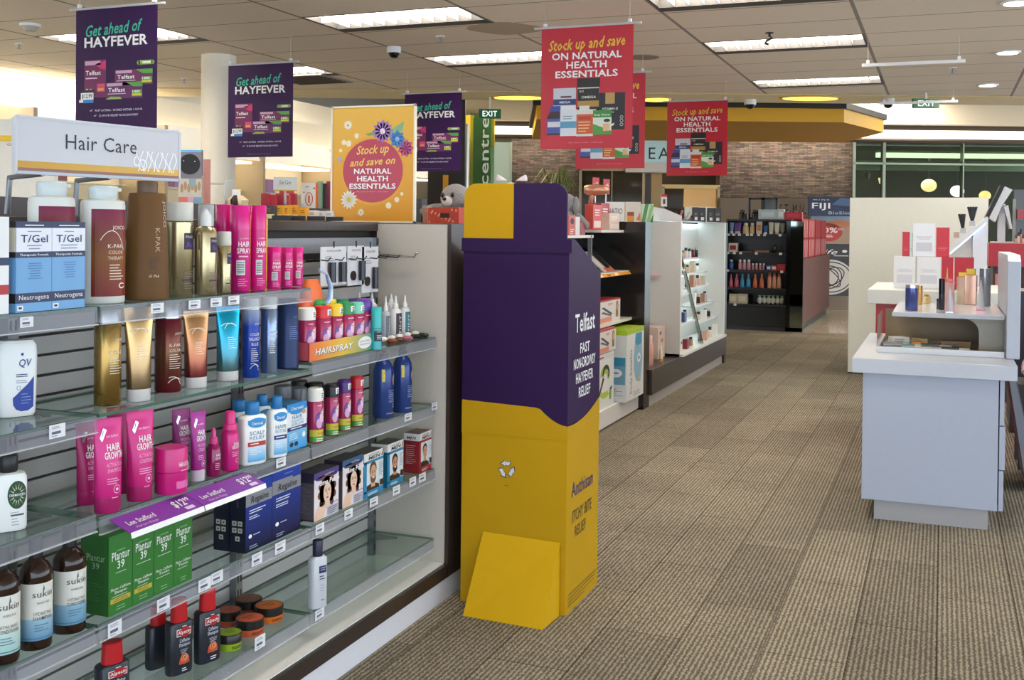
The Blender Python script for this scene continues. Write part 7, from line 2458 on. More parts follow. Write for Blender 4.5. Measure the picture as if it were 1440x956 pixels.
# top shelf: bear, gift boxes, copper dryer and red packs
zS = 1.495
a = PX(822, 300, -2.62)
bear('grey plush bear beside the purple header, turned away', -2.75, 8.08, zS, .98, FACE+1.57)
for i, (u0, u1, vt, hx, lab, x_) in enumerate([(800, 809, 303, '#c05a50', 'coral gift box with a black disc below the turned-away bear', -2.61), (809.5, 815.5, 305, '#e2dcd8', 'white speckled gift box below the turned-away bear', -2.61),
                                              (816, 823, 313, '#8a2832', 'dark red gift box at the end of the near white shelf', -2.61)]):
    aisle_box('gift_box', lab, 'gift box', x_, u0, u1, 320, zS, vt, .04, M(hx, .4), (lambda w, h: G().ell(0, h*.7, w*.3, h*.16, M('#241c1e'), 1).lines(-w*.3, w*.3, h*.3, 3, h*.1, h*.04, M('#f0d8d0'))) if i == 0 else None)
zS2 = 1.537
for i, (u0, u1, vt, hx, lab, x_) in enumerate([(834, 846, 288, '#c8483e', 'red hair tool carton next to the turned-away bear', -2.6), (845, 857, 286, '#a82a30', 'dark red hair tool carton under the copper dryer', -2.64),
                                              (857, 871, 300, '#d8bdae', 'white and red pack leaning at the end of the top shelf', -2.56)]):
    aisle_box('hair_tool_carton', lab, 'carton', x_, u0, u1, 310, zS2, vt, .07, M(hx, .4), lambda w, h: G().rect(-w*.4, h*.08, w*.4, h*.35, M('#ead6cc'), 1).lines(-w*.3, w*.3, h*.8, 3, h*.1, h*.04, M('#f4e3dc')))
for i, (u, v, lab) in enumerate([(838, 262, 'red price flag above the purple header corner'), (853, 264, 'red price flag standing behind the copper hair dryer')]):
    a = PX(u, v, -2.75)
    t = thing('price_flag', lab, 'sign', (a.x, a.y, zS2), FACE-.3, 'red price flags')
    z_ = a.z-t.location.z
    b = MB().box(-.05, .05, 0, .003, z_-.055, z_+.075, M('#c4262c', .4))
    b.build('card', t, smooth=False)
    MB().box(-.006, .006, .003, .009, 0, z_, M('#d8d8d8', .3)).build('post', t, smooth=False)
    G().text('SAVE', 0, z_, .03, WH, w=.07, bold=.04, rot=.3).put(MB(), flat(0)).build('lettering', t, smooth=False)
a = PX(842, 277, -2.6)
t = thing('hair_dryer', 'shiny copper hair dryer body lying on top of the red cartons', 'hair dryer', (-2.62, a.y, a.z+.012), MR)
MB().loft([(-.1, .028, .028), (-.08, .04, .04), (.0, .048, .048), (.07, .036, .036), (.1, .02, .02)], M('#c98f74', .25, .6), 24).build('barrel', t, (0, 0, .045), rot=(0, math.pi/2, 0))
MB().tube([(-.03, 0, .04), (-.045, .0, -.05), (-.05, .01, -.09)], .018, M('#b87a60', .25, .6), 12).build('handle', t)

# ================================================================== COSMETICS GONDOLA
t = thing('gondola', 'white lit cosmetics unit on a dark brown base with a sloping mirror post', 'shelving unit', (-2.34, 11, 0))
o = (2.34, -11, 0)
BRN = M('#3a312d', .3)
CW = M('#dcdad4', .4)
MB().box(-2.95, -2.335, 9.24, 12.74, .1, .32, BRN).build('base', t, o, bevel=.003, smooth=False)
MB().box(-2.9, -2.36, 9.25, 12.6, 0, .1, M('#a8a29a', .35)).build('plinth', t, o, smooth=False)
MB().box(-2.37, -2.34, 12.62, 12.74, 0, .1, BRN).build('plinth_block', t, o, smooth=False)
MB().box(-2.95, -2.65, 9.24, 12.62, .32, 1.606, CW).build('back_panel', t, o, smooth=False)
MB().box(-2.65, -2.335, 10.3, 10.36, .32, 1.62, CW).build('side_panel', t, o, smooth=False)
MB().box(-2.65, -2.337, 12.55, 12.62, .32, 1.625, CW).build('side_panel', t, o, smooth=False)
MB().box(-2.95, -2.337, 12.622, 12.74, .1, 1.625, M('#2a2320', .3)).build('end_panel', t, o, smooth=False)
MB().box(-2.65, -2.3, 10.3, 12.55, .32, .345, M('#f0efea', .3)).build('white_sill', t, o, smooth=False)


def xs_at(z):
    return -2.6+(1.37-z)/1.03*.265


b = MB()
b.add([(xs_at(1.6)-.03, 11.39, 1.6), (xs_at(.345)-.03, 11.39, .345), (xs_at(.345), 11.39, .345), (xs_at(1.6), 11.39, 1.6), (xs_at(1.6)-.03, 11.43, 1.6), (xs_at(.345)-.03, 11.43, .345), (xs_at(.345), 11.43, .345), (xs_at(1.6), 11.43, 1.6)],
      [(0, 1, 2, 3), (7, 6, 5, 4), (3, 2, 6, 7), (0, 3, 7, 4), (0, 4, 5, 1)], M('#a8b0aa', .08, 1.0))
b.build('mirror_post', t, o, smooth=False)
LED = EM('#d2f0f2', 5.0)
shel = []
for ya, yb, zl in ((10.36, 11.36, (1.394, 1.14, .88, .6)), (11.46, 12.55, (1.23, 1.07, .92, .73, .56))):
    for z in zl:
        s_ = MB().box(-2.65, xs_at(z)-.01, ya, yb, z-.02, z, M('#e6e6e6', .3)).build('shelf', t, o, smooth=False)
        MB().box(-2.645, -2.63, ya+.02, yb-.02, z-.034, z-.022, LED).build('light_strip', s_, smooth=False)
    MB().box(-2.645, -2.62, ya+.02, yb-.02, 1.58, 1.6, LED).build('light_strip', t, o, smooth=False)
    shel.append((ya, yb, zl+(.345,)))
MB().box(-2.65, -2.345, 10.3, 12.74, 1.626, 1.628, M('#c9c4cc', .35)).build('top_panel', t, o, smooth=False)
PAL = [('#e9d3c6', 'blush'), ('#1f1d20', 'black'), ('#d8a890', 'peach'), ('#f0ece4', 'white'), ('#a8765c', 'tan'), ('#c9b59a', 'beige'), ('#7a2430', 'dark red'), ('#2b4a7a', 'navy')]
ordn = ['first', 'second', 'third', 'fourth', 'fifth', 'sixth', 'seventh']
for bi, (ya, yb, zl) in enumerate(shel):
    for zi, z in enumerate(zl):
        n = 5
        for k in range(n):
            hx, nm = PAL[(k*3+zi*2+bi*5) % 8]
            yy = ya+.12+k*(yb-ya-.2)/n
            where = '%s from the white panel, %s shelf up, %s the mirror post' % (ordn[k], ordn[len(zl)-1-zi], 'before' if bi == 0 else 'past')
            xx = xs_at(z)-(.07 if z < 1.2 else .045)
            if (k+zi) % 3 == 0 and z < 1.2:
                simple_box('makeup_carton', nm+' makeup box, '+where, 'carton', xx+.045, yy, z+.001, .09, .05, .1+.03*((k+zi) % 2), M(hx, .35), FACE, group='makeup on the lit shelves')
            else:
                shape_bottle('makeup_bottle', nm+' makeup bottle, '+where, xx, yy, z+.001, .022, .09+.012*((k*2+zi) % 3), M(hx, .25), M('#26242a' if hx != '#1f1d20' else '#c9b59a', .3), .3, .8, group='makeup on the lit shelves', n=12)
# things on the deck of the first bay
aisle_box('skincare_carton', 'tall blush gift carton on the dark deck beside the white panel', 'carton', -2.47, 925, 935, 490, .321, 459, .16, M('#d9c0b2', .45), lambda w, h: G().ell(-w*.15, h*.8, w*.14, h*.06, M('#8a4a3c'), 1).rect(-w*.1, h*.5, w*.2, h*.62, M('#b87a68'), 1).lines(-w*.3, w*.3, h*.3, 3, h*.06, h*.02, M('#a8846f')))
for i, (y, x) in enumerate(((9.42, -2.44), (9.55, -2.44))):
    shape_bottle('skincare_bottle', ['tall pale pink bottle nearest the black end panel', 'tall pale pink bottle between its twin and the blush carton'][i], x, y, .321, .035, .27, M('#dfa89a', .25), M('#e3b8ac', .3), .25, .7, group='tall pale pink bottles')
t = thing('squeeze_tube', 'small cream tube with an orange cap before the blush carton', 'tube', (-2.4, 9.82, .321), FACE)
MB().loft([(.03, .024, .02), (.1, .028, .014), (.15, .03, .002)], M('#e9d9b8', .35), 20).build('body', t)
MB().loft([(0, .022, .018), (.03, .023, .019)], M('#d99a4a', .35), 20).build('cap', t)
# on the unit's top
zU = 1.608
for i, (u0, u1, vt, x_, gfx, hx, lab, nm) in enumerate([
        (852, 878, 284, -2.62, lambda w, h: G().text('NATIO', 0, h*.38, h*.3, M('#4a4a46'), w=w*.8), '#e4e6df', 'white boxed gift set with thin grey capital letters', 'gift_set'),
        (880, 901, 284, -2.62, lambda w, h: G().rect(-w*.4, 0, w*.05, h*.5, M('#c8892a'), 1).rect(-w*.4, h*.3, w*.05, h*.5, M('#8a3c24'), 2).poly([(w*.2, h*.1), (w*.5, h*.05), (w*.45, h*.5)], M('#d0703c'), 1), '#d5cbbd', 'beige boxed gift set with amber jars printed on it', 'gift_set'),
        (902, 919, 287, -2.62, lambda w, h: G().poly([(-w*.5, 0), (-w*.2, 0), (w*.1, h), (-w*.2, h)], M('#4f8f4a'), 1).poly([(-w*.1, 0), (w*.2, 0), (w*.5, h*.9), (w*.3, h)], M('#8fbf7a'), 2).poly([(w*.2, 0), (w*.45, 0), (w*.5, h*.5)], M('#2f6f3a'), 1), '#c9dcc0', 'green leaf-printed gift set beside the white top block', 'gift_set')]):
    a = PX((u0+u1)/2, 300, x_)
    k = depth(a)/F
    simple_box(nm, lab, 'gift set', a.x, a.y, zU, (u1-u0)*k, .12, zat((u0+u1)/2, vt, a)-zU, M(hx, .4), MR, gfx)
a = PX(938, 302, -2.6)
t = thing('tester_block', 'white sloping tester block on top of the cosmetics unit', 'display block', (a.x, a.y, 1.63), MR)
w = 40*depth(a)/F
MB().prism([(-w/2, .0), (w/2, .0), (w/2, .05), (-w*.1, .12), (-w/2, .14)], -.05, .2, M('#dcdbd4', .35)).build('block', t, smooth=False)
a = PX(934, 280, -2.6)
simple_box('red_top_carton', 'narrow white carton with a red top standing on the white tester block', 'carton', a.x, a.y, 1.773, 8*depth(a)/F, .04, .12, M('#e6dfdc', .4), MR, lambda w, h: G().rect(-w/2, h*.8, w/2, h, M('#c0262c'), 1).rect(-w*.2, h*.2, w*.2, h*.6, M('#2a2626'), 1))
a = PX(964, 296, -2.58)
t = thing('tester_stand', 'pinkish brush and palette tester stand on top of the cosmetics unit', 'tester stand', (a.x-.03, a.y-.15, 1.63), MR)
MB().prism([(-.1, 0), (.14, 0), (.2, .07), (.17, .075), (.1, .02), (-.1, .02)], 0, .1, M('#b8a8b2', .35)).build('base', t, smooth=False)
for k in range(4):
    MB().tube([(-.06+k*.06, .05, .02), (-.03+k*.07, .05, .1+.02*(k % 2))], .012, M(['#2a2428', '#c9707a', '#e9dcd8', '#3a2a30'][k], .3), 10).build('brush', t)
for i, (u, ww) in enumerate(((979, 8), (988, 9), (1000, 8), (1009.5, 9))):
    a = PX(u, 298, -2.42)
    k = depth(a)/F
    simple_box('fragrance_carton', ['first black carton with a white label on the unit top', 'second black carton with a white label on the unit top', 'third black carton, first of the pair nearer the black stand', 'last black carton with a white label, closest to the black stand'][i],
               'carton', a.x, a.y, 1.63, ww*k, .08, 20*k, M('#1b1a1c', .35), MR, lambda w, h: G().rect(-w*.25, h*.1, w*.25, h*.32, M('#e3e0dc'), 1).lines(-w*.3, w*.3, h*.6, 2, h*.1, h*.04, M('#8a8680')), group='black cartons on the unit top')
t = thing('wall_bracket_shelf', 'tiny pink shelf on the white panel of the cosmetics unit', 'shelf', (-2.6, 10.24, 1.08))
MB().box(-.04, .06, 0, .06, 0, .02, M('#d8a8b0', .4)).build('ledge', t, smooth=False)
MB().box(-.03, .05, .03, .06, .02, .06, M('#e9d8d4', .4)).build('holder', t, smooth=False)

# ================================================================== BLACK STAND BY THE MALL
YS = 17.0
sx0, sx1 = -3.14, -1.97
t = thing('black_stand', 'tall black display stand with five shelves of toiletries at the mall edge', 'display stand', ((sx0+sx1)/2, YS, 0))
W_ = sx1-sx0
px2m = lambda u: PY(u, 400, YS).x-(sx0+sx1)/2
zpx = lambda v: PY(1065, v, YS).z
ZT = zpx(311)
xm = px2m(1105)
MB().box(-W_/2, W_/2, 0, .05, 0, .06, BLK).build('kick', t, smooth=False)
MB().box(-W_/2, xm, .45, .5, 0, ZT, BLK).box(-W_/2, -W_/2+.02, 0, .45, 0, ZT, BLK).build('back_panel', t, smooth=False)
MB().box(xm, px2m(1111), 0, .5, 0, ZT, M('#0f0e0f', .12)).build('post', t, smooth=False)
MB().box(px2m(1111), W_/2, .0, .03, .0, ZT, M('#8d9a92', .04, 1.0)).build('mirror_strip', t, smooth=False)
MB().box(px2m(1111), W_/2, .03, 4.2, .12, zpx(363), M('#5a3226', .5, spec=.12)).build('side_body', t, smooth=False)
MB().box(px2m(1111)+.05, W_/2-.04, .03, 4.1, 0, .12, BLK).build('side_plinth', t, smooth=False)
MB().box(-W_/2, xm, .03, .45, 0, zpx(432), BLK).build('base', t, smooth=False)
lev = [zpx(v) for v in (329, 355, 380, 405, 428)]
for z in lev:
    MB().box(-W_/2+.02, xm, .0, .45, z-.035, z, M('#1a191b', .35)).build('shelf', t, smooth=False)
MB().box(-W_/2, xm, 0, .5, ZT, ZT+.03, M('#2a2829', .35)).build('top_panel', t, smooth=False)
cX = (sx0+sx1)/2


def st_item(row, u0, u1, vt, kind, hx, capx, lab, name, group):
    z = lev[row]+.001 if row < 5 else ZT+.032
    a, c = PY(u0, 400, YS+.06), PY(u1, 400, YS+.06)
    x, w = (a.x+c.x)/2, c.x-a.x
    h = PY((u0+u1)/2, vt, YS+.06).z-z
    if 0 < row < 5:
        h = min(h, lev[row-1]-z-.04)
    elif row == 0:
        h = min(h, ZT-z-.006)
    if kind == 'box':
        return simple_box(name, lab, 'carton', x, YS+.04, z, w, .1, h, M(hx, .35), 0, (lambda w, h: G().rect(-w*.35, h*.25, w*.35, h*.75, M(capx), 1)) if capx else None, group=group)
    if kind == 'tube':
        t = thing(name, lab, 'tube', (x, YS+.08, z), 0, group)
        MB().loft([(h*.2, w*.42, w*.36), (h*.6, w*.46, w*.25), (h, w*.5, .004)], M(hx, .35), 16).build('body', t)
        MB().loft([(0, w*.4, w*.34), (h*.2, w*.4, w*.34)], M(capx, .35), 16).build('cap', t)
        return t
    tp = .45 if kind == 'tall' else .8
    return shape_bottle(name, lab, x, YS+.09, z, w*.48, h, M(hx, .2), M(capx, .3), .22, .8, tp, group, n=14)


C_ = lambda x: 980+x/3.985
V_ = lambda y: 250+y/3.985
g1 = 'tubes and jars on the top black shelf'
for x0, x1, yt, kd, hx, cx_, lab in [(175, 202, 250, 'tube', '#7f9cc4', '#e8ecf2', 'blue-white tube at the outer end of the top black shelf'), (203, 243, 250, 'tube', '#6a4a9a', '#d8cfe2', 'broad purple tube on the top black shelf'),
                                     (250, 288, 252, 'jar', '#d9c093', '#efe4cc', 'first cream domed jar on the top black shelf'), (290, 320, 252, 'jar', '#d9c093', '#efe4cc', 'second cream domed jar on the top black shelf'),
                                     (330, 360, 236, 'box', '#d8cdbd', '#c8803c', 'tall beige carton on the top black shelf'), (366, 392, 268, 'tube', '#2b6aa8', '#e8ecf2', 'short blue tube beside the tall beige carton'),
                                     (396, 425, 248, 'tube', '#d8d2c2', '#e8e6de', 'first cream tube past the blue one on the top black shelf'), (428, 459, 250, 'tube', '#e6e3d8', '#d8c9a8', 'second cream tube past the blue one on the top black shelf'), (461, 490, 252, 'tube', '#8d9490', '#5a605c', 'grey tube next to the black post')]:
    st_item(0, C_(x0), C_(x1), V_(yt), kd, hx, cx_, lab, 'toiletry_tube' if kd == 'tube' else 'toiletry_jar' if kd == 'jar' else 'toiletry_carton', g1)
for x0, x1, yt, kd, hx, cx_, lab in [(176, 225, 366, 'box', '#d9cfbd', '#8a2a2c', 'cream and red carton on the second black shelf'), (230, 310, 412, 'box', '#8a5c34', None, 'flat wooden tray, first on the second black shelf'),
                                     (322, 405, 407, 'box', '#9a6a3c', None, 'flat wooden tray, second on the second black shelf'), (417, 443, 362, 'jar', '#241d1a', '#17151a', 'dark bottle with a pale label on the second black shelf')]:
    st_item(1, C_(x0), C_(x1), V_(yt), kd, hx, cx_, lab, {'box': 'toiletry_carton', 'jar': 'toiletry_bottle'}[kd] if 'tray' not in lab else 'wooden_tray', 'goods on the second black shelf')
st_item(2, C_(175), C_(203), V_(458), 'jar', '#2f5aa8', '#c9d6ea', 'blue bottle at the outer end of the third black shelf', 'toiletry_bottle', 'bottles on the third black shelf')
for k in range(3):
    st_item(2, C_(228+k*24.5), C_(250+k*24.5), V_(458), 'jar', '#d89aa8', '#f0e6e6', '%s of three taller pink bottles on the third black shelf' % ordn[k], 'toiletry_bottle', 'bottles on the third black shelf')
for k in range(4):
    st_item(2, C_(302+k*20.5), C_(320+k*20.5), V_(480), 'jar', '#c98a96', '#f2eeee', '%s of four short pink bottles on the third black shelf' % ordn[k], 'toiletry_bottle', 'bottles on the third black shelf')
for x0, x1, yt, hx, cx_, lab in [(389, 415, 490, '#2f5a9a', '#e8ecf2', 'small blue and white carton on the third black shelf'), (417, 447, 490, '#c0303c', '#f0e4e4', 'small red and white carton on the third black shelf'), (450, 495, 484, '#b8262c', None, 'larger red carton next to the black post on the third shelf')]:
    st_item(2, C_(x0), C_(x1), V_(yt), 'box', hx, cx_, lab, 'toiletry_carton', 'cartons on the third black shelf')
for k, (x0, x1, hx, nm) in enumerate([(174, 203, '#c8637c', 'first pink'), (205, 235, '#c8637c', 'second pink'), (237, 268, '#3f8fb8', 'first blue'), (270, 302, '#3f8fb8', 'second blue'), (309, 340, '#d86a4a', 'first coral'), (345, 377, '#d86a4a', 'second coral')]):
    st_item(3, C_(x0), C_(x1), V_(538), 'tall', hx, hx, '%s long-necked bottle on the fourth black shelf' % nm, 'bath_bottle', 'long-necked bottles on the fourth black shelf')
for k in range(3):
    st_item(3, C_(392+k*27), C_(418+k*27), V_(533), 'jar', '#dba07c', '#b8603c', '%s of three peach bottles with white labels beside the black post' % ordn[k], 'lotion_bottle', 'peach bottles on the fourth black shelf')
for k in range(2):
    st_item(4, C_(183+k*45), C_(226+k*58), V_(650), 'box', '#c4bda4', '#d9d3bf', '%s pale soap carton on the lowest black shelf' % ordn[k], 'soap_carton', 'pale soap cartons')
for k in range(6):
    a = PY(C_(350+k*25), 425, YS+.1)
    t = thing('cotton_pad_bag', '%s white cotton ball bag from the pale soap cartons on the lowest black shelf' % ordn[k], 'bag', (a.x, YS+.14, lev[4]+.001), 0, 'white cotton bags')
    MB().ball((0, 0, .055), .038, .05, .055, M('#dfe3d8', .5, bump=.5, scale=40), 12, 8).build('bag', t)
    MB().loft([(.105, .012, .012), (.135, .03, .006)], M('#8fae8a', .5), 10).build('tie', t)
for x0, x1, yt, kd, hx, cx_, lab, nm in [(228, 275, 178, 'jar', '#17161a', '#17161a', 'black pump bottle on top of the stand, outer one', 'pump_bottle'), (298, 345, 178, 'jar', '#17161a', '#17161a', 'black pump bottle on top of the stand, beside the pale blue carton', 'pump_bottle'),
                                         (340, 445, 178, 'box', '#b8d2dc', '#d6e6ea', 'wide pale blue carton on top of the stand', 'gift_carton'), (447, 484, 176, 'box', '#c9dde2', '#eef4f4', 'white and blue carton behind the red one on top of the stand', 'gift_carton'), (487, 585, 192, 'box', '#c02a44', '#d8485c', 'wide crimson carton on top of the stand', 'gift_carton')]:
    o_ = st_item(5, C_(x0), C_(x1), V_(yt), kd, hx, cx_, lab, nm, 'goods on top of the black stand')
for k in range(7):
    st_item(5, C_(468+k*17), C_(478+k*17), V_(168 + (k % 3)*6), 'jar', ['#2a2428', '#c9a0b0', '#1d1b20'][k % 3], '#17161a', '%s small dark bottle above the crimson carton' % ordn[k], 'nail_polish', 'small bottles on top of the black stand').location.y = YS+.3
t = thing('mirror_display', 'open black folding frame standing on top of the black stand', 'frame', (cX+px2m((C_(265)+C_(425))/2), YS+.35, ZT+.032))
b = MB()
hw = (C_(425)-C_(265))/2*YS/F
hh = zpx(V_(120))-ZT
for s_ in (-1, 1):
    b.box(min(0, s_*hw), max(0, s_*hw), 0, .02, hh-.03, hh, BLK).box(min(s_*hw, s_*(hw-.03)), max(s_*hw, s_*(hw-.03)), 0, .02, 0, hh, BLK)
b.box(-.03, .03, 0, .02, 0, hh, BLK).box(-hw, hw, 0, .02, 0, .03, BLK)
b.build('frame', t, smooth=False)
MB().box(.03, hw-.03, .005, .015, .03, hh-.03, M('#4a4844', .1)).build('panel', t, smooth=False)
# red promotional cartons stacked on the stand's long side
SXR = sx1-.22
zb0 = zpx(363)+.002
for i in range(4):
    for j in range(2):
        y = YS+.5+i*.95
        t = thing('sock_carton', 'red and white printed carton, %s along the stand side, %s layer' % (ordn[i], ['lower', 'upper'][j]), 'carton', (sx1-.03, y, zb0+j*.31), FACE, 'red cartons along the stand side')
        MB().box(-.44, .44, 0, .12, 0, .305, M('#94161e', .5, spec=.12)).build('carton', t, smooth=False)
        q = G()
        for k in range(4):
            q.poly([(-.4+k*.2, .02), (-.35+k*.2, .02), (-.3+k*.2, .16), (-.3+k*.2, .28), (-.36+k*.2, .28), (-.36+k*.2, .14)], M('#b89a92', .6, spec=.12), 1)
        if j == 0 or i < 2:
            q.put(MB(), flat(0)).build('print', t, smooth=False)
for u0, u1, v in [(1022+i*11, 1025.5+i*11, 0) for i in range(8)]:
    pass
for r_i, us in enumerate(((1023, 1031, 1039, 1050, 1056, 1066, 1074, 1096), (1023, 1032, 1041, 1063, 1097), (1023, 1099), (), (1034,))):
    for k, u in enumerate(us):
        a = PY(u, 400, YS)
        t = thing('price_ticket', 'tiny white price ticket, %s on the %s shelf edge of the black stand' % ((ordn+['eighth'])[k], ordn[r_i]), 'price ticket', (a.x, YS-.003, lev[r_i]-.033), 0, 'price tickets on the black stand')
        MB().box(-.022, .022, 0, .002, 0, .036, M('#e3e3e0', .5)).build('card', t, smooth=False)
# ================================================================== WHITE COUNTER AND WHAT STANDS ON IT
LW = M('#b0b9cb', .35)
t = thing('counter', 'white cosmetics counter with an overhanging top, grey kick and three drawers at its end', 'counter', (-.05, 6.1, 0))
MB().box(-.275, .288, .06, 1.4, 0, .104, M('#a3a3a6', .4)).build('kick', t, smooth=False)
MB().box(-.34, .33, .045, 1.5, .105, .788, LW).build('body', t, bevel=.002, smooth=False)
MB().box(-.395, .414, 0, 1.57, .789, .867, M('#c6ccd8', .3)).build('top', t, bevel=.003, smooth=False)
for z0_, z1_ in ((.107, .315), (.321, .545), (.551, .786)):
    MB().box(.336, .358 if z0_ != .321 else .364, .05, 1.48, z0_, z1_, LW).build('drawer', t, bevel=.001, smooth=False)

t = thing('tester_unit', 'grey and white make-up tester unit with an open lower tray and tall end panel', 'tester unit', (0, 6.45, .868))
GRY = M('#c4c6cc', .3)
sh = MB().box(-.338, .318, 0, .02, 0, .032, M('#d6d8dc', .3)).box(-.338, .318, .02, .7, 0, .006, M('#cbbfa8', .4))
sh.box(-.338, -.325, .02, .7, .006, .032, GRY)
sh.build('tray', t, smooth=False)
MB().box(-.262, .322, .05, 1.05, .2, .222, M('#b4b6bc', .25)).build('upper_shelf', t, bevel=.004, smooth=False)
MB().box(-.255, .318, .055, 1.04, .2225, .226, M('#cfd2d8', .15)).build('shelf_mat', t, smooth=False)
b = MB()
pr_ = [(-.03, 0), (1.05, 0), (1.05, .56), (.04, .56), (-.03, .525)]
b.v = []
k = len(pr_)
b.add([(.326, y, z) for y, z in pr_]+[(.392, y, z) for y, z in pr_], [tuple(reversed(range(k))), tuple(range(k, 2*k))]+[(i, (i+1) % k, k+(i+1) % k, k+i) for i in range(k)], M('#b9bfcc', .3))
b.build('end_panel', t, bevel=.004, smooth=False)
b = MB()
arch = [(.325, 0.008), (.325, .198), (-.25, .198), (-.25, .185), (.12, .183)]+[(.12+.08*math.sin(a), .103+.08*math.cos(a)) for a in [math.pi/2*i/8 for i in range(1, 9)]]+[(.2, .008)]
b.prism([(x, z) for x, z in arch], .3, .33, M('#c9c2b2', .35))
b.build('arched_support', t, smooth=False)
MB().box(-.325, .31, .715, .725, .006, .198, M('#8f7a5c', .5)).build('rear_panel', t, smooth=False)
b = MB()
b.add([(-.338, .0, .034), (-.338, .06, .2), (-.333, .06, .2), (-.333, .0, .034), (-.338, .7, .034), (-.338, .7, .2)], [(0, 4, 5, 1), (0, 1, 2, 3)], CLEAR('#d8d2cc', .7))
b.build('clear_side', t, smooth=False)
# stock lying in the tray
for i, (x, y, L_, r_, hx, rz_, lab) in enumerate([(-.24, .25, .16, .014, '#b8bcc0', .3, 'silver tube lying in the tester tray'), (-.05, .3, .22, .012, '#8f9296', -.25, 'long grey pencil lying in the tester tray'),
                                                  (.06, .2, .18, .01, '#6f6c66', -.1, 'dark pencil lying in the tester tray'), (-.16, .13, .1, .016, '#9fc4c0', .1, 'pale green tube at the tray front')]):
    tg = thing('tester_tube', lab, 'make-up', (x, 6.45+y, .868+.008), rz_, 'testers lying in the tray')
    MB().tube([(-L_/2, 0, r_), (L_*.2, 0, r_)], r_, M(hx, .25, .5), 12).build('barrel', tg)
    MB().tube([(L_*.2, 0, r_), (L_/2, 0, r_)], r_*.85, M('#e6e3dc', .3), 12).build('cap', tg)
for i, (x, y, w_, d_, h_, hx, rz_, lab) in enumerate([(-.22, .34, .1, .07, .05, '#e4e2dc', .4, 'white patterned box tipped in the tester tray'), (-.12, .42, .09, .06, .04, '#d8c08a', -.2, 'gold and white box in the tester tray'), (-.06, .1, .12, .05, .022, '#e3e3d8', .0, 'flat pale box at the tray front'),
                                                      (.08, .38, .16, .09, .035, '#a8844c', .1, 'gold compact case in the tester tray'), (.2, .12, .16, .06, .01, '#d9cf8a', .05, 'flat yellow sheet at the tray front')]):
    simple_box('tester_box', lab, 'make-up', x, 6.45+y, .868+.008, w_, d_, h_, M(hx, .35), rz_, lambda w, h: G().lines(-w*.4, w*.4, h*.8, 3, h*.25, h*.08, M('#6a6a72')), group='testers in the tray')
tg = thing('tester_jar', 'small orange capped pot at the front of the tester tray', 'make-up', (-.13, 6.45+.2, .876))
MB().cyl(0, 0, 0, .03, .028, M('#e0d6c4', .3)).build('pot', tg)
MB().cyl(0, 0, .03, .042, .029, M('#e08a1c', .35)).build('lid', tg)

# perfumes and creams on the upper shelf
ZU2 = .868+.2275


def tester(u, v, w, vt, kind, hx, hx2, lab, capk=.25):
    p_ = PZ(u, v, ZU2)
    k = depth(p_)/F
    r_, h_ = w*k/2, zat(u, vt, p_)-ZU2
    tg = thing('fragrance_tester', lab, 'perfume', (p_.x, p_.y+r_, ZU2), -.15, 'testers on the grey shelf')
    m1 = M(hx, .12, .3) if not hx.startswith('c') else CLEAR('#'+hx[1:], .5, .05, .7)
    m2 = M(hx2, .2, .7)
    zc = h_*(1-capk)
    if kind == 'cyl':
        MB().loft([(0, r_*.96, r_*.96), (.004, r_, r_), (zc, r_, r_)], m1, 22).build('bottle', tg)
        MB().loft([(zc, r_*1.0, r_*1.0), (h_, r_*.98, r_*.98)], m2, 22).build('cap', tg)
    elif kind == 'box':
        MB().box(-r_, r_, -r_*.6, r_*.6, 0, zc, m1).build('bottle', tg, bevel=.003, smooth=False)
        MB().box(-r_*.75, r_*.75, -r_*.5, r_*.5, zc, h_, m2).build('cap', tg, bevel=.002, smooth=False)
        if hx.startswith('c'):
            MB().box(-r_*.7, r_*.7, -r_*.4, r_*.4, .006, zc*.62, M(hx2, .3)).build('perfume', tg, smooth=False)
    else:
        MB().loft([(0, r_, r_*.8), (h_*.12, r_, r_*.8), (h_*.7, r_*.5, r_*.4), (h_, .002, .002)], m1, 16).build('cone', tg)
        MB().box(-r_*1.05, r_*1.05, -r_*.9, r_*.9, 0, h_*.06, m2).build('foot', tg, smooth=False)
    return tg


tester(1281.5, 437, 17, 401, 'cyl', '#4a5590', '#c9ccd4', 'blue-patterned silver-topped jar at the open end of the grey shelf', .12)
tester(1293, 429, 8, 402, 'cyl', '#d8a86a', '#c99a4a', 'small gold-capped bottle behind the blue-patterned jar')
tester(1303, 427, 10, 414, 'box', '#d9c58a', '#c9a85a', 'small flat gold bottle behind the blue-patterned jar')
tester(1324, 436, 8, 392, 'cyl', '#34363e', '#2a2a30', 'slim tall black and silver tube in the middle of the grey shelf', .5)
tester(1319, 435, 4, 420, 'cyl', '#3c3e44', '#2a2a30', 'tiny black tube beside the slim tall black one')
tester(1335, 439, 12, 393, 'box', 'cd8a8a0', '#a8444a', 'clear square bottle with red inside, middle of the grey shelf', .1)
tester(1336, 440.5, 10, 404, 'cone', 'ce0e4ec', '#b9bcc4', 'clear silver cone in front of the red clear bottle')
tester(1331.5, 430, 8, 377, 'cone', '#c99a4a', '#b8893a', 'tall gold cone behind the clear bottles')
tester(1353.5, 428, 15, 383, 'box', 'ce6dcc4', '#b58a2c', 'gold-capped clear bottle on the grey shelf', .14)
tester(1365, 429, 16, 378, 'box', '#e3b49c', '#a8842c', 'pink bottle with a broad gold cap', .18)
tester(1379, 437, 10, 394, 'cone', 'ce6e8ee', '#c06a78', 'white crystal cone with a pink foot')
tester(1385, 431, 15, 378, 'cyl', '#8f9298', '#9a9da4', 'tall silver cylinder bottle beside the end panel', .22)
p_ = PZ(1308, 430, ZU2)

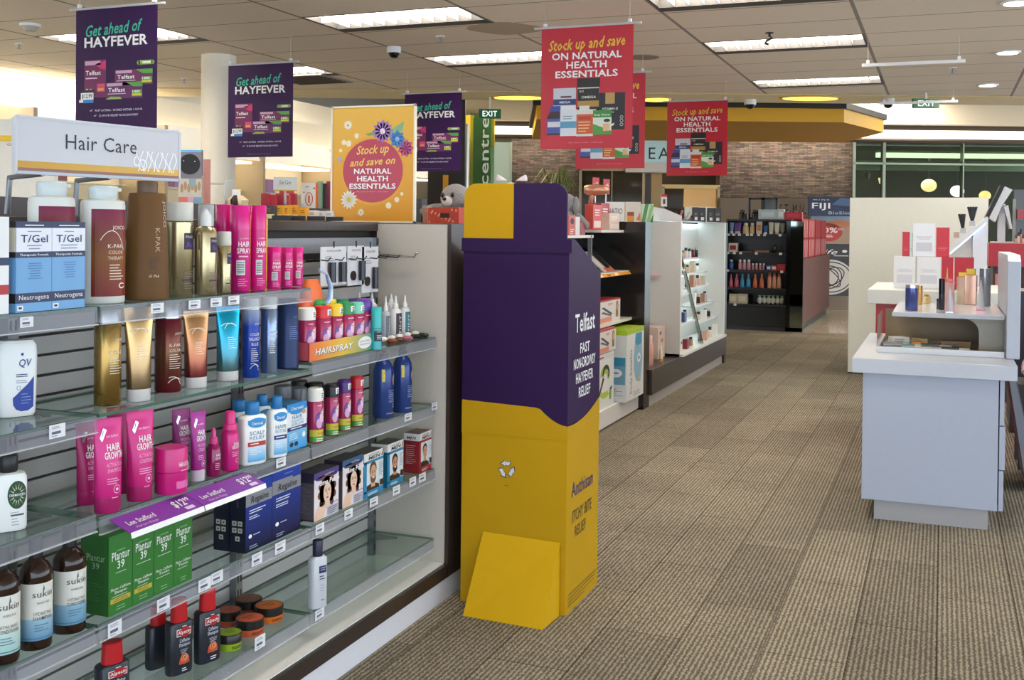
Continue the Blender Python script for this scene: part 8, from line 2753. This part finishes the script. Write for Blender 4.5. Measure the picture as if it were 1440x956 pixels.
# second white counter with boxed gifts
t = thing('counter', 'white and red counter with stacked gift cartons, standing behind the tester counter', 'counter', (-.1, 8, 0))
MB().box(-.385, .5, 0, 1.2, 1.042, 1.14, M('#e3e2dc', .35)).build('top', t, bevel=.003, smooth=False)
MB().box(-.33, .45, .03, 1.15, 0, 1.041, M('#a81c2c', .35)).build('red_body', t, smooth=False)
yg = 8.3


def gift(u0, u1, vt, zb, hx, lab, h=None, grey=False, y=yg):
    a, c = PY(u0, 380, y), PY(u1, 380, y)
    w = c.x-a.x-.004
    hh = PY((u0+u1)/2, vt, y).z-zb if h is None else h
    return simple_box('gift_carton', lab, 'carton', (a.x+c.x)/2, y, zb, w, .12, hh, M(hx, .4), 0,
                      (lambda w, h: G().lines(-w*.38, w*.38, h*.6, 3, h*.035, h*.012, M('#b9bac2'), al='C').rect(-w*.36, h*.16, w*.36, h*.42, M('#c9cad2'), 1)) if grey else (lambda w, h: G().lines(-w*.36, w*.36, h*.34, 3, h*.05, h*.015, M('#d8707c'), al='C')), group='stacked white and red gift cartons')


zl0 = 1.142
h0 = PY(1290, 361, yg).z-zl0
gift(1256.5, 1288, 361, zl0, '#e2e2e4', 'white gift carton, bottom row, end without a neighbour', h0, True)
gift(1289.5, 1323, 361, zl0, '#e4e4e6', 'white gift carton, bottom row, beside the red ones', h0, True)
gift(1323.5, 1341, 361, zl0, '#b01e30', 'dark red gift carton, bottom row, beside the white ones', h0)
gift(1342, 1370, 361, zl0, '#b01e30', 'dark red gift carton, bottom row, under the slanted tester', h0)
zl1 = zl0+h0+.001
gift(1268, 1278.5, 326, zl1, '#c22434', 'narrow red gift carton on the top row')
gift(1279, 1282.5, 328, zl1, '#b9dcd2', 'thin mint carton edge between the narrow red and the white one')
gift(1283, 1315, 314, zl1, '#e9e9ee', 'white gift carton on the top row', None, True)
gift(1315.5, 1335, 320, zl1, '#c22434', 'red gift carton on the top row beside the white one')

t = thing('slanted_tester', 'white slanted make-up tester with a blue light line and black brushes', 'tester stand', (0, 9.0, 0))
q0, q1 = PY(1334, 352, 9.0), PY(1389, 309, 9.0)
MB().prism([(q0.x, q0.z-.02), (q1.x, q1.z-.02), (q1.x, q1.z+.025), (q0.x, q0.z+.02)], 0, .5, M('#d4d6da', .3)).build('slanted_top', t, smooth=False)
MB().prism([(q0.x+.01, q0.z-.032), (q1.x-.01, q1.z-.032), (q1.x-.01, q1.z-.02), (q0.x+.01, q0.z-.02)], .0, .02, EM('#b9cdff', 1.6)).build('light_line', t, smooth=False)
MB().box(q1.x-.1, q1.x, .02, .5, 1.142, q1.z-.06, M('#d9dbe3', .35)).build('leg', t, smooth=False)
MB().prism([(q0.x+.02, 1.21), (q1.x-.1, 1.21), (q1.x-.1, q1.z-.13), (q0.x+.02, q0.z-.04)], .1, .12, M('#ddd6ca', .5)).build('back_panel', t, smooth=False)
for i, (u, v, n) in enumerate(((1345, 343, 1), (1354, 338, 3), (1367, 326, 4))):
    a = PY(u, v, 9.1)
    zt_ = q0.z+.022+(a.x-q0.x)/(q1.x-q0.x)*(q1.z-q0.z)
    tg = thing('brush_holder', ['small pink blusher pot on the slanted tester', 'black brush holder low on the slanted tester', 'black brush holder high on the slanted tester'][i], 'brush holder', (a.x, 9.1, zt_+.03))
    if i == 0:
        MB().box(-.02, .02, 0, .05, -.005, .04, M('#c9a8a0', .35)).build('pot', tg, smooth=False)
    else:
        MB().box(-.02, .02, 0, .04, -.008, .03, M('#b9bcc4', .2)).build('holder', tg, smooth=False)
        for k in range(n):
            MB().tube([(0, .02, .02), (-.03+.02*k, .02, .14)], .009, DARK, 8).build('brush', tg)

# tall plain white fixture
t = thing('display_fixture', 'tall plain white back panel of a fixture behind the gift cartons', 'fixture', (-.25, 12.3, 0))
MB().box(-.69, .685, 0, .05, .02, 1.907, M('#e6e5d9', .45)).build('back_panel', t, bevel=.003, smooth=False)
MB().box(-.67, .665, .051, .8, 0, 1.2, M('#d8d7cd', .45)).build('body', t, smooth=False)
MB().box(-.69, .685, .0, .05, 0, .019, M('#4a4640', .5)).build('foot', t, smooth=False)

# white angled display further back, and the red counter it stands on
t = thing('counter', 'long red-fronted counter behind the tester unit', 'counter', (.75, 10.8, 0))
MB().box(-.36, .9, 0, .5, 1.24, 1.449, M('#b3182c', .35)).build('red_front', t, smooth=False)
MB().box(-.32, .9, .06, .5, 0, 1.239, M('#4a3836', .5)).build('body', t, smooth=False)
for i in range(6):
    MB().box(-.3+i*.16, -.18+i*.16, .055, .06, 1.03-.16*(i % 2), 1.17-.14*(i % 2), M(['#c98a8a', '#e3d8d0', '#6a2430', '#d9b48a', '#2c2a30', '#e6e3de'][i], .4)).build('product_window', t, smooth=False)
t = thing('angled_display', 'white angled display with a dark screen standing on the red counter', 'display', (.5, 10.95, 1.4495))
A_ = lambda u, v: (PY(u, v, 10.95).x-.5, PY(u, v, 10.95).z-1.45)
p0, p1, p2, p3, p4 = A_(1391, 306), A_(1413, 262), A_(1424, 267), A_(1408, 291), A_(1400, 312)
MB().prism([p0, p1, p2, p3, p4], 0, .35, M('#dcdde0', .35)).build('hood', t, smooth=False)
MB().prism([(p0[0]-.035, p0[1]+.0), (p1[0]-.035, p1[1]+.012), (p1[0]-.002, p1[1]+.012), (p0[0]-.002, p0[1])], -.01, .36, M('#2e3034', .3, spec=.2)).build('screen', t, smooth=False)
e0, e1 = A_(1405, 292)[0], A_(1415, 292)[0]
MB().box(e0, e1, .1, .3, 0, p3[1]+.03, M('#d4d6da', .35)).build('post', t, smooth=False)
MB().prism([A_(1412, 292), A_(1418, 288), A_(1424, 322), A_(1421, 322)], .02, .3, M('#d4d6da', .35)).build('wing', t, smooth=False)
MB().box(e0-.06, e1+.1, .05, .34, 0, .012, M('#cfd0d4', .35)).build('foot', t, smooth=False)
for k in range(7):
    a = PY(1424+k*3.2, 342, 10.9)
    shape_bottle('make_up_bottle', '%s small make-up bottle on the red counter from the angled display' % ordn[k], a.x+.03, 10.9, 1.451, .012, .07+.03*(k % 3), M(['#c9a08a', '#e3d3c6', '#b8786a', '#d9c0a8'][k % 4], .25), M('#2a2628', .3), .35, .8, group='small bottles on the red counter', n=10)
t = thing('mirror_shelf', 'dark mirrored wall shelf beyond the angled display', 'wall shelf', (1.15, 12.6, 0))
MB().box(-.46, .5, 0, .05, 0, 2.0, M('#3c3836', .12)).build('mirror', t, smooth=False)
MB().box(-.47, -.44, -.02, .05, 0, 1.9, M('#8f8d88', .3)).build('frame', t, smooth=False)
for z in (1.5, 1.68):
    MB().box(-.44, .5, -.12, 0, z, z+.01, M('#5c5852', .2)).build('shelf', t, smooth=False)
for k in range(4):
    simple_box('boxed_perfume', '%s boxed perfume on the dark mirrored shelf' % ordn[k], 'carton', .75+k*.09, 12.49, 1.691, .06, .05, .1, M(['#a8444c', '#d9d0d4', '#7aa0b8', '#c98a8a'][k], .35), group='boxes on the dark mirrored shelf')
t = thing('cabinet', 'dark navy cabinet beside the tester unit end panel', 'cabinet', (.78, 9.2, 0))
MB().box(-.28, .5, 0, .5, .06, 1.08, M('#191c2a', .35)).build('body', t, bevel=.003, smooth=False)
MB().box(-.25, .47, .04, .46, 0, .06, DARK).build('plinth', t, smooth=False)
MB().box(-.29, .51, -.01, .5, 1.081, 1.1, M('#2a2c36', .3)).build('top', t, smooth=False)
t = thing('leaning_board', 'dark grey board leaning beside the counter drawers', 'board', (.46, 7.2, 0))
b = MB()
b.prism([(-.085, .72), (-.055, .73), (.1, .0), (.03, .0)], 0, .5, M('#7d7f86', .4))
b.build('board', t, smooth=False)
MB().prism([(-.055, .732), (-.05, .732), (.106, .0), (.101, .0)], .0, .5, M('#55575e', .4)).build('edge', t, smooth=False)
t = thing('stool', 'low dark stool holding pink plush toys at the picture edge', 'stool', (.62, 7.95, 0))
MB().box(-.16, .3, -.15, .25, .53, .56, M('#3a3230', .5)).build('seat', t, smooth=False)
for sx in (-.13, .27):
    for sy in (-.12, .22):
        MB().box(sx-.015, sx+.015, sy-.015, sy+.015, 0, .53, M('#3a3230', .5)).build('leg', t, smooth=False)
t = thing('plush_toy', 'pale pink plush toy on the low stool behind the counter', 'soft toy', (.6, 7.93, .562), .4)
PKP = M('#e3c6c4', .95, scale=90, bump=.7, var=.1)
MB().ball((0, 0, .1), .11, .09, .1, PKP, 18, 10).ball((.0, -.02, .24), .09, .08, .075, PKP, 18, 10).build('body', t)
for sx in (-1, 1):
    MB().ball((sx*.06, 0, .31), .03, .02, .035, PKP, 12, 8).build('ear', t)
    MB().tube([(sx*.08, -.03, .15), (sx*.13, -.09, .08)], .03, PKP, 10).build('arm', t)
